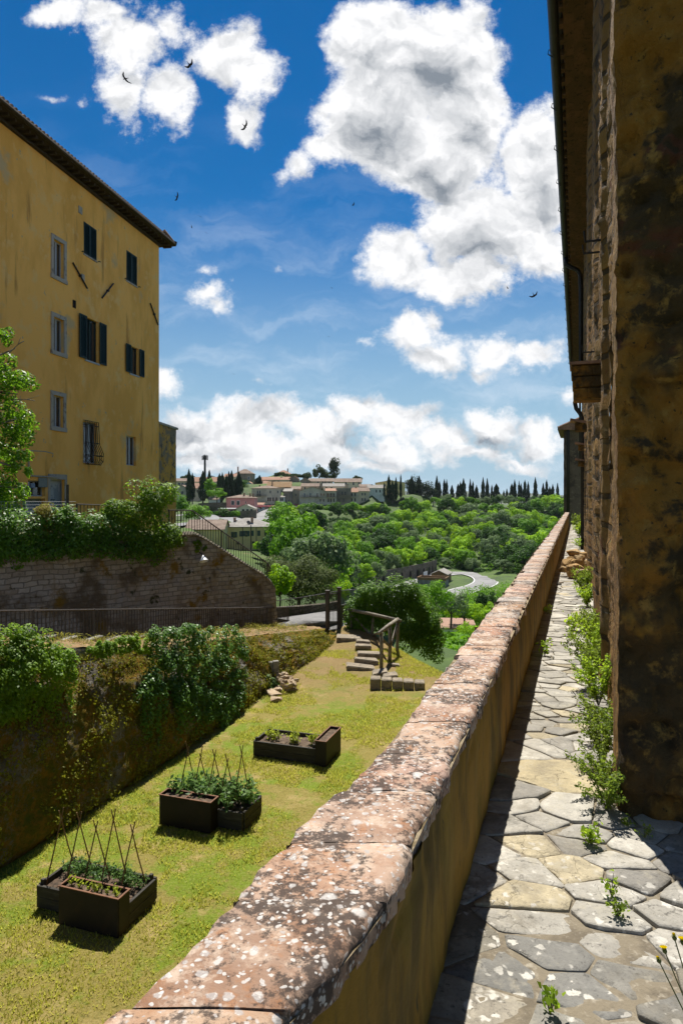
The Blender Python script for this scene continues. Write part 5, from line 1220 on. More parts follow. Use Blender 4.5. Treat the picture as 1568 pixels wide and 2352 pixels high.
# leafy tree at the left edge
lt = thing('leafy_tree', 'sunlit tree with glossy green leaves at the left edge before the yellow house', 'tree', P(-60, 1215, 21.5))
mb = MB(); bs = P(-60, 1222, 21.5); tpz = P(-70, 760, 21.5)
mb.tube([bs - UP * .5, bs.lerp(tpz, .4), bs.lerp(tpz, .75), tpz], [.16, .13, .08, .03], 8)
for (x, y, x1, y1) in ((-62, 900, 40, 905), (-62, 1000, 45, 960), (-60, 1050, 40, 1075), (-60, 1120, 40, 1120), (-65, 850, 35, 800)): a, b = P(x, y, 21.5), P(x1, y1, 21.3); mb.tube([a, a.lerp(b, .5) + UP * .05, b], [.06, .04, .015], 6)
for pl in (((20, 812), (42, 790), (47, 775)), ((42, 790), (55, 783)), ((25, 918), (62, 917), (78, 912), (90, 908)), ((62, 917), (80, 920))): mb.tube([P(x, y, 21.2) for x, y in pl], [.018, .012, .006, .005][:len(pl)], 5)
part('trunk', mb, 'rail_wood', lt, True)
pts, nr = [], []
for (x, y, r) in ((5, 770, 22), (12, 845, 34), (40, 870, 34), (55, 885, 24), (5, 900, 40), (30, 945, 42), (60, 970, 30), (10, 985, 48), (50, 1000, 34), (15, 1040, 34), (50, 1050, 22), (30, 1065, 26), (65, 1078, 12), (20, 1110, 36), (55, 1130, 24), (10, 1150, 36), (35, 1165, 26), (-40, 870, 60), (-50, 980, 70), (-50, 1100, 70), (15, 1190, 25)):
    for q in range(4):
        c = P(x + rng.normal(0, r * .35), y + rng.normal(0, r * .35), 21.5 + rng.normal(0, .4)); p_, d = clump_points(tuple(c), (r * .0137 * .62,) * 3, int(2.4 * r)); pts.append(p_); nr.append(d + np.array([0.2, -.1, .5]))
pts = np.concatenate(pts); nr = np.concatenate(nr)
foliage('glossy_leaf', (0.022, 0.065, 0.006), (0.13, 0.25, 0.010), .38, .28, .6, 1.2)
leaves('crown', pts, nr, .17, 'glossy_leaf', lt, tuple(lt.location), .36, .5)
# big ivy mound right of the gate
foliage('mound_leaf', (0.03, 0.085, 0.006), (0.15, 0.27, 0.012), .36, .4, .4, 1.0)
def on_mound(x, y): return P(x, y, 30.0 - 1.4 * max(0, 1 - ((x - 900) / 110) ** 2))
drape('ivy_mound', [(800, 1412), (830, 1372), (870, 1352), (905, 1350), (940, 1368), (968, 1395), (985, 1430), (1003, 1455), (1010, 1490), (998, 1530), (960, 1520), (925, 1485), (905, 1470), (840, 1450), (805, 1455)], 26000, .11, 'mound_leaf', 'huge ivy covered mound right of the gate behind the log railing', 'bush', .50, plane=on_mound, nrm=Vector((.2, -.6, 1.1)), clumps=190)
drape('ivy_mound', [(798, 1420), (812, 1398), (830, 1400), (835, 1440), (815, 1465), (800, 1460)], 1800, .1, 'hedge_leaf', 'ivy wrapped round the first post of the log railing', 'ivy', .16, plane=lambda x, y: P(x, y, 29.4), nrm=Vector((0, -1, .4)), clumps=24)
# ---------------------------------------------------------------- valley, wooded slope, town
CP = np.array([(450, 1203, 190), (480, 1195, 210), (520, 1192, 270), (600, 1182, 330), (700, 1168, 362), (800, 1166, 368), (900, 1166, 380), (1000, 1166, 415), (1150, 1164, 435), (1290, 1166, 435), (1420, 1166, 440), (-100, 1180, 380), (200, 1180, 380), (420, 1160, 320),
 (410, 1150, 330), (500, 1118, 415), (600, 1112, 420), (680, 1108, 420), (760, 1112, 420), (860, 1125, 405), (640, 1090, 450), (500, 1095, 460), (950, 1135, 420), (1100, 1160, 520), (1300, 1165, 540), (700, 1110, 520), (500, 1120, 560),
 (560, 1262, 192), (500, 1262, 185), (640, 1282, 178), (700, 1345, 150), (660, 1330, 120), (760, 1345, 178), (830, 1335, 195), (850, 1300, 225), (900, 1285, 240), (960, 1280, 262), (1020, 1280, 290), (1060, 1250, 310), (1050, 1215, 360), (960, 1220, 350), (850, 1230, 320), (750, 1260, 280), (680, 1230, 290), (1150, 1215, 360), (1250, 1225, 350), (1200, 1280, 280), (1300, 1290, 260), (1150, 1310, 235),
 (880, 1350, 197), (950, 1336, 216), (1000, 1322, 232), (1060, 1323, 232), (1110, 1330, 222), (1105, 1345, 206), (1060, 1356, 196), (1000, 1350, 202), (930, 1362, 190), (1030, 1336, 216),
 (1100, 1410, 160), (1150, 1380, 175), (1200, 1400, 160), (1040, 1495, 108), (1080, 1495, 108), (1000, 1440, 125), (960, 1470, 75), (920, 1520, 45), (1000, 1575, 33), (950, 1590, 30), (820, 1450, 42), (760, 1430, 40), (640, 1430, 38), (880, 1430, 70), (780, 1400, 80), (700, 1400, 80), (620, 1420, 60), (420, 1260, 60), (480, 1300, 80), (560, 1330, 90), (300, 1240, 80), (0, 1240, 100), (-300, 1240, 150), (1250, 1500, 90), (1400, 1500, 90), (1600, 1400, 150), (1700, 1200, 400),
 (-400, 1160, 900), (300, 1158, 900), (800, 1160, 1000), (1200, 1160, 1000), (1700, 1160, 900)], float)
cx_, cl_, cz2 = CP[:, 0] / 130, np.log(CP[:, 2]) * 4.2, -(CP[:, 1] - HY) / F * CP[:, 2]
def ground_np(X, Y):
    px = CX + F * X / Y; a = np.clip(px, -600, 2000) / 130; b = np.log(Y) * 4.2
    w = 1 / ((a[..., None] - cx_) ** 2 + (b[..., None] - cl_) ** 2 + .02) ** 2.2
    return (w * cz2).sum(-1) / w.sum(-1)
def gz(x, y): return float(ground_np(np.array([x]), np.array([y]))[0])
pxs = np.linspace(-1500, 3000, 240); ds = np.geomspace(31, 1000, 170)
PX, DD = np.meshgrid(pxs, ds, indexing='ij'); XX = (PX - CX) / F * DD; ZZ = ground_np(XX, DD)
ZZ = np.where(DD < 36, ZZ - (36 - DD) * .5, ZZ)
mat('slope_ground', (0.04, 0.075, 0.010), [((0.07, 0.12, 0.012), .05, .4, .6), ((0.15, 0.13, 0.05), .11, .60, .70), ((0.035, 0.055, 0.012), .3, .5, .7)], bump=(1.2, .8, .3))
v = np.stack([XX, DD, ZZ], -1).reshape(-1, 3); nj = len(ds)
q = np.array([(i * nj + j, (i + 1) * nj + j, (i + 1) * nj + j + 1, i * nj + j + 1) for i in range(len(pxs) - 1) for j in range(nj - 1)])
tag(link('hillside', mesh_np('hillside', v, q, lst('slope_ground'), smooth=True)), kind='structure')
# plain to the horizon and far hills
mat('far_land', (0.045, 0.065, 0.022), [((0.09, 0.095, 0.035), .004, .45, .62), ((0.025, 0.042, 0.016), .012, .45, .65)])
mb = MB(); ring = []
for i in range(73):
    an = i / 72 * 2 * math.pi
    ring.append([Vector((math.sin(an) * r, math.cos(an) * r, z)) for r, z in ((25 if False else 60, -60), (900, -36), (1600, -26), (9000, -40))])
mb.add([Vector((0, 0, -62))] + [p for r in ring for p in r], [(0, 1 + 4 * (i + 1), 1 + 4 * i) for i in range(72)] + [(1 + 4 * i + k, 1 + 4 * (i + 1) + k, 1 + 4 * (i + 1) + k + 1, 1 + 4 * i + k + 1) for i in range(72) for k in range(3)])
structure('plain', mb, 'far_land', True)
mb = MB()
def hill(a, b):
    an = -1.3 + 2.6 * a; d = 2300 + 3200 * b
    z = -34 + max(0, 40 + 34 * fb((an * 4.5, b * 2, 3)) + 40 * fb((an * 11, b * 4, 9)) * .5) * math.sin(min(1, b * 1.4) * math.pi / 2) * (1.0 if b < .95 else 0) * (.62 + b * .75)
    return Vector((math.sin(an) * d, math.cos(an) * d, z))
mb.grid(hill, 160, 16); structure('far_hills', mb, 'far_land', True)

# roads in the valley
mat('road', (0.25, 0.245, 0.235), [((0.19, 0.185, 0.18), .2, .45, .65)], rough=.9)
mat('road_paint', (0.75, 0.75, 0.72), rough=.7)
def ribbon(pts, w, name, m, lift=.35, edge=None):
    mb = MB(); pl = []
    for i, p in enumerate(pts):
        d = (pts[min(i + 1, len(pts) - 1)] - pts[max(0, i - 1)]); d.z = 0; d.normalize(); n = Vector((d.y, -d.x, 0)); pl.append((p - n * w / 2, p + n * w / 2))
    mb.add([Vector((q.x, q.y, q.z + lift)) for a in pl for q in a], [(2 * i, 2 * i + 1, 2 * i + 3, 2 * i + 2) for i in range(len(pl) - 1)])
    structure(name, mb, m)
    if edge:
        mb = MB()
        for sgn in (0, 1):
            e = []
            for a, b in pl: u = (b - a).normalized(); c = (a + u * .35) if sgn == 0 else (b - u * .35); e += [c - u * .11 + UP * (lift + .02), c + u * .11 + UP * (lift + .02)]
            mb.add(e, [(2 * i, 2 * i + 1, 2 * i + 3, 2 * i + 2) for i in range(len(pl) - 1)])
        structure(name + '_edge_lines', mb, 'road_paint')
def smooth(pts, n=3):
    pts = [Vector(p) for p in pts]
    for _ in range(n): pts = [pts[0]] + [q for a, b in zip(pts, pts[1:]) for q in (a.lerp(b, .25), a.lerp(b, .75))] + [pts[-1]]
    return pts
ribbon(smooth([P(780, 1372, 150), P(860, 1352, 196), P(930, 1340, 212), P(985, 1328, 226), P(1025, 1319, 238), P(1075, 1318, 239), P(1108, 1326, 228), P(1120, 1338, 214), P(1100, 1350, 202), P(1062, 1358, 194), P(1000, 1385, 172), P(950, 1420, 150)]), 8.0, 'valley_road', 'road', edge=True)
ribbon(smooth([P(662, 1166, 366), P(645, 1170, 350), P(628, 1176, 330), P(612, 1186, 296), P(606, 1200, 262), P(612, 1215, 235)]), 10.0, 'town_road', 'road', .8)
ribbon(smooth([P(395, 1188, 225), P(440, 1184, 232), P(475, 1186, 226), P(484, 1194, 210), P(470, 1202, 193), P(430, 1206, 188), P(390, 1212, 178)]), 6.0, 'bend_road', 'road', .5)
ribbon(smooth([P(520, 1192, 215), P(545, 1198, 205), P(560, 1205, 196)]), 6, 'lane', 'road', .5)
masonry('valley_stone', (0.20, 0.17, 0.125), (0.13, 0.11, 0.085), (0.07, 0.06, 0.045), 1.2, .5, [((0.07, 0.08, 0.03), .3, .5, .65)])
mat('concrete', (0.30, 0.29, 0.27), [((0.15, 0.145, 0.13), .5, .45, .65, (1, 1, .2))], bump=(5, .3, .03))
def wall_line(name, pts, h, m, label, cat='wall', th=.5, extra=None):
    r = thing(name, label, cat, pts[0])
    mb = MB(); k = Vector((.1, th, 0))
    for a, b in zip(pts, pts[1:]): mb.hexa([a - UP * .6, b - UP * .6, b - UP * .6 + k, a - UP * .6 + k], [a + UP * h, b + UP * h, b + UP * h + k, a + UP * h + k])
    part('stonework', mb, m, r); return r
rp = [P(x, y, D) for x, y, D in ((862, 1352, 199), (900, 1342, 209), (950, 1331, 222), (985, 1322, 234), (1003, 1315, 243))]
aw = wall_line('arched_wall', rp, 4.6, 'valley_stone', 'long stone retaining wall with dark arched niches along the valley road')
for i, f in enumerate((.12, .24, .36, .46, .56, .66, .76, .86)):
    k = f * 4; a = rp[int(k)].lerp(rp[int(k) + 1], k % 1); d = (rp[int(k) + 1] - rp[int(k)]).normalized(); mb = MB(); o = a - Vector((.02, .12, 0)) 
    pr2 = [o - d * .8, o + d * .8, o + d * .8 + UP * 2.2, o + d * .5 + UP * 2.8, o + UP * 3.05, o - d * .5 + UP * 2.8, o - d * .8 + UP * 2.2]
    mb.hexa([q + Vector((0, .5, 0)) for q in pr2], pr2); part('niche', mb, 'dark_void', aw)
mb = MB(); a, b = P(972, 1331, 226), P(981, 1328, 229); mb.hexa([a + UP * .9, b + UP * .9, b + UP * .9 + Vector((0, .1, 0)), a + UP * .9 + Vector((0, .1, 0))], [a + UP * 2.4, b + UP * 2.4, b + UP * 2.4 + Vector((0, .1, 0)), a + UP * 2.4 + Vector((0, .1, 0))])
single('banner', mb, 'road_paint', 'white banner hanging on the arched wall along the valley road', 'banner')
cwp = [P(x, y, D) for x, y, D in ((770, 1388, 62), (800, 1388, 66), (830, 1384, 76), (858, 1376, 92), (880, 1366, 118))]
cw = wall_line('panel_wall', cwp, 1.35, 'concrete', 'grey concrete panel wall beyond the street behind the far railing')
for i in range(1, 14):
    k = i / 14 * 4; a = cwp[int(k)].lerp(cwp[int(k) + 1], k % 1); mb = MB(); mb.box(a + UP * .7 - Vector((0, .05, 0)), (.25, .2, 1.5)); part('pilaster', mb, 'concrete', cw)
wall_line('bend_wall', [P(x, y, D) for x, y, D in ((1085, 1322, 243), (1112, 1325, 240), (1127, 1332, 228), (1132, 1340, 214))], .8, 'valley_stone', 'low curved stone wall on the outside of the road bend')
wall_line('garden_wall', [P(x, y, D) for x, y, D in ((520, 1196, 256), (545, 1190, 260), (588, 1187, 264))], 2.6, 'valley_stone', 'stone wall between the pink house and the yellow house in the valley')
wall_line('road_wall', [P(x, y, D) for x, y, D in ((619, 1190, 318), (628, 1184, 330), (641, 1178, 345))], 2.4, 'valley_stone', 'stone parapet on the right side of the town road')
wall_line('terrace_wall', [P(x, y, D) for x, y, D in ((455, 1178, 300), (490, 1176, 300), (520, 1176, 300))], 4.2, 'valley_stone', 'brown terrace wall below the cypresses on the left')

# --- houses
mat('plaster_grey', (0.60, 0.52, 0.41), [((0.44, 0.38, 0.30), .25, .42, .6, (1, 1, .4)), ((0.66, 0.60, 0.50), .8, .52, .68)])
mat('plaster_dark', (0.31, 0.25, 0.19), [((0.18, 0.155, 0.13), .3, .45, .62)])
mat('plaster_beige', (0.68, 0.55, 0.38), [((0.46, 0.39, 0.29), .3, .45, .64, (1, 1, .4))])
mat('plaster_white', (0.76, 0.75, 0.71), [((0.62, 0.61, 0.57), .3, .5, .66)])
mat('plaster_pink', (0.64, 0.29, 0.26), [((0.53, 0.24, 0.22), .4, .45, .64)])
mat('plaster_yellow', (0.78, 0.60, 0.27), [((0.66, 0.49, 0.21), .3, .48, .66)])
mat('plaster_cream', (0.76, 0.67, 0.48), [((0.62, 0.54, 0.39), .4, .48, .66)])
def tile_mat(name, c1, c2, c3):
    m, N = new_mat(name); tc = N.n('ShaderNodeTexCoord').outputs['Object']
    col = N.mix(N.step(N.noise(tc, .5, 5, .7), .4, .62), c1, c2); col = N.mix(N.step(N.noise(tc, 2.2, 4, .7), .52, .7), col, c3)
    sp = N.n('ShaderNodeSeparateXYZ', {0: tc})
    h = N.math('SINE', N.math('MULTIPLY', sp.outputs[0], 21.0)); col = N.mix(N.math('MULTIPLY', N.step(h, -.3, -1), .5), col, N.scale(col, .45))
    finish(N, col, .9, (1, .8, .06), .2, None, 0, h)
tile_mat('tiles_brown', (0.25, 0.18, 0.135), (0.35, 0.265, 0.20), (0.16, 0.125, 0.10))
tile_mat('tiles_salmon', (0.40, 0.22, 0.145), (0.46, 0.29, 0.20), (0.29, 0.17, 0.12))
tile_mat('tiles_ochre', (0.33, 0.195, 0.09), (0.38, 0.26, 0.14), (0.22, 0.15, 0.09))
tile_mat('tiles_grey', (0.33, 0.30, 0.26), (0.42, 0.39, 0.34), (0.22, 0.20, 0.175))
mat('shutter_dark', (0.035, 0.035, 0.032), rough=.6)
mat('shutter_valley', (0.035, 0.07, 0.055), rough=.6)
WINM = {}
def window_mesh(w, h, style):
    k = (round(w, 1), round(h, 1), style)
    if k not in WINM:
        mb = MB(); mb.box((0, .0, h / 2), (w, .10, h), 0, 0); pb = MB(); pb.box((0, -.07, h / 2), (w - .26, .03, h - .26), 0, 0)
        if style == 'shut': 
            mb = MB(); mb.box((-w * .42, -.02, h / 2), (w * .42, .10, h), 0, 0); mb.box((w * .42, -.02, h / 2), (w * .42, .10, h), 0, 0); mb.box((0, -.02, -.05), (w * .5, .14, .1), 0, 0)
            pb = MB(); pb.box((0, 0, h / 2), (w * .42, .04, h), 0, 0)
        if style == 'full': mb = MB(); mb.box((-w * .25, -.02, h / 2), (w * .48, .10, h), 0, 0); mb.box((w * .25, -.02, h / 2), (w * .48, .10, h), 0, 0); pb = None
        fm = {'shut': 'shutter_valley', 'full': 'shutter_valley', 'plain': 'window_stone', 'dark': 'shutter_dark', 'light': 'road_paint'}[style]
        WINM[k] = (mb.mesh('window', lst(fm)), pb.mesh('pane', lst('window_glass')) if pb else None)
    return WINM[k]
def house(label, x0, x1, ye, yb, D, roof, rise, wallm, tilem, win=(), dp=9.0, yaw=0.0, name='town_house', chim=(), drop=2.5, group='houses of the hill town', door=None, over=.45, balc=()):
    """front between columns x0..x1, eave at row ye, foot at row yb; win rows: (row y, height m, [columns 0..1], width m, style)"""
    a = P((x0 + x1) / 2, yb, D); w = (x1 - x0) / F * D / math.cos(yaw); h = (yb - ye) / F * D
    r = thing(name, label, 'house', a, group, yaw); r['local'] = 1
    mb = MB(); hw = w / 2
    ftl, ftr, bkr, bkl = Vector((-hw, 0, h)), Vector((hw, 0, h)), Vector((hw, dp, h)), Vector((-hw, dp, h))
    dn = UP * (h + drop)
    mb.add([ftl - dn, ftr - dn, bkr - dn, bkl - dn, ftl, ftr, bkr, bkl], [(0, 1, 5, 4), (1, 2, 6, 5), (2, 3, 7, 6), (3, 0, 4, 7)] + ([(4, 5, 6, 7)] if roof == 'flat' else []))
    if roof == 'gy': mb.add([ftl, ftr, Vector((0, 0, h + rise)), bkl, bkr, Vector((0, dp, h + rise))], [(0, 1, 2), (4, 3, 5)])
    if roof == 'gx': mb.add([ftl, bkl, Vector((-hw, dp / 2, h + rise)), ftr, bkr, Vector((hw, dp / 2, h + rise))], [(1, 0, 2), (3, 4, 5)])
    if roof == 'shed': mb.add([bkl, bkr, bkl + UP * rise, bkr + UP * rise, ftl, ftr], [(1, 0, 2, 3), (0, 4, 2), (5, 1, 3)])
    part('wall', mb, wallm, r)
    o = over; t = UP * .16; mb = MB()
    def slab(q): mb.hexa([p for p in q], [p + t for p in q])
    sl = rise / (hw if roof == 'gy' else dp / 2)
    if roof == 'gy':
        for sg in (-1, 1):
            q = [Vector((0, -o, h + rise)), Vector((sg * (hw + o), -o, h - sl * o)), Vector((sg * (hw + o), dp + o, h - sl * o)), Vector((0, dp + o, h + rise))]; slab(q if sg < 0 else q[::-1])
    elif roof == 'gx':
        slab([Vector((-hw - o, -o, h - sl * o)), Vector((hw + o, -o, h - sl * o)), Vector((hw + o, dp / 2, h + rise)), Vector((-hw - o, dp / 2, h + rise))]); slab([Vector((-hw - o, dp / 2, h + rise)), Vector((hw + o, dp / 2, h + rise)), Vector((hw + o, dp + o, h - sl * o)), Vector((-hw - o, dp + o, h - sl * o))])
    elif roof == 'shed': slab([Vector((-hw - o, -o, h)), Vector((hw + o, -o, h)), Vector((hw + o, dp + o, h + rise)), Vector((-hw - o, dp + o, h + rise))])
    elif roof == 'hip':
        k = min(hw * .85, dp / 2); e = [Vector((-hw - o, -o, h)), Vector((hw + o, -o, h)), Vector((hw + o, dp + o, h)), Vector((-hw - o, dp + o, h))]; p, q = Vector((-hw + k, dp / 2, h + rise)), Vector((hw - k, dp / 2, h + rise))
        e2 = [c + t for c in e]; mb.add(e + e2 + [p, q], [(3, 2, 1, 0), (0, 1, 5, 4), (1, 2, 6, 5), (2, 3, 7, 6), (3, 0, 4, 7), (4, 5, 9, 8), (5, 6, 9), (6, 7, 8, 9), (7, 4, 8)])
    else: mb.box((0, dp / 2, h + .12), (w + .3, dp + .3, .24))
    rf = part('roof', mb, tilem, r)
    for (cxr, cyr, ch) in chim:
        mb = MB(); zt = h + rise * .6; mb.box((cxr * hw, cyr * dp, zt + ch / 2 - .6), (.7, .6, ch + 1.2)); mb.box((cxr * hw, cyr * dp, zt + ch + .06), (.95, .85, .13)); part('chimney', mb, 'terracotta', rf)
    for (yr, hh, cols, ww, st) in win:
        me, pm = window_mesh(ww, hh, st)
        z = (yb - yr) / F * D - hh / 2
        for c in cols:
            wo = link('window', me, r); wo.location = (-hw + w * c, -.03, z)
            if pm: po = link('pane', pm, wo)
    for (yr, c0, c1) in balc:
        z = (yb - yr) / F * D; mb = MB(); xa, xb = -hw + w * c0, -hw + w * c1; mb.box(((xa + xb) / 2, -.5, z), (xb - xa, 1.0, .18))
        for i in range(int((xb - xa) / .3) + 1): mb.box((xa + .05 + i * .3, -.97, z + .55), (.05, .04, .9))
        mb.box(((xa + xb) / 2, -.97, z + 1.02), (xb - xa, .07, .06)); part('balcony', mb, 'plaster_dark', r)
    if door:
        for c, dw, dh, dm in door: mb = MB(); mb.box((-hw + w * c, -.03, dh / 2), (dw, .1, dh)); part('door', mb, dm, r)
    return r
c3 = lambda n, a=.15, b=.85: [a + (b - a) * i / (n - 1) for i in range(n)]
vy = house('long yellow valley house with green shutters and a pale hipped roof behind the ramp railing', 513, 627, 1211, 1258, 190, 'hip', 2.4, 'plaster_yellow', 'tiles_grey', [(1228, 1.55, (.22,), 1.3, 'shut'), (1226, 1.5, (.355,), .8, 'full'), (1225.5, 1.5, (.46,), 1.5, 'shut'), (1225, 1.5, (.58, .71, .85), .75, 'full'), (1226, 1.0, (.955,), .5, 'full'), (1247, .8, (.86, .3, .6), .7, 'dark')], 15, .13, 'yellow_valley_house', [(.15, .2, 1.0), (-.55, .3, 1.0)], 4, None)
for f in (.39, .555, .66):
    mb = MB(); ww = (627 - 513) / F * 190 / math.cos(.13); mb.tube([(-ww / 2 + ww * f, -.1, 5.7 if f != .555 else 6.3), (-ww / 2 + ww * f, -.1, -3)], .09 if f != .555 else .14, 5); part('drainpipe', mb, 'dark_metal', vy)
for (xd, yd, zd, rr) in ((-.5, .3, 6.7, .55), (.0, .12, 6.6, .6)):
    mb = MB(); c = Vector((xd * ww / 2, yd * 15, zd)); mb.tube([c - UP * 1.2, c + UP * .2], .05, 5); mb.tube([c + Vector((0, -.05, .2)), c + Vector((.05, -.2, .3)), c + Vector((.1, -.32, .38))], [.05, rr * .8, rr], 14); part('satellite_dish', mb, 'dark_metal', vy)
house('low wing with a brown tiled roof left of the long yellow valley house', 428, 512, 1216, 1250, 178, 'gx', 2.2, 'plaster_yellow', 'tiles_brown', (), 13, .05, 'yellow_wing', (), 3, None)
house('pink house with white framed windows and a hipped tile roof', 519, 584, 1144, 1182, 300, 'hip', 1.5, 'plaster_pink', 'tiles_brown', [(1155, 2.0, (.24, .43), 1.5, 'light'), (1154, 1.0, (.7,), .5, 'plain')], 11, 0, chim=[(.2, .3, 1.2), (.65, .25, 1.0), (.85, .3, 1.0)])
house('low pink extension with a flat pale roof in front of the pink house', 501, 543, 1169, 1186, 284, 'flat', 0, 'plaster_pink', 'plaster_white', [(1176, 1.7, (.25, .9), 1.8, 'dark'), (1177, 2, (.72,), 1.2, 'dark')], 8, 0)
house('small cream house with dark arched windows below the pink house', 543, 584, 1168, 1184, 280, 'gy', 1.6, 'plaster_cream', 'tiles_grey', [(1175, 2.0, (.38, .62, .84), 1.0, 'dark')], 8, 0, chim=[(.1, .2, .8)])
house('large grey four storey house with balconies and red shop awnings below', 578, 641, 1122, 1172, 356, 'hip', 1.6, 'plaster_grey', 'tiles_brown', [(1130, 1.5, (.22, .3, .68, .95), .8, 'plain'), (1137, 1.6, (.22, .3), 1.0, 'dark'), (1147, 2.0, (.6, .68, .78, .9), .8, 'dark'), (1165, 3, (.55, .66, .78, .9), 1.3, 'dark')], 12, 0, balc=[(1139, .12, .55), (1154, .12, .55), (1154, .86, 1.0)], chim=[(-.5, .4, .8)])
house('low white shop with a tiled roof and red awnings beside the town road', 584, 603, 1160, 1172, 340, 'shed', 1.0, 'plaster_white', 'tiles_salmon', [(1167, 1.6, (.3, .75), 1.0, 'dark')], 7, 0)
house('narrow white house squeezed between two grey houses', 641, 652, 1142, 1170, 358, 'shed', .8, 'plaster_white', 'tiles_grey', [(1147, 1.7, (.35, .75), .8, 'dark'), (1162, 1.6, (.35, .75), .8, 'dark')], 9, 0)
house('grey house with a pale sloping roof right of the narrow white house', 651, 669, 1129, 1170, 364, 'shed', 1.6, 'plaster_dark', 'tiles_grey', [(1151, 1.7, (.35, .7), .8, 'plain')], 10, 0)
house('tall plain beige house with a brown roof above the parked cars', 669, 689, 1123.5, 1160, 374, 'gx', 1.5, 'plaster_beige', 'tiles_brown', [(1137, 1.2, (.5,), .8, 'plain')], 10, 0)
house('broad grey gable house with a salmon roof in the middle of the town', 687, 748, 1128, 1160, 370, 'gy', 2.4, 'plaster_grey', 'tiles_salmon', [(1137, 2.4, (.2, .42, .68), 1.0, 'light'), (1136, 1.6, (.83, .93), .8, 'plain'), (1149, 1.5, (.8, .92), .9, 'plain')], 11, 0, balc=[(1142, .04, .9)])
house('grey house with dark shutters joined to the broad gable house', 748, 772, 1128, 1162, 371, 'shed', 1.5, 'plaster_grey', 'tiles_salmon', [(1137, 2.0, (.2, .5, .78), 1.1, 'dark'), (1149, 2.0, (.25, .5, .78), .9, 'dark')], 10, 0, balc=[(1142, .02, .98)])
house('dark block wrapped in balconies in the middle of the town', 772, 806, 1122, 1160, 373, 'flat', 0, 'plaster_dark', 'tiles_grey', [(1133, 1.8, (.4, .6), .9, 'dark'), (1149, 1.8, (.2, .5), .9, 'dark')], 10, 0, balc=[(1137, .02, .98), (1143, .02, .98), (1151, .02, .6)])
house('grey house with a pale pink roof right of the balconied block', 802, 821, 1130, 1160, 374, 'gx', 2.0, 'plaster_grey', 'tiles_salmon', [(1136, 1.8, (.3, .7), .9, 'dark'), (1148, 1.8, (.3, .7), .9, 'dark')], 9, 0, balc=[(1142, .1, .98)])
house('beige house with a brown roof right of the pale pink roofed one', 812, 848, 1128, 1162, 377, 'gx', 2.0, 'plaster_beige', 'tiles_brown', [(1135, 1.4, (.55, .72), .8, 'dark'), (1147, 1.5, (.55, .72), .8, 'dark')], 10, .1, chim=[(-.6, .4, 1)])
house('white house with a grey roof near the right end of the town', 845, 883, 1121, 1142, 382, 'gx', 1.8, 'plaster_white', 'tiles_grey', [(1128, 1.6, (.5, .72), .9, 'plain')], 9, 0, chim=[(-.5, .5, 1)])
house('yellow house with a salmon roof behind the cypresses at the right end of the town', 864, 930, 1109, 1128, 396, 'gy', 1.4, 'plaster_yellow', 'tiles_salmon', [(1115, 1.5, (.3, .45), 1.0, 'plain')], 12, 0)
house('long house with an ochre tiled roof behind the big grey house', 614, 668, 1118.5, 1130, 384, 'gx', 3.0, 'plaster_beige', 'tiles_ochre', [(1121, 1.2, (.8,), 1.0, 'dark')], 11, .05, chim=[(-.6, .2, 1.6)])
house('pale long house with a salmon roof at the top left of the town', 600, 664, 1102, 1116, 408, 'gx', 1.8, 'plaster_cream', 'tiles_salmon', [(1106, 1.0, (.2, .45, .62), 1.0, 'dark')], 11, 0, chim=[(.4, .4, .8)])
house('beige block with a shaded end wall above the ochre roof', 664, 685, 1099, 1120, 410, 'gy', 1.6, 'plaster_dark', 'tiles_salmon', [(1111, 1.4, (.3,), 1.0, 'dark')], 11, 0)
house('dark brown block with a plain end wall at the middle top of the town', 689, 711, 1104, 1124, 408, 'gy', 1.6, 'plaster_dark', 'tiles_brown', (), 12, 0)
house('pale house with three small windows near the middle top of the town', 709, 764, 1105.5, 1120, 411, 'gx', 1.8, 'plaster_beige', 'tiles_brown', [(1109, 1.7, (.38, .58, .68), .9, 'dark'), (1110, 1.6, (.85,), .9, 'plain')], 11, 0, chim=[(.3, .5, .8)])
house('cream house with a wide brown roof and garden trees before it', 768, 830, 1107, 1124, 414, 'gx', 2.2, 'plaster_cream', 'tiles_brown', [(1110.5, 1.8, (.42, .7, .9), 1.0, 'dark')], 11, 0, chim=[(.1, .5, .8)])
house('low terrace house with flat grey roofs in front of the cream house', 728, 800, 1113, 1124, 395, 'flat', 0, 'plaster_beige', 'plaster_dark', [(1118, 1.2, (.3, .6), 1.0, 'dark')], 9, 0)
house('small pale house at the far right of the roofs beside the white house', 826, 850, 1118, 1134, 392, 'gx', 1.4, 'plaster_beige', 'tiles_brown', [(1123, 1.3, (.3, .7), .8, 'dark')], 9, 0)
house('beige house with a salmon roof tucked in behind the large grey house', 584, 613, 1112, 1126, 398, 'gx', 1.8, 'plaster_beige', 'tiles_salmon', [(1117, 1.4, (.3, .7), .9, 'dark')], 9, 0)
house('low house with a brown roof just behind the broad gable house', 692, 732, 1117, 1130, 392, 'gx', 1.7, 'plaster_beige', 'tiles_brown', [(1121, 1.2, (.2, .8), .9, 'dark')], 9, 0)
house('long low house with a pale roof behind the dark balconied block', 742, 790, 1117, 1130, 388, 'gx', 1.6, 'plaster_cream', 'tiles_grey', [(1121, 1.2, (.15, .4), .9, 'dark')], 9, 0)
house('dark apartment block with a brown roof on the hilltop behind the cypresses', 540, 579, 1088, 1116, 425, 'hip', 3.2, 'plaster_dark', 'tiles_brown', [(1098, 1.6, (.8,), 1.4, 'light'), (1104, 1.6, (.8,), 1.4, 'plain')], 14, 0, chim=[(-.7, .1, 2.4)])
house('low salmon roofed house left of the dark apartment block', 515, 541, 1095, 1112, 418, 'gx', 1.9, 'plaster_cream', 'tiles_salmon', (), 10, 0)
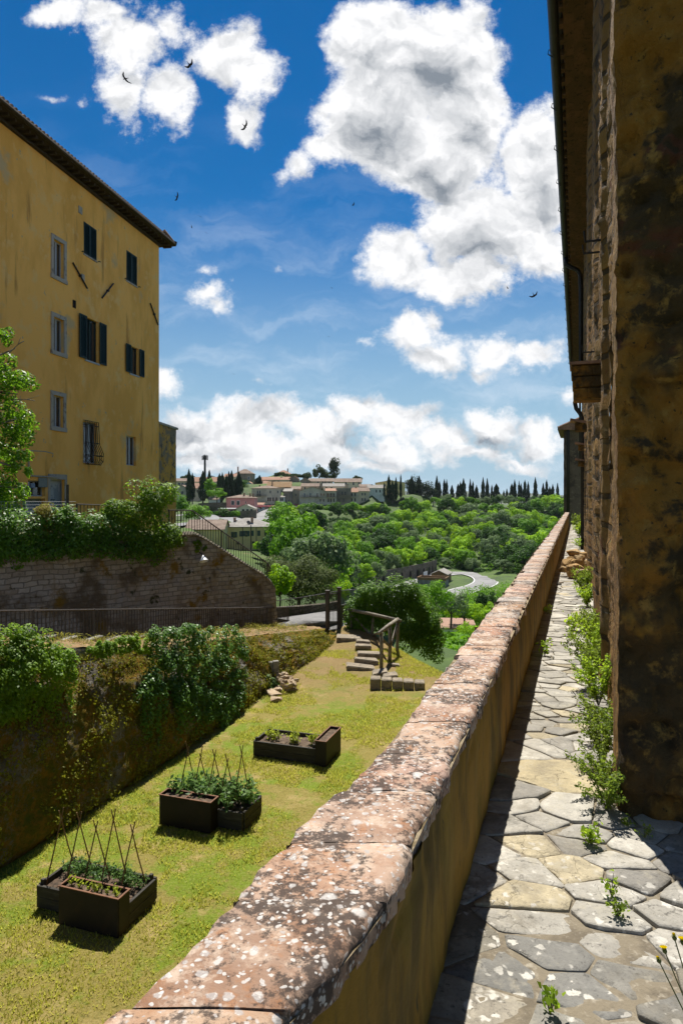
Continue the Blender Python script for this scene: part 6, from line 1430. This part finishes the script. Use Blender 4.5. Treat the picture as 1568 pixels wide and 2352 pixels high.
house('small white gable house below the dark apartment block', 556, 582, 1113, 1128, 400, 'gy', 1.9, 'plaster_white', 'tiles_salmon', [(1120, 1.0, (.5,), .6, 'dark')], 10, 0)
house('pale gable house with a small square window at the left end of the town', 405, 431, 1122, 1160, 330, 'gy', 1.6, 'plaster_grey', 'tiles_brown', [(1132, 1.5, (.5,), 1.2, 'dark')], 9, 0)
house('brown house with a low roof behind the pale gable house', 400, 432, 1105, 1124, 372, 'gx', 1.5, 'plaster_beige', 'tiles_brown', [(1112, 1.6, (.35, .6, .85), 1.2, 'dark')], 9, 0)
house('salmon roofed house partly hidden between the left cypresses', 440, 463, 1121, 1150, 350, 'gx', 2.6, 'plaster_grey', 'tiles_salmon', [(1128, 1.3, (.6,), 1.0, 'dark')], 9, 0)
house('long salmon roofed house behind the left cypresses', 444, 500, 1106, 1126, 392, 'gx', 2.6, 'plaster_cream', 'tiles_salmon', [(1112, 1.5, (.85,), 1.2, 'dark')], 10, 0)
house('low white shed with a tiled roof under the left cypresses', 480, 500, 1147, 1160, 305, 'gx', 1.3, 'plaster_white', 'tiles_brown', (), 6, 0)
house('hilltop villa with a salmon roof above the umbrella pines', 632, 668, 1089, 1104, 452, 'hip', 2.8, 'plaster_cream', 'tiles_salmon', (), 12, 0, chim=[(.5, .5, 2.2)])
hut = house('small brick hut with a grey tiled roof beside the valley road', 991, 1025, 1319, 1333, 214, 'gy', 1.1, 'brick_brown' if 'brick_brown' in MATS else mat('brick_brown', (0.24, 0.14, 0.065), [((0.17, 0.10, 0.05), .6, .45, .65)], ), 'tiles_grey', (), 7, -.35, 'brick_hut', (), 2, None)
mb = MB(); a = P(997, 1346, 204); hb = thing('garage_block', 'low concrete garage with a parapet roof terrace in front of the brick hut', 'garage', a)
mb.box(a + Vector((0, 2.5, .2)), (8.4, 5.6, 3.0), -.35); part('wall', mb, 'concrete', hb)
mb = MB()
for (ox, oy, sx, sy) in ((0, -.2, 8.6, .25), (0, 5.2, 8.6, .25), (-4.2, 2.5, .25, 5.1), (4.2, 2.5, .25, 5.1)):
    v = Matrix.Rotation(-.35, 3, 'Z') @ Vector((ox, oy - 2.5, 0)); mb.box(a + Vector((0, 2.5, 2.1)) + v, (sx, sy, .8), -.35)
part('parapet', mb, 'brick_brown', hb)
wh = house('flat roofed whitewashed building with a terracotta edge below the parapet wall', 1012, 1092, 1446, 1486, 110, 'flat', 0, 'plaster_white', 'terracotta', [(1464, 2.0, (.62,), 1.5, 'dark')], 9, -.12, 'whitewashed_house', (), 2, None)
mb = MB(); mb.box((0, -1.4, -.2), (6, 2.6, .5)); part('terrace_slab', mb, 'concrete', wh)
mb = MB()
for i in range(30): mb.box((-2.9 + i * .2, -2.6, .45), (.03, .03, .9))
mb.box((0, -2.6, .92), (6, .05, .05)); part('terrace_railing', mb, 'fence_iron', wh)
# red awnings
for k, x in enumerate((589, 597, 606, 617, 626, 634)):
    mb = MB(); a = P(x, 1163, 338); w = 1.0; mb.hexa([a + Vector((-w, 0, -.5)), a + Vector((w, 0, -.5)), a + Vector((w, .9, .0)), a + Vector((-w, .9, .0))], [a + Vector((-w, 0, -.1)), a + Vector((w, 0, -.1)), a + Vector((w, .9, .5)), a + Vector((-w, .9, .5))])
    single('awning', mb, 'awning_red' if 'awning_red' in MATS else mat('awning_red', (0.20, 0.025, 0.035)), 'dark red awning over a shop front on the town road', 'awning', 'red awnings on the town road')
# mast
ms = thing('antenna_mast', 'dark telecom mast with panel antennas rising above the left cypresses', 'mast', P(470.5, 1142, 358))
mb = MB(); mb.tube([P(470.5, 1142, 358), P(470.5, 1046, 358)], [.75, .5], 8); part('pole', mb, 'dark_metal', ms)
for dx, y0, y1 in ((-6, 1047, 1057), (-3.4, 1045, 1056), (0, 1044, 1055), (3.4, 1045, 1056), (6, 1046, 1057)):
    mb = MB(); a, b = P(470.5 + dx, y1, 357 + abs(dx) * .3), P(470.5 + dx, y0, 357 + abs(dx) * .3); mb.box((a + b) / 2, (.42, .3, (b - a).length)); mb.tube([(a + b) / 2, P(470.5, (y0 + y1) / 2, 358)], .1, 4); part('panel_antenna', mb, 'dark_metal', ms)
for x, y in ((632, 1158), (560, 1180)): 
    mb = MB(); mb.tube([P(x, y + 30, 300), P(x, y - 10, 300)], .13, 5); single('utility_pole', mb, 'eave_wood', 'thin wooden utility pole beside the town road' if x > 600 else 'thin wooden pole in front of the pink house', 'pole')
for x, y in ((1111, 1322), (1121, 1321)):
    mb = MB(); a = P(x, y + 3, 238); b = P(x, y - 4, 238); mb.tube([a, b], .12, 5); mb.tube([b + Vector((0, -.15, -.1)), b + Vector((0, -.05, -.1))], .5, 12); single('road_sign', mb, 'road_paint', 'round white road sign at the bend of the valley road, the %s of two' % ('left one' if x < 1115 else 'right one'), 'road sign')

# --- cars
mat('car_white', (0.62, 0.63, 0.64), rough=.3, spec=.6); mat('car_red', (0.13, 0.02, 0.02), rough=.35, spec=.6); mat('car_dark', (0.03, 0.032, 0.036), rough=.35, spec=.6); mat('tyre', (0.02, 0.02, 0.02)); mat('lamp_red', (0.35, 0.02, 0.02), rough=.3)
def car(label, loc, rz, m, sc=1.0):
    r = thing('parked_car', label, 'car', loc, None, rz); r['local'] = 1; r.scale = (sc,) * 3
    sec = [(-2.0, .35, .72), (-1.98, .4, .95), (-1.6, .4, 1.02), (1.0, .35, .95), (1.9, .35, .78), (2.0, .38, .55)]
    mb = MB(); rings = []
    for x, z0, z1 in sec: rings += [Vector((x, -.82, z0)), Vector((x, -.84, (z0 + z1) / 2)), Vector((x, -.74, z1)), Vector((x, .74, z1)), Vector((x, .84, (z0 + z1) / 2)), Vector((x, .82, z0))]
    mb.add(rings, [(i * 6 + k, i * 6 + (k + 1) % 6, (i + 1) * 6 + (k + 1) % 6, (i + 1) * 6 + k) for i in range(5) for k in range(6)] + [(0, 1, 2, 3, 4, 5), tuple(range(35, 29, -1))]); 
    mb.hexa([Vector((-1.55, -.55, 1.42)), Vector((.1, -.55, 1.42)), Vector((.1, .55, 1.42)), Vector((-1.55, .55, 1.42))], [Vector((-1.5, -.52, 1.46)), Vector((.05, -.52, 1.46)), Vector((.05, .52, 1.46)), Vector((-1.5, .52, 1.46))]); part('body', mb, m, r)
    mb = MB(); mb.hexa([Vector((-1.9, -.72, 1.0)), Vector((.95, -.72, .96)), Vector((.95, .72, .96)), Vector((-1.9, .72, 1.0))], [Vector((-1.56, -.56, 1.425)), Vector((.1, -.56, 1.425)), Vector((.1, .56, 1.425)), Vector((-1.56, .56, 1.425))]); part('windows', mb, 'window_glass', r)
    for x in (-1.25, 1.25):
        for s_ in (-1, 1): mb = MB(); mb.tube([(x, s_ * .70, .31), (x, s_ * .86, .31)], .31, 12); part('wheel', mb, 'tyre', r)
    for s_ in (-1, 1): mb = MB(); mb.box((-2.0, s_ * .6, .8), (.06, .25, .18)); part('tail_light', mb, 'lamp_red', r)
car('white hatchback parked at the roadside before the red awnings', P(597, 1174.5, 336) + UP * .1, .25, 'car_white', .85)
car('dark red car parked on the valley road beside the concrete garage', P(975, 1344.5, 207), 1.2, 'car_red', 1.0)
for k, (x, m, lb) in enumerate(((663, 'car_white', 'white car parked below the tall beige house'), (671, 'car_dark', 'dark car parked between two others below the beige house'), (680, 'car_red', 'dark red car parked at the right of the row below the beige house'))): car(lb, P(x, 1165, 362) + UP * .8, 1.3, m, .8)
# --- person behind the far railing
def person(loc, label):
    mat('skin', (0.50, 0.32, 0.23)); mat('shirt_white', (0.72, 0.73, 0.76)); mat('trousers', (0.05, 0.06, 0.09)); mat('hair', (0.45, 0.44, 0.43))
    me = bpy.data.meshes.new('person')
    vsx = [(0, 0, .95), (0, 0, 1.15), (0, 0, 1.40), (0, .02, 1.52), (0, .01, 1.66), (.10, 0, .9), (.11, .03, .5), (.11, -.02, .08), (.11, .12, .04), (-.10, 0, .9), (-.11, -.05, .5), (-.11, -.02, .08), (-.11, .1, .04), (.19, 0, 1.40), (.25, .0, 1.12), (.27, .12, .92), (-.19, 0, 1.40), (-.25, 0, 1.12), (-.26, .12, .92)]
    ed = [(0, 1), (1, 2), (2, 3), (3, 4), (0, 5), (5, 6), (6, 7), (7, 8), (0, 9), (9, 10), (10, 11), (11, 12), (2, 13), (13, 14), (14, 15), (2, 16), (16, 17), (17, 18)]
    rad = [.15, .14, .15, .06, .10, .09, .065, .045, .04, .09, .065, .045, .04, .065, .05, .035, .065, .05, .035]
    me.from_pydata(vsx, ed, []); o = bpy.data.objects.new('person', me); COL.objects.link(o); o.location = loc; o.rotation_euler = (0, 0, .6)
    sk = o.modifiers.new('skin', 'SKIN'); o.modifiers.new('sub', 'SUBSURF').levels = 1
    for i, r_ in enumerate(rad): me.skin_vertices[0].data[i].radius = (r_, r_ * .8, ); me.skin_vertices[0].data[i].use_root = (i == 0)
    m, N = new_mat('person_body'); z = N.n('ShaderNodeSeparateXYZ', {0: N.n('ShaderNodeTexCoord').outputs['Object']}).outputs[2]
    finish(N, N.mix(N.step(z, .96, .98), (0.05, 0.06, 0.09), N.mix(N.step(z, 1.46, 1.48), (0.72, 0.73, 0.76), (0.5, .32, .23))), .8); me.materials.append(m)
    tag(o, label, 'person')
    mb = MB(); mb.tube([(0, -.01, 1.69), (0, -.02, 1.74), (0, -.02, 1.79)], [.115, .11, .04], 10); h = link('hair', mb.mesh('hair', lst('hair'), None, True), o)
    mb = MB()
    for s_ in (-1, 1):
        for k in range(5): mb.tube([(s_ * .27 + (k - 2) * .014, .12, .92), (s_ * .27 + (k - 2) * .016, .14, .86 + .01 * abs(k - 2)), (s_ * .27 + (k - 2) * .015, .155, .83 + .012 * abs(k - 2))], .008, 4)
    link('fingers', mb.mesh('fingers', lst('skin')), o)
pp = P(866, 1360, 56); person(Vector((pp.x, pp.y, pp.z - 1.3)), 'person in a white shirt walking behind the far railing')

# --- trees
KIND = {'bright': ((0.10, 0.22, 0.006), (0.27, 0.47, 0.008)), 'green': ((0.04, 0.115, 0.006), (0.14, 0.29, 0.010)), 'grey': ((0.040, 0.085, 0.030), (0.15, 0.215, 0.08)), 'deep': ((0.010, 0.038, 0.007), (0.05, 0.12, 0.010))}
for k, (a, b) in KIND.items(): foliage('tree_' + k, a, b, .24, .5, .3, .45)
foliage('cypress_leaf', (0.010, 0.024, 0.010), (0.028, 0.052, 0.016), .12, .6, .2, .5)
foliage('pine_leaf', (0.018, 0.040, 0.010), (0.055, 0.085, 0.016), .15, .55, .2, .4)
foliage('olive_leaf', (0.030, 0.050, 0.012), (0.10, 0.13, 0.035), .25, .5, .25, .4)
mat('bark', (0.09, 0.07, 0.05), [((0.05, 0.04, 0.03), 3, .45, .65)], bump=(12, .6, .02))
def tree_parts(name, rx, ry, rz, hc, nc, nl, leaf, m, g, cs=.36, trunk=.22, label='', cat='tree', asp=.6):
    r = thing(name, label, cat)
    pts, nr = crown_points(rx, ry, rz, nc, nl, g, cs=cs); pts = pts + np.array([0, 0, hc])
    v, q = leaf_arrays(pts, nr, leaf, asp, .55, g); link('crown', mesh_np('crown', v, q, lst(m), g.random(len(q))), r)
    mb = MB(); mb.tube([(0, 0, -1), (.1, .05, hc * .4), (0, .1, hc * .9)], [trunk, trunk * .8, trunk * .4], 6)
    for k in range(4): an = k * 1.6 + g.uniform(0, 1); mb.tube([(.05, .05, hc * .45), (math.cos(an) * rx * .35, math.sin(an) * ry * .35, hc * .8), (math.cos(an) * rx * .6, math.sin(an) * ry * .6, hc + rz * .2)], [trunk * .5, trunk * .35, trunk * .15], 5)
    link('trunk', mb.mesh('trunk', lst('bark')), r); return r
tp = {k: [tree_parts('woodland_tree', 5.0 + .5 * i, 4.9, 4.1 + .5 * i, 3.7 + .4 * i, 34, 4200, .62, 'tree_' + k, np.random.default_rng(30 + i + 7 * j), .28) for i in range(3)] for j, k in enumerate(KIND)}
TL = {'bright': 'bright yellow green leafy tree on the wooded valley slope', 'green': 'mid green leafy tree on the wooded valley slope', 'grey': 'pale grey green tree on the wooded valley slope', 'deep': 'dark green leafy tree on the wooded valley slope'}
tused = set()
def plant(o, loc, sc, rz, label, group, scz=None):
    if o.name in tused: o = copy_tree(o)
    tused.add(o.name); o.location = loc; o.rotation_euler = (0, 0, rz); o.scale = (sc, sc, scz or sc); tag(o, label, 'tree', group); return o
rt = random.Random(5); spots = []
def inpoly(x, y, poly):
    c = False; j = len(poly) - 1
    for i in range(len(poly)):
        if (poly[i][1] > y) != (poly[j][1] > y) and x < (poly[j][0] - poly[i][0]) * (y - poly[i][1]) / (poly[j][1] - poly[i][1]) + poly[i][0]: c = not c
        j = i
    return c
FOREST = [(632, 1212), (690, 1206), (760, 1196), (860, 1190), (960, 1182), (1300, 1172), (1330, 1300), (1180, 1318), (1130, 1314), (1060, 1306), (1000, 1304), (960, 1306), (900, 1330), (860, 1345), (800, 1352), (740, 1358), (660, 1345), (640, 1275), (634, 1230)]
NEARS = [(1140, 1352), (1180, 1330), (1260, 1330), (1240, 1470), (1130, 1470), (1050, 1442), (1000, 1425), (960, 1395), (930, 1372), (1000, 1382), (1050, 1372), (1090, 1362)]
tries = 0
while tries < 60000 and len(spots) < 292:
    tries += 1
    px = rt.uniform(630, 1330); D = math.exp(rt.uniform(math.log(105), math.log(430))); X = (px - CX) / F * D
    z = gz(X, D); y = HY - z / D * F
    if not (inpoly(px, y, FOREST) or (inpoly(px, y, NEARS) and D < 200)): continue
    if D < 200 and px > 925 and y - 9.0 * .62 / D * F < 1358: continue
    if D < 215 and px < 925 and px > 860 and y - 6 / D * F < 1340: continue
    dm = 6.6 if D < 250 else 7.6
    if any((X - a) ** 2 + (D - b) ** 2 < dm * dm for a, b, _, _ in spots): continue
    spots.append((X, D, z, px))
for (X, D, z, px) in spots:
    nb = .5 + .5 * fb((X * .02, D * .02, 3)); r = rt.random()
    k = 'bright' if r < .40 * (.5 + nb) else 'green' if r < .68 else 'grey' if r < .82 else 'deep'
    sc = rt.uniform(.62, 1.2) if D > 215 else (rt.uniform(.7, 1.1) if px < 850 else rt.uniform(.45, .62))
    plant(rt.choice(tp[k]), (X, D, z), sc, rt.uniform(0, 6.28), TL[k], 'trees on the wooded valley slope', sc * rt.uniform(.8, 1.25))
# undergrowth between the trees
n = 0; pts, nr = [], []
while n < 1500:
    px = rt.uniform(630, 1330); D = math.exp(rt.uniform(math.log(60), math.log(440))); X = (px - CX) / F * D; z = gz(X, D); y = HY - z / D * F
    if not (inpoly(px, y, FOREST) or (inpoly(px, y, NEARS) and D < 200) or (940 < px < 1100 and 1470 < y < 1600)): continue
    s = rt.uniform(.9, 2.2) * (.5 if D < 90 else 1); p, d = clump_points((X, D, z + s * .5), (s * 1.3, s * 1.3, s), 70 if D > 90 else 160); pts.append(p); nr.append(d + np.array([0, 0, .4])); n += 1
v, q = leaf_arrays(np.concatenate(pts), np.concatenate(nr), .5, .6, .5)
tag(link('undergrowth', mesh_np('undergrowth', v, q, lst('tree_green'), rng.random(len(q)))), 'green undergrowth between the trees of the valley slope', 'undergrowth', kind='stuff')
# single trees
g = np.random.default_rng(99)
big = tree_parts('olive_green_tree', 3.5, 3.2, 2.9, 1.9, 60, 22000, .17, 'olive_leaf', g, .30, .2); big.location = P(684, 1394, 56) + UP * -.3; tag(big, 'big dense olive green tree behind the end of the ramp wall', 'tree')
for (x, y, D, rx, rz, nl, leaf, m, lb) in ((640, 1385, 42, 1.1, 1.4, 3600, .16, 'tree_bright', 'small bright tree just right of the end of the ramp wall'), (720, 1396, 60, 1.8, 1.6, 3500, .2, 'tree_green', 'green bush behind the street railing left of the gate'), (770, 1395, 62, 1.6, 1.6, 3000, .2, 'tree_bright', 'light green bush behind the gate'),
    (714, 1236, 262, 7.0, 7.2, 7000, .8, 'tree_deep', 'huge round dark tree in front of the grey gable house'), (668, 1206, 250, 3.6, 3.4, 4500, .7, 'tree_bright', 'bright round tree left of the huge dark tree below the town'), (600, 1264, 172, 2.4, 1.2, 3000, .45, 'tree_bright', 'pale tree tops growing in front of the yellow valley house'),
    (656, 1276, 176, 3.0, 3.0, 3500, .5, 'tree_grey', 'grey green tree at the right end of the yellow valley house'), (674, 1280, 170, 4.2, 4.0, 4500, .5, 'tree_deep', 'dark tree right of the yellow valley house'), (700, 1290, 160, 5, 4.6, 4500, .5, 'tree_green', 'tall green tree above the olive green one'),
    (455, 1205, 200, 4.0, 3.2, 3500, .45, 'tree_green', 'round green tree beside the bend road behind the ramp railing'), (416, 1190, 205, 2.6, 3.6, 2500, .45, 'tree_green', 'green tree right beside the corner of the yellow house'), (512, 1194, 230, 3.4, 2.2, 2500, .45, 'tree_deep', 'dark bush between the bend road and the pink extension'), (540, 1190, 230, 2.2, 1.6, 1600, .4, 'tree_green', 'round bush in front of the pink extension'),
    (1085, 1318, 246, 3.4, 3.2, 3500, .45, 'tree_grey', 'pale silvery tree behind the road bend'), (1060, 1318, 252, 4.2, 2.0, 3000, .45, 'tree_deep', 'dark clipped hedge like bush behind the road bend'), (1040, 1313, 262, 3.0, 3.4, 2600, .45, 'tree_deep', 'dark round tree behind the brick hut'), (1105, 1322, 240, 2.6, 1.6, 1800, .4, 'tree_deep', 'dark bush right of the silvery tree at the bend'),
    (1075, 1475, 95, 1.8, 1.6, 2600, .22, 'tree_bright', 'light green bush right of the whitewashed building'), (1020, 1540, 60, 1.5, 1.2, 3000, .16, 'tree_green', 'green bush below the ivy mound beside the parapet'), (1035, 1425, 105, 3, 2.6, 3600, .3, 'tree_grey', 'grey green tree behind the ivy mound above the whitewashed building'), (990, 1412, 90, 3, 2.6, 3800, .28, 'tree_green', 'green tree right behind the top of the ivy mound'), (1065, 1432, 112, 3, 2.2, 3600, .3, 'tree_bright', 'bright tree above the flat roof of the whitewashed building'),
    (550, 1130, 340, 6, 4, 3000, .6, 'tree_deep', 'dark hedge of trees right of the cypress row'), (498, 1150, 300, 4.5, 3, 2200, .6, 'tree_green', 'green shrub under the left cypresses'), (483, 1135, 310, 3.0, 4, 2200, .6, 'tree_green', 'green tree behind the left cypresses')):
    t = tree_parts('leafy_tree' if rx > 2 else 'leafy_bush', rx, rx, rz, rz * .92, 34, nl, leaf, m, g, .30, .12 * rx / 2); t.location = P(x, y, D) + UP * -.2; tag(t, lb, 'tree' if rx > 2 else 'bush')
def umbrella(x, yt, yb, w, D, lb, m='pine_leaf', kind='umbrella_pine'):
    rx = w / 2 / F * D; h = (yb - yt) / F * D; t = tree_parts(kind, rx, rx, h * .42, h * .6, 22, 2200, .8, m, g, .36, .3); t.location = P(x, yb, D); tag(t, lb, 'tree', 'pines on the hilltop')
for a in ((643, 1083, 1104, 36, 440, 'flat topped umbrella pine in front of the hilltop villa'), (679, 1086, 1108, 32, 436, 'rounded pine right of the hilltop villa'), (704, 1086, 1110, 28, 434, 'rounded pine second from the hilltop villa'), (756, 1082, 1110, 38, 436, 'broad dark pine in the hilltop group'), (820, 1093, 1114, 24, 430, 'round pine at the right of the cream house'), (430, 1088, 1118, 34, 400, 'wide umbrella pine behind the leftmost cypresses'), (484, 1094, 1116, 30, 420, 'low umbrella pine behind the second pair of cypresses')): umbrella(*a)
# cypresses: spindles of upright foliage
def cyp(seed, sh=1.0):
    gg = np.random.default_rng(seed); r = thing('cypress', '', 'tree'); n = 1500; hh = gg.random(n) ** .9
    prof = np.where(hh < .12, .35 + hh * 5, 1.0) * (1 - hh ** 2.2) ** .8 * (1 + .22 * np.sin(hh * 17 + seed) * gg.uniform(.5, 1, n)); an = gg.uniform(0, 6.28, n); rr = prof * gg.uniform(.6, 1.0, n) * .5
    pts = np.stack([np.cos(an) * rr, np.sin(an) * rr, .05 + hh * .95], 1); nr = np.stack([np.cos(an), np.sin(an), .35 + 0 * an], 1)
    v, q = leaf_arrays(pts, nr, .085, 1.0, .4, gg); link('crown', mesh_np('crown', v, q, lst('cypress_leaf'), gg.random(len(q))), r)
    mb = MB(); mb.tube([(0, 0, -.12), (0, 0, .5)], [.09, .05], 5); link('trunk', mb.mesh('trunk', lst('bark')), r); return r
cps = [cyp(k) for k in range(4)]; cu = set()
left = [(433.8, 1078.6, 1158, 10, 318), (442, 1088, 1150, 9, 322), (466, 1083.5, 1152, 16, 320), (480.7, 1081, 1150, 12, 322), (504, 1089, 1157, 14, 318), (510.6, 1087, 1150, 11, 326), (520, 1092, 1146, 12, 324), (525.5, 1084, 1144, 9, 328), (532, 1082, 1144, 10, 328), (538.5, 1101, 1144, 8, 330), (546, 1104, 1142, 9, 330), (548.5, 1085, 1140, 14, 332), (590, 1098, 1120, 13, 396), (596, 1092, 1118, 10, 396)]
right = [(882, 1109, 1142, 5, 378), (892.5, 1091.5, 1146, 9, 380), (901, 1104, 1152, 10, 378), (909, 1097, 1150, 8, 382), (920, 1090, 1146, 5.5, 386), (945, 1094, 1150, 13, 420), (962, 1094, 1150, 14, 424), (1002.8, 1094, 1152, 10, 430), (1009, 1106, 1150, 8, 428), (1020, 1101.5, 1152, 8, 432), (1025.5, 1102, 1152, 7, 434), (1037.5, 1115, 1148, 9, 430), (1051.5, 1112, 1152, 9, 432), (1057, 1107, 1152, 8, 430), (1064, 1100, 1156, 12, 428), (1079.5, 1101, 1158, 7, 430), (1085.6, 1106, 1160, 7, 426), (1094, 1115, 1160, 10, 428), (1109, 1097.5, 1162, 9, 424), (1118.6, 1100, 1158, 9, 426), (1129, 1114, 1156, 6, 432), (1139.5, 1112, 1152, 15, 430), (1156.5, 1126, 1152, 5, 434), (1163.5, 1122.5, 1152, 6, 434), (1175, 1112, 1156, 11, 430), (1181.5, 1102.5, 1158, 8, 428), (1191.5, 1105, 1154, 6, 430), (1196, 1110.5, 1152, 7, 434), (1205, 1103.5, 1156, 9, 428), (1212.5, 1107, 1156, 7, 430), (1229, 1097.5, 1156, 9, 430), (1247, 1110.5, 1154, 8, 432), (1255, 1103, 1156, 8, 430), (1262, 1118, 1154, 8, 434), (1269, 1113, 1154, 8, 432), (1280, 1110, 1154, 7, 432)]
def place_cyp(L, lab, group):
    for i, (x, yt, yb, w, D) in enumerate(L):
        o = cps[i % 4]
        if o.name in cu: o = copy_tree(o)
        cu.add(o.name); h = (yb - yt) / F * D; ww = w / F * D * (1.55 if D < 400 and x < 600 else 1.35); o.location = P(x, yb, D); o.scale = (ww, ww, h); o.rotation_euler = (0, 0, i * 1.3); tag(o, lab(i, x), 'tree', group)
place_cyp(left, lambda i, x: 'tall dark cypress in the group on the left before the hilltop block' if i < 12 else 'small dark conifer left of the long salmon roofed house', 'cypresses on the left')
place_cyp(right, lambda i, x: 'slim dark cypress in front of the yellow house with the salmon roof' if i < 5 else 'dark cypress in the long row along the ridge', 'cypresses along the ridge')
for (x, yb, D, rx, rz, lb) in ((972, 1158, 425, 9.0, 8.0, 'massive dark evergreen tree at the left end of the cypress row'), (950, 1158, 424, 6, 9, 'dark evergreen left of the massive one'), (995, 1160, 428, 5, 6, 'dark evergreen right of the massive one'), (733, 1108, 434, 4.5, 6, 'spiky dark cedar in the hilltop pine group'), (768, 1106, 440, 4.0, 8.5, 'tallest dark pine in the hilltop group')):
    t = tree_parts('evergreen_tree', rx, rx, rz, rz * .95, 26, 3000, .8, 'cypress_leaf' if x > 900 else 'pine_leaf', g, .36, .4); t.location = P(x, yb, D); tag(t, lb, 'tree')
rows = [(x, 1162 + rt.uniform(-3, 4), 415 + rt.uniform(-10, 10)) for x in range(880, 1330, 13)]
for (x, y, D) in rows: sc = rt.uniform(.6, .85); plant(rt.choice(tp['grey'] + tp['deep'] + tp['green']), P(x + rt.uniform(-5, 5), y, D), sc, rt.uniform(0, 6), 'low bushy tree at the foot of the cypress row on the ridge', 'bushes below the ridge cypresses')
for (x, y, D) in [(x, 1179 + rt.uniform(-3, 3), 345) for x in range(690, 890, 11)]: sc = rt.uniform(.4, .68); plant(rt.choice(tp['green'] + tp['bright']), P(x, y, D), sc, rt.uniform(0, 6), 'leafy tree directly below the row of town houses', 'trees below the town houses')
# --- swifts
mat('swift', (0.012, 0.011, 0.010))
def swift():
    r = thing('swift', '', 'bird'); mb = MB()
    mb.tube([(0, -.09, 0), (0, -.06, .004), (0, 0, .004), (0, .07, 0), (0, .10, 0)], [.006, .016, .02, .012, .004], 8); mb.add([(0, .08, 0), (.022, .15, 0), (0, .115, 0), (-.022, .15, 0)], [(0, 1, 2), (0, 2, 3)]); link('body', mb.mesh('body', lst('swift'), None, True), r)
    for s_ in (-1, 1):
        mb = MB(); lead = [(0.01, -.045), (.07, -.06), (.13, -.03), (.18, .035), (.205, .09)]; tr = [(0.01, .03), (.06, .015), (.11, .03), (.16, .07), (.205, .092)]
        mb.add([(s_ * a, b, .005 + a * .12) for a, b in lead] + [(s_ * a, b, .005 + a * .12 - .004) for a, b in tr], [(k, k + 1, k + 6, k + 5) for k in range(4)]); link('wing', mb.mesh('wing', lst('swift')), r)
    return r
sw = swift()
for i, (x, y, D, rx_, ry_, rz_) in enumerate(((288, 180, 21, 1.2, .9, .4), (435, 148, 24, 1.0, .4, 2.6), (562, 289, 25, 1.1, .7, 2.4), (406, 452, 30, 1.1, .8, 2.2), (460, 497, 60, .3, .2, .6), (440, 521, 58, .8, .3, 1.8), (473, 534, 75, .2, .4, .2), (811, 469, 50, .9, .2, 2.0), (762, 661, 85, .2, .3, .8), (755, 773, 70, .2, .1, .4), (1226, 678, 30, 1.2, .5, 2.9), (1165, 661, 55, .4, .3, 1.2), (536, 859, 80, .1, .2, .3))):
    o = sw if i == 0 else copy_tree(sw); o.location = P(x, y, D); o.rotation_euler = (rx_, ry_, rz_)
    tag(o, ('dark swift with curved wings flying across the left white cloud' if y < 300 else 'small dark swift flying in the blue sky'), 'bird', 'swifts in the sky' if y >= 300 else 'swifts before the left cloud')

# ---------------------------------------------------------------- the air that turns the far hills blue
m = bpy.data.materials.new('air'); m.use_nodes = True; m.node_tree.nodes.clear(); MATS['air'] = m; N = NT(m.node_tree)
pv = N.n('ShaderNodeVolumePrincipled', {'Color': (0.80, 0.90, 1.0, 1), 'Density': 0.00004, 'Anisotropy': 0.2})
N.t.links.new(pv.outputs[0], N.n('ShaderNodeOutputMaterial').inputs['Volume'])
mb = MB(); mb.box((0, 0, 20), (19000, 19000, 170)); structure('haze', mb, 'air', kind='stuff', label='thin bluish air in front of the far hills')
